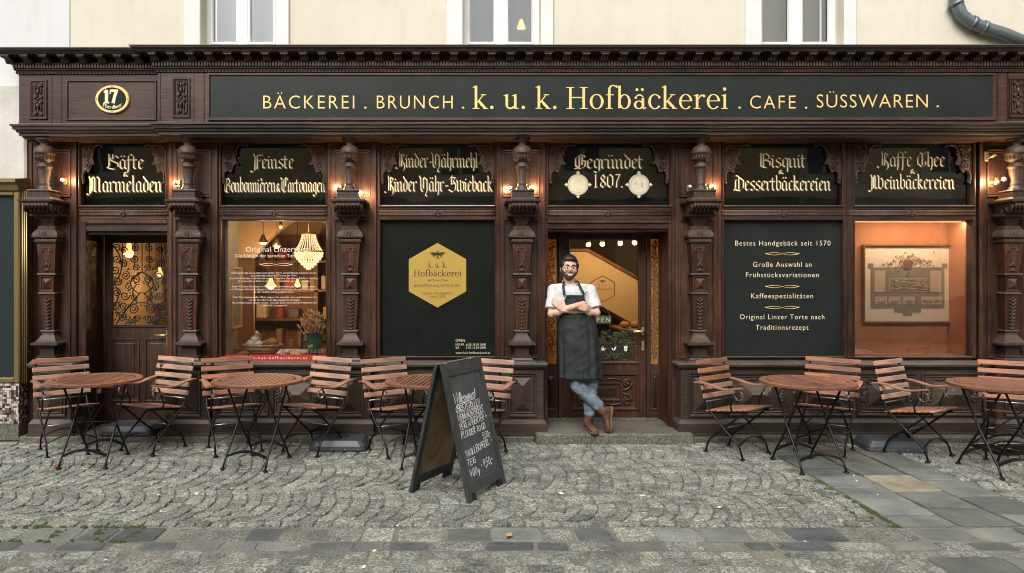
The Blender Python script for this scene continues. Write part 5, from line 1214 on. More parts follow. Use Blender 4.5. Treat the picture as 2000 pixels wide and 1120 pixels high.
# ---------------------------------------------------------------- the lit interior
room = empty('shop_interior', label='warm ochre shop interior behind the panes', cat='interior', kind='structure')
M['warm_wall'] = plaster('warm_ochre_wall', (.62, .44, .24), (.5, .34, .18), scale=1.5); M['tile_floor'] = simple('brown_floor', (.16, .10, .06), .4); M['ceil'] = plaster('interior_ceiling', (.42, .34, .24), (.34, .27, .19))
M['reveal'] = plaster('reveal_mirror_plaster', (.46, .36, .28), (.34, .26, .2), scale=3.0, bscale=22.0, bstr=.8)  # rough look stands in for the street wall mirrored in the pane
YB = 4.2
mb = MB(); mb.box(-4.5, 4.05, YB, YB+.1, 0, 3.2); mb.box(-4.5, -4.4, .46, YB, 0, 3.2); mb.box(4.0, 4.1, .46, YB, 0, 3.2); mb.box(.15, .25, 1.2, YB, 0, 3.2); mb.build('back_wall', 'warm_wall', room)
mb = MB(); mb.box(-4.5, 4.1, .46, YB, .02, .085); mb.box(X(1070), X(1304), .46, .9, .086, .117); mb.build('floor', 'tile_floor', room)
mb = MB(); mb.box(-4.5, 4.1, .281, YB, 2.95, 3.03); mb.build('ceiling', 'ceil', room)
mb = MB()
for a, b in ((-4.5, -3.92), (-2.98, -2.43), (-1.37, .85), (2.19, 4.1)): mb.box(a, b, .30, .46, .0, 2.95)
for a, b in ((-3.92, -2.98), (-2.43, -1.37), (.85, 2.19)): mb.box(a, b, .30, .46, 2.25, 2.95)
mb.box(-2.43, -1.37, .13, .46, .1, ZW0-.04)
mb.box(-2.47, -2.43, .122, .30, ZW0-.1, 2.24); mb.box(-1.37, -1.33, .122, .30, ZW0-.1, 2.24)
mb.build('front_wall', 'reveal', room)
# shelf wall at the back
def shelf(x0, x1, y, zs, label, seed):
    t = empty('shelf_unit', (0, 0, 0), label=label, cat='shelf'); rr = random.Random(seed)
    mb = MB(); mb.box(x0, x0+.05, y-.35, y, .085, 2.3); mb.box(x1-.05, x1, y-.35, y, .085, 2.3); mb.box((x0+x1)/2-.03, (x0+x1)/2+.03, y-.34, y, .085, 2.3); mb.build('upright', 'interior_wood', t)
    mb = MB()
    for z in zs: mb.box(x0+.05, x1-.05, y-.34, y-.001, z, z+.035)
    mb.build('shelf_board', 'interior_wood', t)
    mb = MB(); mb.box(x0, x1, y-.002, y+.02, .085, 2.3); mb.build('back_panel', 'interior_wood', t)
    cols = [simple('goods_%d_%d' % (seed, q), c, .5) for q, c in enumerate(((.5, .3, .12), (.35, .06, .04), (.6, .5, .35), (.12, .1, .08), (.28, .18, .1)))]
    piles = {}
    for z in zs:
        x = x0+.1
        while x < x1-.2:
            w = rr.uniform(.06, .16); h_ = rr.uniform(.1, .28); mb = MB()
            if rr.random() < .5: mb.box(x, x+w, y-.28, y-.1, z+.036, z+.036+h_, .01)
            else: mb.lathe([(z+.036, w*.4), (z+.036+h_*.7, w*.45), (z+.036+h_*.8, w*.25), (z+.036+h_, w*.25)], x+w/2, y-.18, 10)
            piles.setdefault(rr.randrange(5), MB()).add(mb.v, mb.f); x += w+rr.uniform(.02, .12)
    for q, m_ in piles.items(): tag(m_.build('shop_goods', cols[q]), '%s jars and boxes crowded on the back shelves' % ('tan', 'red', 'cream', 'dark', 'brown')[q], 'goods', kind='stuff')
    return t
shelf(-3.3, -1.2, YB-.02, (.5, .95, 1.4, 1.85), 'wooden shelf wall deep behind the Linzertorte window', 3)
# arch over the passage
mb = MB()
arcp = [(-2.9+1.5*t/16*1.0, 1.9+.55*math.sin(pi*t/16)) for t in range(17)]
mb.prism([(-3.1, 2.95), (-3.1, 1.9)]+arcp+[(-1.2, 1.9), (-1.2, 2.95)], 2.6, 2.8); mb.build('arch_wall', 'warm_wall', room)
def pendant(px_, py_, Y, label, r=.07, h_=.1, power=10, shade='brass'):
    p = P(px_, py_, Y); t = empty('pendant_lamp', p, label=label, cat='pendant lamp')
    mb = MB(); mb.tube([(0, 0, h_), (0, 0, 2.95-p.z)], .004, 5); mb.build('cord', 'iron', t)
    mb = MB(); mb.lathe([(h_, r*.3), (h_*.6, r*.45), (.0, r)], 0, 0, 16, True); mb.build('lamp_shade', shade, t)
    mb = MB(); mb.ell((0, 0, .0), (r*.6, r*.6, r*.45), 10, 7); mb.build('bulb', 'bulb', t)
    point_light('lamp_light', (0, 0, -.14), power*.55, (1, .62, .30), .05, t)
pendant(514, 474, 1.9, 'small pendant lamp above the word Original in the Linzertorte window', power=14)
pendant(541, 481, 2.3, 'pendant lamp above the word Linzertorte in the window', power=14)
pendant(529, 560, 3.1, 'drum pendant lamp glowing behind the small print of the window', r=.085, h_=.12, power=16, shade='bulb_soft')
pendant(581, 558, 3.3, 'second drum lamp beside the chandelier, deep in the shop', r=.055, h_=.10, power=9, shade='bulb_soft')
pendant(252, 498, 1.5, 'glowing lamp behind the iron grille of the side door', r=.075, h_=.15, power=4.5, shade='bulb_soft')
pendant(312, 538, 2.4, 'low lamp behind the grille beside the door handle', r=.05, h_=.11, power=5, shade='bulb_soft')
# framed pictures on the wall behind the grilled door
for j, (px_, py_, w, h_, lb) in enumerate(((247, 558, .42, .5, 'picture in a wooden frame behind the grille of the side door'), (300, 560, .3, .55, 'narrow picture behind the grille, next to the low lamp'))):
    p = P(px_, py_, 2.9); t = empty('framed_picture', p, label=lb, cat='picture'); mb = MB(); mb.ring(-w/2, w/2, -h_/2, h_/2, .04, .03, -.01); mb.build('frame', 'interior_wood', t); mb = MB(); mb.box(-w/2+.02, w/2-.02, .01, .03, -h_/2+.02, h_/2-.02); mb.build('print', simple('grey_print_%d' % j, (.34, .36, .36), .6), t)
mb = MB(); mb.box(-4.4, -2.98, 3.0, 3.05, .085, 2.95); mb.build('partition', simple('orange_wall', (.22, .125, .075), .8), room)
# chandelier
cp = P(603, 527, .78); ch = empty('chandelier', cp, label='lit crystal basket chandelier in the Linzertorte window', cat='chandelier')
M['crystal'] = emit('lit_crystal', (1.0, .70, .36), 1.0); M['crystal'].node_tree.nodes['Principled BSDF'].inputs['Roughness'].default_value = .05; M['crystal'].node_tree.nodes['Principled BSDF'].inputs['Base Color'].default_value = (.34, .25, .14, 1)
mb = MB(); mb.tube([(0, 0, .42), (0, 0, 2.95-cp.z)], .006, 6)
for r_, z_ in ((.075, .405), (.155, .205)): mb.tube([(r_*cos(2*pi*q/24), r_*sin(2*pi*q/24), z_) for q in range(24)], .008, 6, closed=True)
mb.build('brass_ring', 'brass', ch)
mb = MB()
def crystal(m_, x, y, z, s_): m_.add([(x-s_, y, z), (x, y-s_, z), (x+s_, y, z), (x, y+s_, z), (x, y, z+s_*1.5), (x, y, z-s_*1.5)], [(0, 1, 4), (1, 2, 4), (2, 3, 4), (3, 0, 4), (1, 0, 5), (2, 1, 5), (3, 2, 5), (0, 3, 5)])
for q in range(26):
    a = 2*pi*q/26
    for j in range(12):
        t_ = j/11; r_ = .075+.08*t_**1.6; crystal(mb, r_*cos(a), r_*sin(a), .40-.19*t_, .0062)
tag(mb.build('bead_strand', 'crystal', ch), kind='stuff')
for r_, z_, n_ in ((.155, .185, 34), (.15, .155, 32), (.13, .125, 28), (.105, .095, 22), (.08, .065, 18), (.05, .035, 11), (.02, .012, 5)):
    mb = MB()
    for q in range(n_): a = 2*pi*(q+.3*r_*100 % 1)/n_; crystal(mb, r_*cos(a), r_*sin(a), z_, .0135)
    tag(mb.build('crystal_tier', 'crystal', ch), kind='stuff')
point_light('lamp_light', (0, 0, .13), 2.4, (1, .72, .42), .08, ch)
# picture on the side wall of the window niche
t = empty('framed_picture', (-2.424, .40, 1.42), label='tall gilt-framed picture on the side wall of the Linzertorte window', cat='picture')
mb = MB(); mb.ring(-.17, .17, -.33, .33, .03, .02, -.01); mb.xf(Matrix.Rotation(radians(90), 4, 'Z')); mb.build('frame', 'gold', t)
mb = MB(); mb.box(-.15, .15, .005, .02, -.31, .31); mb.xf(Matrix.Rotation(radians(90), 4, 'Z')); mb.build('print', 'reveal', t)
# goods on the window board
ZT = ZW0-.005
mb = MB(); mb.box(-2.43, -1.37, .13, .85, ZT-.03, ZT); mb.build('window_board', 'interior_wood', room)
M['wicker'] = wood('wicker', (.3, .16, .06), (.5, .3, .13), (.66, .44, .22), rough=.7, axis='x', dustamt=0)
M['bread'] = plaster('bread_crust', (.5, .25, .08), (.32, .13, .035), scale=9, rough=.6); M['foil'] = simple('clear_wrap', (.75, .7, .6), .12)
bk = empty('bread_basket', (X(513, .42), .42, ZT), label='shallow wicker basket of wrapped breads in the window', cat='basket')
mb = MB(); n = 28
for q in range(7):
    zz = .006+q*.014; r_ = .13+.085*(q/6)**.7; mb.tube([(r_*1.0*cos(2*pi*a/n), r_*.62*sin(2*pi*a/n), zz+.003*(-1)**a) for a in range(n)], .009, 5, closed=True)
for a in range(18): mb.tube([((.13+.085*t**.7)*cos(2*pi*a/18), (.13+.085*t**.7)*.62*sin(2*pi*a/18), .006+.09*t) for t in (0, .3, .6, 1)], .006, 5)
mb.build('woven_side', 'wicker', bk); mb = MB(); mb.lathe([(.0, .13), (.01, .13)], 0, 0, 20); mb.xf(Matrix.Diagonal((1, .62, 1, 1))); mb.build('bottom', 'wicker', bk)
rr = random.Random(8)
for j, (x, y, z, rx_, m_, lb) in enumerate(((-.12, 0, .10, .055, 'foil', 'wrapped pastry bag standing in the basket, at its picture side'), (-.04, -.03, .10, .05, 'foil', 'wrapped pastry in the front of the basket'), (.03, .02, .11, .05, 'bread', 'round bread in the middle of the basket'), (.10, 0, .12, .07, 'bread', 'large flat loaf leaning in the basket'), (-.09, .03, .15, .045, 'foil', 'tallest wrapped pastry bag in the basket'))):
    mb = MB(); mb.ell((0, 0, 0), (rx_, rx_*.7, rx_*(.8 if m_ == 'foil' else .6)), 12, 8)
    mb.v = [(a+rr.gauss(0, .005), b+rr.gauss(0, .005), c_+rr.gauss(0, .005)) for a, b, c_ in mb.v]
    o = mb.build('wrapped_bread', m_); o.location = (bk.location.x+x, .42+y, ZT+z); tag(o, lb, 'bread', 'breads in the window basket')
    if j == 4:
        mb = MB(); mb.tube([(0, 0, .035), (.01, 0, .055), (.03, 0, .075)], [.012, .008, .03], 8); mb.build('tied_top', 'foil', o)
jg = empty('jug', (X(613, .42), .42, ZT), label='green and blue glazed jug with lemons holding dried wheat', cat='jug')
def jugmat():
    m, n, b = new_mat('green_blue_glaze'); tc = n.nodes.new('ShaderNodeTexCoord'); sp = n.nodes.new('ShaderNodeSeparateXYZ'); n.links.new(tc.outputs['Object'], sp.inputs[0])
    r = ramp(n, [(0.0, (.02, .10, .075)), (.16, (.025, .13, .09)), (.2, (.015, .045, .09))]); n.links.new(sp.outputs['Z'], r.inputs[0]); n.links.new(r.outputs[0], b.inputs['Base Color']); b.inputs['Roughness'].default_value = .15; return m
mb = MB(); mb.lathe([(0, .06), (.01, .066), (.06, .08), (.12, .088), (.17, .078), (.20, .072), (.22, .08), (.225, .076), (.2, .066)], 0, 0, 22); mb.build('body', jugmat(), jg)
mb = MB(); mb.tube([(-.074, 0, .2), (-.115, 0, .195), (-.125, 0, .15), (-.105, 0, .10), (-.083, 0, .085)], .009, 8); mb.build('handle', 'green_panel', jg)
mb = MB(); mb.ell((-.03, -.083, .075), (.018, .008, .022), 8, 6); mb.ell((-.005, -.087, .08), (.018, .008, .022), 8, 6); mb.build('lemon_relief', simple('lemon_glaze', (.55, .42, .06), .3), jg)
mb = MB(); rr = random.Random(4)
for q in range(95):
    a, sp_ = rr.uniform(0, 2*pi), rr.uniform(.0, .13); x1, y1, z1 = sp_*cos(a)-.02, sp_*sin(a)*.6, rr.uniform(.32, .47)-sp_*.4
    mb.tube([(x1*.2, y1*.2, .18), (x1*.7, y1*.7, z1-.09), (x1*1.05, y1*1.05, z1-.03)], .003, 4); mb.tube([(x1*1.05, y1*1.05, z1-.03), (x1*1.15, y1*1.15, z1), (x1*1.3, y1*1.3, z1+.03)], [.005, .0105, .002], 5)
ww = mb.build('dried_wheat', simple('dry_wheat', (.62, .38, .17), .7)); ww.location = jg.location; tag(ww, 'bunch of dried wheat ears standing in the glazed jug', 'wheat')
t = empty('cup', (X(562, .35), .35, ZT), label='small white cup on the window board', cat='cup'); mb = MB(); mb.lathe([(0, .02), (.01, .03), (.045, .036), (.042, .03), (.012, .02)], 0, 0, 16); mb.build('body', 'white_paint', t); mb = MB(); mb.tube(spiral(-.04, .03, .016, .7, pi*.3, 1, n=12, r_end=.9), .004, 6); mb.build('handle', 'white_paint', t)
t = empty('bowl', (X(593, .33), .33, ZT), label='small white bowl beside the glazed jug', cat='bowl'); mb = MB(); mb.lathe([(0, .03), (.006, .035), (.04, .05), (.036, .045), (.01, .02)], 0, 0, 18); mb.build('body', 'cream_print', t)
t = empty('cafe_chair', (-1.9, 1.9, .085), label='dark bentwood cafe chair deep in the shop', cat='chair')
mb = MB()
for a, b in ((-.2, -.2), (.2, -.2), (-.2, .2), (.2, .2)): mb.tube([(a, b, 0), (a*.9, b*.9, .46 if b < 0 else .95)], .018, 6)
mb.build('leg', 'iron', t); mb = MB(); mb.lathe([(.44, .21), (.47, .22)], 0, 0, 18); mb.build('seat', 'interior_wood', t); mb = MB(); mb.tube([(-.18, .18, .93), (-.1, .2, 1.0), (.1, .2, 1.0), (.18, .18, .93)], .018, 6); mb.tube([(-.18, .18, .7), (.18, .18, .7)], .014, 6); mb.build('backrest', 'iron', t)
# entrance: stair, lamps, plant, counter
st = empty('staircase', label='cream flank of a staircase rising behind the entrance glass', cat='staircase')
M['stair_cream'] = plaster('stair_cream', (.72, .52, .26), (.62, .44, .2), scale=1.0)
mb = MB(); yst = 2.5
mb.prism([(X(a, yst), Z(b, yst)) for a, b in ((1030, 491), (1148, 491), (1300, 577), (1300, 668), (1160, 590), (1030, 590))], yst, yst+1.0); mb.build('flank', 'stair_cream', st)
mb = MB(); mb.tube([(X(1030, yst), yst-.02, Z(489, yst)), (X(1148, yst), yst-.02, Z(489, yst)), (X(1300, yst), yst-.02, Z(575, yst))], .025, 8); mb.build('handrail', 'interior_wood', st)
mb = MB(); mb.box(.25, 4.0, 3.6, 3.65, .085, 2.95); mb.build('partition', simple('dark_back', (.07, .045, .03), .8), room)
for j, pxs in enumerate((1149, 1176, 1211, 1239)):
    p = P(pxs, 475-j*1.2, 1.7); t = empty('ceiling_spot', p, label='%s glowing ceiling spot above the entrance glass, counted from the baker' % ('first', 'second', 'third', 'fourth')[j], cat='spot lamp', group='ceiling spots in the entrance')
    mb = MB(); mb.tube([(0, 0, .03), (0, 0, 2.95-p.z)], .006, 5); mb.build('stem', 'iron', t); mb = MB(); mb.lathe([(-.02, .035), (.04, .022)], 0, 0, 12); mb.build('lamp_shade', 'brass_dull', t)
    mb = MB(); mb.ell((0, -.012, -.02), (.03, .03, .028), 10, 7); mb.build('bulb', 'bulb', t); point_light('lamp_light', (0, -.03, -.08), 5.5, (1, .7, .38), .04, t)
M['leaf_dark'] = simple('dark_leaf', (.035, .07, .03), .5)
pt = empty('potted_plant', (X(1203, 1.0), 1.0, .117), label='bushy dark green potted plant behind the entrance glass', cat='plant')
mb = MB(); mb.lathe([(0, .15), (.42, .2), (.42, .18), (.38, .17)], 0, 0, 18); mb.build('pot', 'green_panel', pt)
mb = MB(); rr = random.Random(6)
for q in range(520):
    a, b = rr.uniform(0, 2*pi), rr.uniform(-.2, 1.0); r_ = rr.uniform(.1, .27); c_ = Vector((r_*cos(a)*math.sqrt(max(0, 1-b*b*.6)), r_*sin(a), .62+b*.27))
    d_ = Vector((rr.gauss(0, 1), rr.gauss(0, 1), rr.gauss(.3, .6))).normalized(); e_ = d_.orthogonal().normalized()*.011; mb.add([c_-d_*.03, c_+e_, c_+d_*.03, c_-e_], [(0, 1, 2, 3)])
mb.build('foliage', 'leaf_dark', pt, fix=False)
mb = MB()
for q in range(9): a = 2*pi*q/9; mb.tube([(0, 0, .36), (.1*cos(a), .1*sin(a), .6), (.2*cos(a), .2*sin(a), .8)], .006, 5)
mb.build('stem', 'interior_wood', pt)
ct = empty('bakery_counter', label='wooden bakery counter at the side of the entrance', cat='counter')
mb = MB(); mb.box(2.05, 3.4, 1.7, 2.3, .085, .95); mb.build('body', 'interior_wood', ct); mb = MB(); mb.box(2.0, 3.4, 1.65, 2.35, .95, .99, .01); mb.build('top', 'interior_wood', ct)
for q, lb in enumerate(('golden bread roll at the counter edge behind the door handle', 'second bread roll on the counter, behind the door handle', 'third bread roll from the edge of the counter')):
    mb = MB(); mb.ell((0, 0, 0), (.065, .055, .045), 10, 7); o = mb.build('bread_roll', 'bread'); o.location = (2.08+.13*q, 1.76, 1.035); tag(o, lb, 'bread roll', 'bread rolls on the counter')
# hanging sign on the entrance glass
os_ = empty('open_sign', (X(1172, YE+.05), YE+.06, Z(625, YE+.05)), label='small green OPEN sign hanging inside the entrance glass', cat='sign')
mb = MB(); mb.box(-.125, .125, -.006, .006, -.045, .045, .003); mb.build('board', simple('sign_green', (.075, .085, .04), .5), os_)
sans('OPEN', -.11, .11, -.024, .048, -.0075, 'cream_print', os_, spacing=1.3)
mb = MB(); mb.tube([(-.11, 0, .045), (.04, 0, .19), (.11, 0, .045)], .0025, 5); mb.build('cord', 'cream_print', os_)
# display case with the framed print
mb = MB(); M['tan_back'] = plaster('tan_backing', (.60, .25, .12), (.48, .19, .085), scale=2.2, rough=.7)
mb.box(X(1655), X(1912), .42, .44, ZW0-.05, ZW1+.02); mb.box(X(1655), X(1662), .121, .42, ZW0-.05, ZW1); mb.box(X(1903), X(1912), .121, .42, ZW0-.05, ZW1); mb.box(X(1662), X(1903), .121, .42, ZW0-.05, ZW0-.005); mb.box(X(1662), X(1903), .121, .419, ZW1-.0, ZW1+.02); mb.build('display_case', 'tan_back', w6)
YF = .38; p = P(1773.5, 555, YF); t = empty('framed_print', p, label='framed antique print of an ornate facade in the show window', cat='picture')
kx = (DIST+YF)/FPX; hw, hh = 88*kx, 77*kx
mb = MB(); mb.ring(-hw, hw, -hh, hh, .03, .03, -.015); mb.build('frame', 'brass_dull', t)
mb = MB(); mb.box(-hw+.015, hw-.015, .012, .028, -hh+.015, hh-.015); mb.build('paper', simple('old_paper', (.90, .70, .50), .7), t)
mg, mr, mc = MB(), MB(), MB(); u, v = hw*.78, hh*.62
def R(m_, a, b, c_, d_, y): m_.flat([(a*hw, b*hh), (c_*hw, b*hh), (c_*hw, d_*hh), (a*hw, d_*hh)], y)
R(mg, -.82, -.62, .82, .42, .009); R(mg, -.88, .40, -.76, .52, .008); R(mg, .76, .40, .88, .52, .008); R(mg, -.3, -.72, .3, -.62, .008); R(mg, -.1, -.8, .1, -.72, .008)
for a in (-.72, -.42, -.1, .3, .5): R(mc, a, -.52, a+.26, -.32, .006)
R(mc, -.74, -.2, -.5, .34, .006); R(mc, .5, -.2, .74, .34, .006); R(mc, -.42, -.2, .42, .14, .006); R(mg, -.40, -.18, .40, .12, .004)
for q in range(46):
    a, b = rr.gauss(0, .3), rr.gauss(.5, .12)
    if abs(a) > .6: continue
    for s_ in rib([(a*hw, b*hh), (a*hw+rr.uniform(-.03, .03), b*hh+rr.uniform(-.02, .03))], .012): (mr if abs(a) < .2 else mg).flat(s_, .003)
mr.flat([(-.1*hw, .60*hh), (-.1*hw, .44*hh), (-.06*hw, .38*hh), (.06*hw, .38*hh), (.1*hw, .44*hh), (.1*hw, .60*hh)], .002)
for q in range(90):
    a_ = rr.uniform(-.55, .55); z_ = .40+.32*cos(a_*2.4)*rr.uniform(.5, 1.0)
    for s_ in rib([(a_*hw, z_*hh), (a_*hw+rr.uniform(-.02, .02), z_*hh+rr.uniform(-.02, .02))], .010): (mg if q % 3 else mr).flat(s_, .003)
for q in range(60):
    a, b = rr.uniform(-.38, .38), rr.uniform(-.16, .1)
    for s_ in rib([(a*hw, b*hh), (a*hw+rr.uniform(.02, .07), b*hh+rr.uniform(-.005, .01))], .008): (mc if q % 3 else mr).flat(s_, .002)
for q in range(40):
    a = rr.choice([-.72, -.42, -.1, .3, .5])+rr.uniform(.02, .2)
    for s_ in rib([(a*hw, rr.uniform(-.5, -.4)*hh), (a*hw+.03, rr.uniform(-.5, -.4)*hh)], .01): mg.flat(s_, .004)
mg.build('grey_engraving', simple('grey_ink', (.29, .245, .175), .8), t, fix=False); mr.build('red_engraving', simple('red_ink', (.24, .12, .085), .8), t, fix=False); mc.build('pale_engraving', simple('pale_ink', (.60, .45, .32), .8), t, fix=False)
cl_ = bpy.data.lights.new('case_light', 'AREA'); cl_.shape = 'RECTANGLE'; cl_.size = 1.0; cl_.size_y = .05; cl_.energy = 5.0; cl_.color = (1, .74, .5)
co_ = bpy.data.objects.new('case_light', cl_); COL.objects.link(co_); co_.parent = w6; co_.location = (X(1780, .3), .135, ZW1-.02); co_.rotation_euler = (radians(24), 0, 0)
mb = MB(); mb.tube([(X(1672), .128, ZW1-.012), (X(1893), .128, ZW1-.012)], .006, 8); mb.build('strip_lamp', 'bulb_soft', w6)
# added fill lamp, put in to brighten the goods on the window board
t = empty('added_fill_spot', (X(548, .2), .2, 2.2), label='added fill lamp at the head of the Linzertorte window', cat='spot lamp'); mb = MB(); mb.lathe([(-.03, .02), (.03, .014)], 0, 0, 10); mb.build('lamp_shade', 'brass_dull', t); mb = MB(); mb.ell((0, 0, -.03), (.014, .014, .01), 8, 6); mb.build('bulb', 'bulb', t); point_light('lamp_light', (0, 0, -.06), 6.0, (1, .74, .46), .03, t)
# ---------------------------------------------------------------- folding chairs
def slat_mesh(lx, ly, lz, mat, name):
    mb = MB(); mb.box(-lx/2, lx/2, -ly/2, ly/2, -lz/2, lz/2, .004); b = mb.mesh(name, mat); return b
back_me = {m_: slat_mesh(.015, .50, .047, m_, 'back_slat') for m_ in ('teak', 'teak_pale')}
seat_me = {m_: slat_mesh(.042, .44, .015, m_, 'seat_slat') for m_ in ('teak', 'teak_pale')}
def chair_meshes():
    d = {}
    LA = [(-.285, .865), (-.235, .66), (-.195, .49), (-.17, .42), (.0, .255), (.14, .135), (.165, .10), (.195, .012)]
    LB = [(.215, .425), (.16, .395), (.0, .255), (-.15, .135), (-.175, .10), (-.205, .012)]
    for nm, pts, yo in (('back_leg', LA, .212), ('front_leg', LB, .190)):
        mb = MB(); mb.tube([(x, 0, z) for x, z in pts], .0095, 7); mb.lathe([(.0, .022), (.006, .023), (.014, .016), (.016, .010)], pts[-1][0], 0, 12); d[nm] = mb.mesh(nm, 'iron')
    for nm, x, yo in (('front_stretcher', .155, .212), ('rear_stretcher', -.165, .190)):
        mb = MB(); mb.strip([(x, -yo+2*yo*t/12, .118+.062*math.sin(pi*t/12)) for t in range(13)], .030, .007, (1, 0, .5)); d[nm] = mb.mesh(nm, 'iron')
    mb = MB(); mb.tube([(-.192, -.212, .475), (-.192, .212, .475)], .006, 6); mb.tube([(0, -.215, .255), (0, .215, .255)], .005, 6); d['cross_rod'] = mb.mesh('cross_rod', 'steel')
    mb = MB(); mb.strip([(-.18, 0, .372), (.0, 0, .400), (.22, 0, .430)], .006, .022, (0, 1, 0)); d['seat_rail'] = mb.mesh('seat_rail', 'iron')
    # armrest: wavy wooden bar
    mb = MB(); rings = []
    for t in range(15):
        u = t/14; x = -.285+.50*u; z = .640+.018*math.sin(2*pi*(u*1.05+.1))-.004; w = .019+.010*math.sin(pi*u)+.006*u; hh_ = .010
        yy_ = .012*math.sin(pi*u*1.3)
        rings.append([(x, yy_-w, z-hh_*.6), (x, yy_+w, z-hh_*.6), (x, yy_+w, z+hh_*.5), (x, yy_+w*.5, z+hh_), (x, yy_-w*.5, z+hh_), (x, yy_-w, z+hh_*.5)])
    mb.loft(rings, True, False); d['armrest'] = mb.mesh('armrest', 'teak')
    mb = MB(); mb.tube([(.10, 0, .412), (.085, 0, .47), (.125, 0, .57), (.15, 0, .622)], .008, 7); d['arm_post'] = mb.mesh('arm_post', 'iron')
    mb = MB(); cx, cz, r_ = .168, .578, .040; mb.strip([(cx+r_*cos(a), 0, cz+r_*sin(a)) for a in [2*pi*q/20 for q in range(21)]], .016, .005, (0, 1, 0)); d['arm_ring'] = mb.mesh('arm_ring', 'steel')
    mb = MB(); mb.tube([(-.29, 0, .636), (-.33, 0, .640)], [.008, .010], 8); d['pivot_tip'] = mb.mesh('pivot_tip', 'iron')
    return d
CM = chair_meshes()
def make_chair(loc, ang, label, pale=False, k_=0):
    t = empty('folding_chair', (loc[0], loc[1], .0), radians(ang), label, 'chair', 'folding wooden chairs at the bistro tables')
    for s_ in (-1, 1):
        link('back_leg', CM['back_leg'], t, (0, s_*.212, 0)); link('front_leg', CM['front_leg'], t, (0, s_*.190, 0)); link('seat_rail', CM['seat_rail'], t, (0, s_*.175, 0))
        link('armrest', CM['armrest'], t, (0, s_*.245, 0)); link('arm_post', CM['arm_post'], t, (0, s_*.232, 0)); link('arm_ring', CM['arm_ring'], t, (0, s_*.232, 0)); link('pivot_tip', CM['pivot_tip'], t, (0, s_*.245, 0))
    link('front_stretcher', CM['front_stretcher'], t); link('rear_stretcher', CM['rear_stretcher'], t); link('cross_rod', CM['cross_rod'], t)
    rr = random.Random(k_); tilt = math.atan2(.05, .205)
    for q in range(5):
        z = .834-q*.0765; x = -.285+(.865-z)*(.05/.205)+.014
        o = link('back_slat', back_me['teak_pale' if rr.random() < pale else 'teak'], t, (x, 0, z)); o.rotation_euler = (0, -tilt, 0)
    for q in range(8):
        so_ = link('seat_slat', seat_me['teak_pale' if pale > .5 and q == 7 else 'teak'], t, (-.165+q*.0555, 0, .393+q*.0082)); so_.rotation_euler = (0, -.147, 0)
    return t
CHAIRS = [((-3.74, -.56), -49, 'folding chair in front of the outermost column beside the brass-framed shop', .8), ((-2.94, -.506), -117, 'pale slatted folding chair in front of the grilled side door', 1),
 ((-2.166, -.536), -59, 'orange slatted folding chair below the picture side of the Linzertorte window', 0), ((-1.40, -.54), -120, 'pale slatted folding chair below the wheat jug of the window', 1),
 ((-.60, -.60), -54.5, 'folding chair below the golden hexagon, on the window side of its table', .5), ((.158, -.68), -120, 'folding chair mostly hidden behind the chalk board', 1),
 ((2.59, -.65), -53, 'folding chair next to the entrance, below the Bisquit panel', .4), ((3.46, -.574), -131, 'folding chair with reddish slats below the edge of the listed pastries panel', 0),
 ((4.24, -.724), -58, 'weathered pale folding chair below the framed print', 1), ((5.04, -.84), -122, 'folding chair cut by the picture edge below the last column', 0)]
for k_, (l, a, lb, pale) in enumerate(CHAIRS): make_chair(l, a, lb, pale, k_)
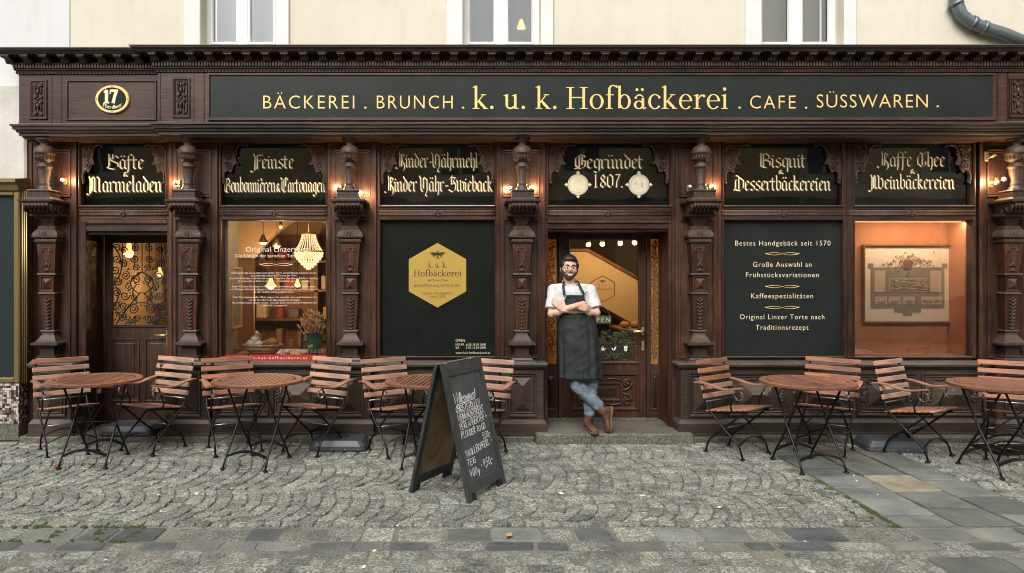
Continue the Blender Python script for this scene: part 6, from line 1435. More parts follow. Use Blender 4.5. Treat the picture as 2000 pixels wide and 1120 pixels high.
# ---------------------------------------------------------------- round folding tables
def table_parts(R=.395):
    parts = []
    z = .733; hh_ = .011
    mb = MB(); n = 40; rings = []
    for r_, zz in ((R, z-.014), (R, z+.006), (R-.005, z+.011), (R-.058, z+.011), (R-.062, z+.007), (R-.062, z-.014)):
        rings.append([(r_*cos(2*pi*q/n), r_*sin(2*pi*q/n), zz) for q in range(n)])
    rings.append(rings[0]); mb.loft(rings, False, False); parts.append(('rim', mb.mesh('rim', 'teak_x'), (0, 0, 0)))
    w = .042; q = 0; y = -(R-.064)
    while y < R-.07:
        y1 = min(y+w-.010, R-.066); ym = max(abs(y), abs(y1)); L = math.sqrt(max(.0, (R-.0605)**2-ym**2)); L2 = L
        if L > .03:
            mb = MB(); mb.box(y, y1, -L, L, z-.009, z+.0095, .003); parts.append(('top_slat', mb.mesh('top_slat', 'teak_x'), (0, 0, 0)))
        y += w
    for s_ in (-1, 1):
        mb = MB(); mb.box(-.27, .27, s_*.2-.022, s_*.2+.022, z-.042, z-.0145, .004); parts.append(('cleat', mb.mesh('cleat', 'teak'), (0, 0, 0)))
    for sx_ in (-1, 1):
        for sy_ in (-1, 1):
            x = sx_*(.19 if sy_ < 0 else .175)
            pts = [(x, -sy_*.20, .69), (x, -sy_*.02, .40), (x, sy_*.0, .36), (x*1.02, sy_*.21, .085), (x*1.03, sy_*.225, .055), (x*1.04, sy_*.25, .012)]
            mb = MB(); mb.tube(pts, .010, 7); mb.lathe([(0, .022), (.006, .023), (.014, .016), (.016, .01)], pts[-1][0], pts[-1][1], 12); parts.append(('leg', mb.mesh('leg', 'iron'), (0, 0, 0)))
    for sy_ in (-1, 1):
        x = .19 if sy_ < 0 else .175
        mb = MB(); mb.strip([(-x+2*x*t/12, sy_*.20, .10+.05*math.sin(pi*t/12)) for t in range(13)], .030, .007, (0, 1, .5)); parts.append(('stretcher', mb.mesh('stretcher', 'iron'), (0, 0, 0)))
    mb = MB(); mb.tube([(-.17, .12, .20), (.19, -.17, .62)], .0055, 6); parts.append(('diagonal_brace', mb.mesh('diagonal_brace', 'iron'), (0, 0, 0)))
    mb = MB(); mb.tube([(-.19, .19, .665), (.19, .19, .665)], .006, 6); mb.tube([(-.19, 0, .358), (.19, 0, .358)], .005, 6); parts.append(('cross_rod', mb.mesh('cross_rod', 'iron'), (0, 0, 0)))
    return parts
TP = table_parts()
for (x, y, a), lb in zip(((-3.27, -.97, 2), (-1.80, -1.03, -12), (-.27, -1.06, -10), (3.03, -1.12, 6), (4.60, -1.28, 4)),
        ('round slatted table in front of the grilled side door', 'round slatted table below the Linzertorte window', 'round slatted table half hidden by the chalk board', 'round slatted table standing beside the slab path, between the entrance and the framed print', 'round slatted table cut by the picture edge')):
    t = empty('bistro_table', (x, y, 0), radians(a), lb, 'table', 'round folding bistro tables')
    for nm, me, l in TP: link(nm, me, t, l)
# ---------------------------------------------------------------- chalk board
u = Vector((.503, .864, 0)); nrm = Vector((.864, -.503, 0))
c0 = Vector((-.018, -1.775, 0)); Wb, Hb, Sp = .60, 1.0, .256
ab = empty('chalk_board', c0, label='black folding chalk board with handwritten prices standing on the cobbles', cat='chalk board')
M['board_frame'] = wood('black_stained_frame', (.016, .019, .019), (.036, .041, .041), (.065, .07, .07), rough=.5, dustamt=.5, dust=(.2, .21, .21), vary=.15)
def chalk_mat(name, a, b):
    m, n, bs = new_mat(name); nz = node(n, 'ShaderNodeTexNoise', Scale=4.0, Detail=6.0, Distortion=1.2); n.links.new(coords(n, (1, 1, .6)), nz.inputs['Vector']); r = ramp(n, [(.3, a), (.75, b)]); n.links.new(nz.outputs['Fac'], r.inputs[0]); n.links.new(r.outputs[0], bs.inputs['Base Color']); bs.inputs['Roughness'].default_value = .7; return m
M['slate'] = chalk_mat('chalk_slate', (.042, .047, .051), (.095, .103, .108)); M['back_board'] = chalk_mat('brown_hardboard', (.15, .10, .042), (.42, .30, .15)); M['chalk'] = simple('white_chalk', (.82, .82, .8), .9)
for side in (1, -1):
    # local frame of a leaf: a along u, h up the leaf, outward normal
    base = nrm*Sp*side; top = Vector((0, 0, Hb))+nrm*.022*side; up_ = (top-base); L = up_.length; up_.normalize(); out = (u.cross(up_)).normalized()
    if out.dot(nrm*side) < 0: out = -out
    def T(a, h_, o_): return base+u*a+up_*h_+out*o_
    def slab(m_, a0, a1, h0, h1, o0, o1):
        m_.add([T(a, h_, o_) for o_ in (o0, o1) for a, h_ in ((a0, h0), (a1, h0), (a1, h1), (a0, h1))], [(0, 1, 2, 3), (7, 6, 5, 4), (0, 4, 5, 1), (1, 5, 6, 2), (2, 6, 7, 3), (3, 7, 4, 0)])
    for a0, a1, h0, h1 in ((-.30, -.245, 0, L), (.245, .30, 0, L)):
        mb = MB(); slab(mb, a0, a1, h0, h1, -.012, .012); mb.build('frame_stile', 'board_frame', ab)
    for h0, h1 in ((.055, .13), (L-.10, L-.002)):
        mb = MB(); slab(mb, -.2445, .2445, h0, h1, -.0118, .0118); mb.build('frame_rail', 'board_frame', ab)
    mb = MB(); slab(mb, -.246, .246, .128, L-.098, -.004, .004); mb.build('writing_panel', 'slate' if side > 0 else 'back_board', ab)
    for a in (-.21, .21):
        mb = MB(); slab(mb, a-.03, a+.03, .0, .056, -.008, .008); mb.build('foot', 'rubber', ab)
    if side > 0:
        mb = MB(); Lh = L
        def row(body, a0, a1, hb, h_, sd_, sl=0.0, w=.0074): chalk(mb, body, a0, a1, hb, h_, sd_, sl, w)
        row('Willkommen!', -.215, .11, .715, .074, 1, .03, .008)
        row('CHRISTSTOLLEN', -.22, .15, .650, .047, 2, .02); row('WEIHNACHTSKEKS', -.215, .18, .585, .046, 3, .03); row('VERLANGERTER +', -.215, .215, .520, .047, 4, .03); row('PLUNDER TO GO', -.215, .16, .456, .047, 5, .02)
        row('5,50,-', .09, .215, .392, .047, 6, .05); row('VANILLEKIPFERL -', -.205, .215, .312, .050, 7, .06); row('TEIG', -.205, -.08, .248, .046, 8, .02); row('400g', -.20, -.06, .165, .060, 9, .02); row('-9,50,-', -.02, .17, .185, .055, 10, .06)
        for (a0, h0), (a1, h1) in (((-.20, .706), (.09, .716)), ((-.215, .641), (.21, .652)), ((-.2, .575), (.21, .590))):
            nn = 1 if h0 == .706 else 16
            for q in range(nn):
                p0, p1 = q/nn, (q+(1 if nn == 1 else .55))/nn
                for r in rib([(a0+(a1-a0)*p0, h0+(h1-h0)*p0), (a0+(a1-a0)*p1, h0+(h1-h0)*p1)], .006): mb.flat(r, 0.0)
        mb.v = [tuple(T(a, h_, .0045-y)) for a, y, h_ in mb.v]
        mb.build('chalk_writing', 'chalk', ab, fix=False)
mb = MB()
for a in (-.2, .2): mb.tube([tuple(Vector((0, 0, Hb-.005))+u*(a-.03)), tuple(Vector((0, 0, Hb-.005))+u*(a+.03))], .008, 8)
mb.build('hinge', 'steel', ab)
# ---------------------------------------------------------------- parasol weights
def base_block(x, y, z, a, lb):
    t = empty('parasol_base', (x, y, z), radians(a), lb, 'parasol base', 'grey plastic parasol bases')
    mb = MB(); def_ = [(.27, .19, 0), (.275, .195, .015), (.27, .19, .05), (.235, .16, .095), (.22, .15, .10)]
    def rr_(w, d, zz, c_=.05): return [(sx*(w-c_*(1-abs(cos(t_)))), sy*(d-c_*(1-abs(sin(t_)))), zz) for sx, sy, ts in ((1, 1, (0, pi/4, pi/2)), (-1, 1, (pi/2, pi/4, 0)), (-1, -1, (0, pi/4, pi/2)), (1, -1, (pi/2, pi/4, 0))) for t_ in ts]
    mb.loft([rr_(*q) for q in def_]); mb.build('shell', 'plastic_grey', t)
    mb = MB(); mb.lathe([(.098, .034), (.1025, .032), (.1025, .02), (.1, .018)], .06, .03, 14); mb.build('filler_hole', 'rubber', t)
    mb = MB()
    for q in (-.18, -.05, .08, .2): mb.box(q-.008, q+.008, -.199, -.19, .018, .028, .002)
    mb.build('rivet', 'steel', t)
base_block(-3.35, -.05, ZB, 0, 'grey plastic parasol base in the doorway of the grilled side door')
base_block(-1.17, -.43, 0, 0, 'grey plastic parasol base beside the chair below the wheat jug')
base_block(4.13, -.47, 0, -6, 'grey plastic parasol base behind the chair below the framed print')
# ---------------------------------------------------------------- fallen leaves
M['leaf_o'] = simple('orange_leaf', (.42, .18, .05), .7); M['leaf_r'] = simple('rust_leaf', (.28, .07, .025), .7); M['leaf_y'] = simple('yellow_leaf', (.55, .38, .12), .7)
def leaf(px_, py_, s_, m_, lb, sd_):
    d = FPX*EYE/(py_-HOR); rr = random.Random(sd_); x, y = X(px_, d-DIST), d-DIST
    pts = [(-1, 0), (-.6, .32), (-.35, .3), (-.1, .6), (.15, .36), (.45, .42), (.62, .15), (1.0, 0), (.6, -.2), (.4, -.45), (.1, -.34), (-.15, -.55), (-.4, -.28), (-.65, -.3)]
    mb = MB(); ct = (0, 0, .25); ring_ = [(a*s_*rr.uniform(.85, 1.15), b*s_*rr.uniform(.85, 1.15), s_*(.18*a*a+.35*abs(b)+rr.uniform(0, .12))) for a, b in pts]
    mb.add([(0, 0, s_*.05)]+ring_, [(0, q+1, (q+1) % 14+1) for q in range(14)]); mb.tube([(-s_*.9, 0, s_*.2), (-s_*1.5, s_*.2, s_*.1)], s_*.04, 4)
    o = mb.build('fallen_leaf', m_, fix=False); o.location = (x, y, .003); o.rotation_euler = (0, 0, rr.uniform(0, 6)); tag(o, lb, 'leaf', 'fallen autumn leaves')
for q, a in enumerate(((110, 913, .05, 'leaf_r', 'curled rust leaf beside the near foot of the table by the grilled door'), (181, 907, .035, 'leaf_y', 'yellow leaf on the cobbles below the table by the grilled door'), (51, 881, .03, 'leaf_y', 'yellow leaf near the mosaic base of the neighbouring shop'), (76, 866, .04, 'leaf_r', 'rust leaf lying under the outermost chair'), (728, 892, .04, 'leaf_o', 'orange leaf on the cobbles next to the parasol base and chalk board'), (1211, 863, .055, 'leaf_o', 'orange leaf in front of the doorstep of the entrance'), (1077, 906, .03, 'leaf_r', 'small rust leaf in front of the entrance cobbles'), (1383, 929, .04, 'leaf_r', 'crumpled rust leaf in front of the chair next to the entrance'), (1448, 886, .03, 'leaf_y', 'yellow leaf under the chair next to the entrance'), (1586, 889, .04, 'leaf_y', 'pale yellow leaf under the table on the slab path'), (1968, 880, .06, 'leaf_y', 'yellow leaf on the dark cellar hatch'), (1717, 886, .03, 'leaf_r', 'brown leaf at the foot of the weathered pale chair'), (1706, 946, .025, 'leaf_r', 'tiny red leaf on a slab of the path'), (1663, 864, .03, 'leaf_o', 'small brown leaf beside the parasol base under the pastry panel'), (994, 1048, .045, 'leaf_y', 'pale leaf lying in the gutter below the chalk board'))): leaf(*a, sd_=q)
# ---------------------------------------------------------------- the baker leaning in the entrance
from mathutils import noise as mnoise
def J(px_, py_, Y): return P(px_, py_, Y)
person = empty('person', J(1165, 845, -.2), label='person in white shirt and dark apron leaning in the entrance with folded arms', cat='person')
person.location = (0, 0, 0)
def skin_mat():
    m, n, b = new_mat('skin'); nz = node(n, 'ShaderNodeTexNoise', Scale=14.0, Detail=4.0); n.links.new(coords(n), nz.inputs['Vector'])
    r = ramp(n, [(.3, (.62, .365, .265)), (.7, (.74, .475, .36))]); n.links.new(nz.outputs['Fac'], r.inputs[0]); n.links.new(r.outputs[0], b.inputs['Base Color']); b.inputs['Roughness'].default_value = .5
    b.inputs['Subsurface Weight'].default_value = .12; b.inputs['Subsurface Radius'].default_value = (.02, .008, .004); b.inputs['Subsurface Scale'].default_value = .3
    return m
def cloth(name, c1, c2, sc=30.0, st=.5, rough=.85, dist=.006):
    m, n, b = new_mat(name); v = coords(n); nz = node(n, 'ShaderNodeTexNoise', Scale=9.0, Detail=6.0); n.links.new(v, nz.inputs['Vector'])
    r = ramp(n, [(.32, c1), (.68, c2)]); n.links.new(nz.outputs['Fac'], r.inputs[0]); n.links.new(r.outputs[0], b.inputs['Base Color']); b.inputs['Roughness'].default_value = rough
    q = node(n, 'ShaderNodeTexNoise', Scale=sc, Detail=3.0, Distortion=1.0); n.links.new(v, q.inputs['Vector']); bump(n, b, q.outputs['Fac'], st, dist); return m
M['skin'] = skin_mat(); M['shirt'] = cloth('white_cotton', (.50, .505, .515), (.65, .655, .665), 16, .8); M['apron'] = cloth('charcoal_apron', (.011, .0145, .0145), (.022, .0265, .0265), 14, .6, .75)
M['jeans'] = cloth('faded_denim', (.06, .083, .115), (.23, .28, .34), 22, .6); M['boot'] = cloth('brown_leather', (.055, .024, .014), (.14, .066, .038), 20, .3, .5); M['sole'] = simple('boot_sole', (.16, .085, .05), .6); M['hair'] = cloth('dark_hair', (.008, .006, .005), (.022, .016, .012), 60, .8, .5)
M['beard'] = cloth('short_beard', (.085, .044, .03), (.165, .09, .06), 90, .6, .8); M['eye_white'] = simple('eye_white', (.5, .46, .43), .3); M['teeth'] = simple('teeth', (.8, .76, .7), .3); M['lip'] = simple('lip', (.42, .14, .11), .45)
def remesh(mb, name, mat, voxel=.006, smooth=3, disp=None):
    me = mb.mesh(name, mat); b_ = bmesh.new(); b_.from_mesh(me); bmesh.ops.recalc_face_normals(b_, faces=b_.faces); bmesh.ops.triangulate(b_, faces=b_.faces); b_.to_mesh(me); b_.free()
    ob = link(name, me); md = ob.modifiers.new('r', 'REMESH'); md.mode = 'VOXEL'; md.voxel_size = voxel; md.use_smooth_shade = True
    if smooth: sm = ob.modifiers.new('s', 'SMOOTH'); sm.factor = .5; sm.iterations = smooth
    dg = bpy.context.evaluated_depsgraph_get(); me2 = bpy.data.meshes.new_from_object(ob.evaluated_get(dg)); bpy.data.objects.remove(ob); bpy.data.meshes.remove(me); me2.name = name
    if disp:
        me2.update()
        nn = len(me2.vertices); co = [0.0]*(3*nn); no = [0.0]*(3*nn); me2.vertices.foreach_get('co', co); me2.vertices.foreach_get('normal', no)
        for q in range(nn):
            a = disp(Vector(co[3*q:3*q+3]))
            for j in range(3): co[3*q+j] += no[3*q+j]*a
        me2.vertices.foreach_set('co', co); me2.update()
    me2.polygons.foreach_set('use_smooth', [True]*len(me2.polygons))
    if not me2.materials: me2.materials.append(M[mat])
    return link(name, me2, person)
def limb(mb, pts, radii, n=12): 
    # resample for a smooth tapering limb
    P_, R_ = [], []
    for i in range(len(pts)-1):
        for t in (0, .25, .5, .75): P_.append(Vector(pts[i]).lerp(Vector(pts[i+1]), t)); R_.append(radii[i]+(radii[i+1]-radii[i])*t)
    P_.append(Vector(pts[-1])); R_.append(radii[-1])
    mb.tube(P_, R_, n); mb.ell(pts[0], (radii[0],)*3, 10, 7); mb.ell(pts[-1], (radii[-1],)*3, 10, 7)
    for p, r in zip(pts[1:-1], radii[1:-1]): mb.ell(p, (r,)*3, 10, 7)
def oval_stack(mb, rows, n=24):
    """rows: (centre, rx, ry)"""
    mb.loft([[(c.x+rx*cos(2*pi*q/n), c.y+ry*sin(2*pi*q/n), c.z) for q in range(n)] for c, rx, ry in rows], True, True)
YT = -.13
# joints
shR, shL = J(1082, 567, YT), J(1152, 567, YT)              # shoulders (image left, image right)
elR, elL = J(1077, 613, YT-.07), J(1165, 611, YT-.07)
wrR, wrL = J(1127, 597, YT-.20), J(1103, 606, YT-.15)
hipR, hipL = J(1113, 686, YT), J(1146, 686, YT)
knR, knL = J(1129, 754, YT-.055), J(1153, 752, YT-.01)
anR, anL = J(1173, 797, YT-.11), J(1151, 812, YT-.03)
torso = [(J(1128, 690, YT), .165, .115), (J(1127, 660, YT), .17, .12), (J(1125, 630, YT), .165, .115), (J(1121, 605, YT), .17, .12), (J(1118, 585, YT), .185, .125), (J(1117, 570, YT), .19, .115), (J(1116, 561, YT), .15, .095), (J(1114, 555, YT), .085, .075)]
# head
HC = J(1111.5, 526, YT-.05); HR = Matrix.Rotation(radians(3), 3, 'Y') @ Matrix.Rotation(radians(-4), 3, 'X')
def head_pt(d, off=0.0):
    x, y, z = d
    sx = 1.0-(.30*min(1, max(0, -z-.1))**1.2)*1.2+.02*z
    fy = 1.0
    p = Vector((x*(.083*sx+off), y*(.096*fy+off), z*(.122+off)))
    if y < 0 and z < -.3: p.y -= .016*min(1, (-z-.3)/.5)*(-y)           # chin forward
    if y < -.6: p.y += .010*(-y-.6)/.4*(1-abs(z))                          # flatter face
    return HC+HR @ p
def sphere_dirs(nu=36, nv=26):
    return [[(sin(pi*i/nv)*cos(2*pi*k/nu), sin(pi*i/nv)*sin(2*pi*k/nu), cos(pi*i/nv)) for k in range(nu)] for i in range(nv+1)]
def head_shell(mb, keep, off):
    rows = sphere_dirs(); nu = len(rows[0]); idx = {}
    o = len(mb.v)
    for i, r in enumerate(rows):
        for k_, d in enumerate(r): mb.v.append(tuple(head_pt(d, off(d))))
    for i in range(len(rows)-1):
        for k_ in range(nu):
            f = (o+i*nu+k_, o+i*nu+(k_+1) % nu, o+(i+1)*nu+(k_+1) % nu, o+(i+1)*nu+k_)
            c = [sum(rows[a][b][j] for a, b in ((i, k_), (i, (k_+1) % nu), (i+1, k_), (i+1, (k_+1) % nu)))/4 for j in range(3)]
            if keep(c): mb.f.append(f); mb.sm.append(True)
def HP(x, y, z): return HC+HR @ Vector((x, y, z))
body = MB()
rows = sphere_dirs(28, 20); o = len(body.v)
body.loft([[head_pt(d) for d in r] for r in rows[1:-1]], True, True)
body.tube([HP(0, .01, -.06), J(1112, 552, YT-.01), J(1114, 562, YT)], [.058, .060, .072], 14)
# nose, ears, brow
body.tube([HP(0, -.088, .020), HP(0, -.103, -.010), HP(0, -.106, -.022)], [.009, .013, .014], 8); body.ell(HP(0, -.100, -.024), (.017, .012, .010), 10, 7)
for s_ in (-1, 1):
    body.ell(HP(s_*.082, .008, -.005), (.009, .018, .030), 10, 7); body.ell(HP(s_*.045, -.072, -.022), (.024, .018, .020), 10, 7)
oval_stack(body, [(c, rx*.93, ry*.92) for c, rx, ry in torso])
limb(body, [shR, elR, wrR], [.052, .042, .028]); limb(body, [shL, elL, wrL], [.052, .042, .029])
body.ell(elR.lerp(wrR, .25)+Vector((0, 0, -.004)), (.047, .044, .044), 12, 8); body.ell(elL.lerp(wrL, .25)+Vector((0, 0, -.004)), (.047, .042, .042), 12, 8)
limb(body, [hipR, knR, anR], [.085, .058, .042]); limb(body, [hipL, knL, anL], [.085, .058, .042])
def hand(mb, w, d, side, nrm_, curl, s_=1.0):
    """w wrist, d towards the knuckles, side towards the little finger, nrm_ palm normal"""
    d, side = Vector(d).normalized(), Vector(side); side = (side-d*side.dot(d)).normalized(); n_ = d.cross(side).normalized(); n_ = n_ if n_.dot(Vector(nrm_)) > 0 else -n_
    for f in (-.026, -.009, .009, .026): limb(mb, [w+side*f*.6*s_, w+d*.045*s_+side*f*s_, w+d*.088*s_+side*f*1.12*s_], [.016*s_, .015*s_, .0115*s_], 8)
    for j, (f, L) in enumerate(((-.029, .070), (-.010, .080), (.010, .074), (.028, .058))):
        a = w+d*.09*s_+side*f*s_; c1, c2, c3 = curl; pts = [a]; ang = 0
        for seg, c_ in ((.45, c1), (.32, c2), (.23, c3)):
            ang += c_+.06*j; pts.append(pts[-1]+(d*cos(ang)+n_*sin(ang))*L*seg*s_)
        limb(mb, pts, [.0105*s_, .0098*s_, .009*s_, .0078*s_], 8)
    th = w+d*.022*s_-side*.028*s_; limb(mb, [th, th+d*.032*s_-side*.022*s_+n_*.008, th+d*.064*s_-side*.026*s_+n_*.018], [.014*s_, .012*s_, .0095*s_], 8)
# image-left arm lies on top: back of the hand to the viewer, fingers over the other forearm
hand(body, wrR, J(1146, 602, YT-.19)-wrR, (-.2, -.1, -1), (.1, 1, -.2), (.35, .55, .4))
# image-right forearm passes below; its fingers show on the other upper arm
hand(body, wrL, J(1086, 591, YT-.15)-wrL, (.25, .0, -1), (0, 1, 0), (.15, .25, .2))
remesh(body, 'body', 'skin', .0055, 2)
# hair, beard
hair = MB()
def keep_hair(c):
    x, y, z = c
    if z > .62: return True
    if y < -.55: return z > .52+.10*abs(x)
    if y < .05: return z > .10 if abs(x) > .5 else z > .45
    return z > -.45
def off_hair(d):
    x, y, z = d; o = .008+.017*max(0, z)+.016*max(0, -y)*max(0, z); return o+.008*mnoise.noise(Vector((x*7, y*7, z*5)))
head_shell(hair, keep_hair, off_hair)
for s_ in (-1, 1): hair.tube([HP(s_*.080, -.022, .045), HP(s_*.080, -.026, .015), HP(s_*.077, -.03, -.02)], [.012, .010, .006], 6)
h_ = hair.build('hair', 'hair', person); sd_ = h_.modifiers.new('thick', 'SOLIDIFY'); sd_.thickness = .014; sd_.offset = -1
bd = MB()
def keep_beard(c):
    x, y, z = c
    if y > -.02 or z > .0: return False
    if z < -.97: return False
    if abs(x) < .30 and -.66 < z < -.36: return abs(z+.36) < .03      # mouth
    if abs(x) > .62: return z < -.12
    return z < -.42-.08*(abs(x) < .5)
head_shell(bd, keep_beard, lambda d: .0025)
bd.tube([HP(-.030, -.094, -.050), HP(-.014, -.104, -.038), HP(0, -.106, -.040), HP(.014, -.104, -.038), HP(.030, -.094, -.050)], [.003, .006, .005, .006, .003], 6)
bd.build('beard', 'beard', person)
for s_ in (-1, 1):
    face = MB(); face.ell(HP(s_*.030, -.0805, .008), (.0105, .009, .0042), 10, 7); e_ = face.build('eye', 'eye_white', person)
    face = MB(); face.ell(HP(s_*.030, -.0895, .008), (.0062, .003, .0062), 10, 7); face.build('iris', 'hair', e_)
    face = MB(); face.tube([HP(s_*.012, -.092, .030), HP(s_*.030, -.090, .037), HP(s_*.050, -.078, .031)], [.004, .005, .003], 6); face.build('eyebrow', 'hair', person)
face = MB(); face.tube([HP(-.028, -.088, -.056), HP(-.014, -.099, -.064), HP(0, -.102, -.066), HP(.014, -.099, -.064), HP(.028, -.088, -.056)], [.002, .0045, .005, .0045, .002], 8); face.build('teeth', 'teeth', person)
face = MB(); face.tube([HP(-.030, -.088, -.056), HP(-.015, -.100, -.073), HP(0, -.104, -.076), HP(.015, -.100, -.073), HP(.030, -.088, -.056)], [.002, .004, .005, .004, .002], 8); face.tube([HP(-.029, -.089, -.054), HP(-.012, -.102, -.056), HP(0, -.104, -.057), HP(.012, -.102, -.056), HP(.029, -.089, -.054)], [.002, .003, .003, .003, .002], 8); face.build('lips', 'lip', person)
gl = MB()
for s_ in (-1, 1):
    gl.tube([HP(s_*.032+.0265*cos(a), -.102+.006*abs(cos(a)), .006+.023*sin(a)) for a in [2*pi*q/24 for q in range(24)]], .0025, 6, closed=True)
    gl.tube([HP(s_*.058, -.098, .012), HP(s_*.078, -.07, .014), HP(s_*.083, .0, .010)], .0022, 6)
gl.tube([HP(-.007, -.104, .012), HP(0, -.107, .014), HP(.007, -.104, .012)], .0022, 6); gl.build('glasses', 'iron', person)
# shirt
sh = MB(); oval_stack(sh, [(c, rx*1.04+.006, ry*1.04+.006) for c, rx, ry in torso[1:7]]+[(J(1114, 558, YT), .095, .085)])
for a, b in ((shR, elR), (shL, elL)):
    e = a.lerp(b, .80); sh.tube([a+Vector((0, 0, .02)), a.lerp(b, .2), a.lerp(b, .4), a.lerp(b, .6), e], [.064, .066, .067, .069, .072], 16)
    sh.ell(a+Vector((0, 0, -.005)), (.070, .072, .068), 12, 8)
sh.ell(J(1098, 560, YT), (.105, .07, .034), 12, 8); sh.ell(J(1134, 560, YT), (.105, .07, .034), 12, 8)
def wrinkle(amp, f=11):
    return lambda c: amp*mnoise.noise(Vector((c.x*f+c.z*5, c.y*f, c.z*f*1.2-c.x*4)))+amp*.5*mnoise.noise(Vector((c.x*f*2.3, c.y*f*2, c.z*f*2.6)))
remesh(sh, 'shirt', 'shirt', .008, 3, wrinkle(.006, 13))
for s_ in (-1, 1):   # open collar
    cl = MB()
    c_ = J(1113.5, 556, YT)
    cl.strip([c_+Vector((s_*.012, -.098, -.045)), c_+Vector((s_*.05, -.085, -.004)), c_+Vector((s_*.078, -.02, .018)), c_+Vector((s_*.06, .05, .026))], .035, .006, (s_*.35, -.35, 1))
    cl.build('collar', 'shirt', person)
# apron: bib and wrapped skirt
ap = MB(); rows_ = []; NU = 64
def arow(c, rx, ry, a0, a1, push=0.0, fold=0.0, ph=0.0):
    r = []
    for q in range(NU+1):
        a = radians(a0+(a1-a0)*q/NU); f = fold*(sin(a*9+ph)+.6*sin(a*17+ph*1.7))
        r.append((c.x+(rx+f)*cos(a), c.y+(ry+push+f)*sin(a), c.z))
    return r
SK = [(576, 1120, .196, .142, -118, -65, 0), (585, 1120, .196, .144, -122, -60, 0), (598, 1121, .194, .146, -128, -52, 0), (608, 1122.5, .19, .144, -145, -35, .001), (615, 1124, .186, .142, -178, 0, .0015), (622, 1126, .188, .145, -190, 10, .002), (640, 1127, .196, .15, -193, 13, .003), (665, 1129, .204, .155, -195, 15, .004), (690, 1131, .207, .16, -195, 15, .006), (715, 1132, .21, .166, -194, 14, .008), (738, 1133, .212, .17, -193, 13, .010)]
for j in range(len(SK)-1):
    for t in range(8 if j < len(SK)-2 else 9):
        py_, px_, rx, ry, a0, a1, fo = [u_+(v_-u_)*t/8 for u_, v_ in zip(SK[j], SK[j+1])]; rows_.append(arow(J(px_, py_, YT), rx, ry, a0, a1, 0, fo, 1.0+(j+t/8)*.22))
ap.loft(rows_, False, True, closed=False); a_ = ap.build('apron', 'apron', person)
for v in a_.data.vertices:
    c_ = v.co.copy(); cr = 1-abs(mnoise.noise(Vector((c_.x*7+c_.z*3, 1.3, c_.z*9-c_.x*5)))); cr2 = 1-abs(mnoise.noise(Vector((c_.x*16-c_.z*6, 4.1, c_.z*15))))
    v.co += Vector((mnoise.noise(c_*9)*.005, mnoise.noise(c_*5+Vector((5, 0, 0)))*.010-.011*cr**5-.003*cr2**5, 0))
sd_ = a_.modifiers.new('thick', 'SOLIDIFY'); sd_.thickness = .005
for a, b, c_ in ((J(1102, 577, YT-.135), J(1100, 560, YT-.11), J(1102, 549, YT-.02)), (J(1141, 577, YT-.135), J(1133, 561, YT-.115), J(1126, 549, YT-.02))):
    stp = MB(); stp.strip([a, a.lerp(b, .5)+Vector((0, -.012, 0)), b, b.lerp(c_, .55)+Vector((0, -.004, .012)), c_], .026, .004, (1, -.1, .1))
    stp.build('apron_strap', 'apron', person)
mb = MB()
for q in rib([(J(1110, 619, 0).x, J(1110, 619, 0).z), (J(1128, 623, 0).x, J(1128, 623, 0).z)], .006): mb.flat(q, YT-.162)
mb = MB(); eagle(X(1145, YT-.14), Z(571.5, YT-.14), .014, YT-.148, 'black_print', person)
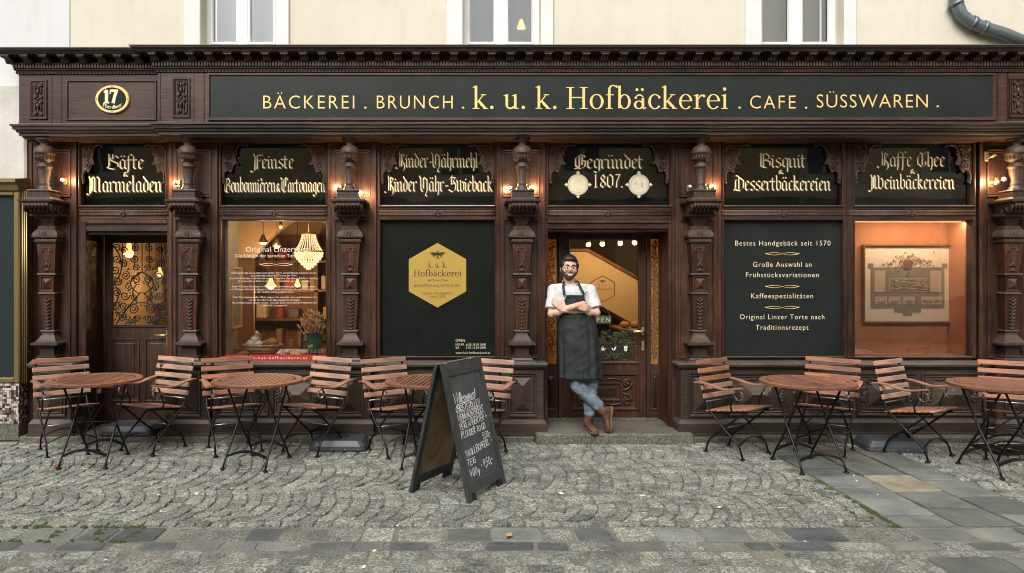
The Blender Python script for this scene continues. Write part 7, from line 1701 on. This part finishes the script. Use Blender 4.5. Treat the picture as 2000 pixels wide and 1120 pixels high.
# jeans
jn = MB(); limb(jn, [hipR+Vector((0, 0, .03)), knR, knR.lerp(anR, .5), anR.lerp(knR, .12)], [.098, .076, .064, .058], 14); limb(jn, [hipL+Vector((0, 0, .03)), knL, knL.lerp(anL, .5), anL.lerp(knL, .10)], [.098, .076, .066, .060], 14)
oval_stack(jn, [(J(1129, 700, YT), .16, .115), (J(1128, 680, YT), .175, .12), (J(1127, 655, YT), .172, .12)])
remesh(jn, 'jeans', 'jeans', .008, 2, wrinkle(.007, 18))
# boots
def boot(name, an, heel, toe, up, shaft):
    """an ankle, heel and toe on the sole line, up = away from the sole"""
    f = (toe-heel); L = f.length; f.normalize(); up = (up-f*up.dot(f)).normalized(); sd = f.cross(up).normalized()
    mb = MB(); rings = []
    for t, w, h_, b_ in ((-.02, .020, .05, .012), (.03, .034, .085, .010), (.2, .037, .105, .008), (.36, .036, .095, .008), (.52, .041, .072, .008), (.70, .048, .058, .008), (.86, .046, .050, .009), (.97, .034, .040, .011), (1.02, .015, .024, .014)):
        c = heel+f*(t*L); rings.append([c+sd*w*cos(a)+up*(b_+(h_-b_)*(.5+.5*sin(a))) for a in [2*pi*q/16 for q in range(16)]])
    mb.loft(rings, True, True)
    limb(mb, [heel+f*(.20*L)+up*.07, an, an+shaft], [.046, .047, .050], 14)
    o = remesh(mb, name, 'boot', .006, 2, wrinkle(.003, 22))
    mb = MB(); rings = []
    for t, w in ((-.05, .018), (.0, .034), (.15, .038), (.35, .034), (.55, .042), (.75, .050), (.9, .046), (1.0, .030), (1.04, .012)):
        c = heel+f*(t*L); th = .026 if t < .3 else .012; rings.append([c-sd*w, c+sd*w, c+sd*w+up*.016, c-sd*w+up*.016] if t >= .3 else [c-sd*w-up*.010, c+sd*w-up*.010, c+sd*w+up*.016, c-sd*w+up*.016])
    mb.loft(rings); mb.build('sole', 'sole', o)
    mb = MB()
    for q in range(5):
        c = heel+f*(L*(.60-.07*q))+up*(.064+.012*q); mb.tube([c-sd*.026, c+up*.006, c+sd*.026], .0028, 5)
    mb.build('lace', 'hair', o)
ZF = .100
boot('boot', anL, Vector((X(1146, YT+.0), YT+.03, ZF+.012)), Vector((X(1163, YT-.2), YT-.21, ZF+.006)), Vector((0, 0, 1)), Vector((0, 0, .05)))
boot('boot', anR, Vector((X(1194, YT-.12), YT-.10, ZF+.245)), Vector((X(1190, YT-.13), YT-.15, ZF+.006)), Vector((-1, -.25, 0)), (knR-anR).normalized()*.05)
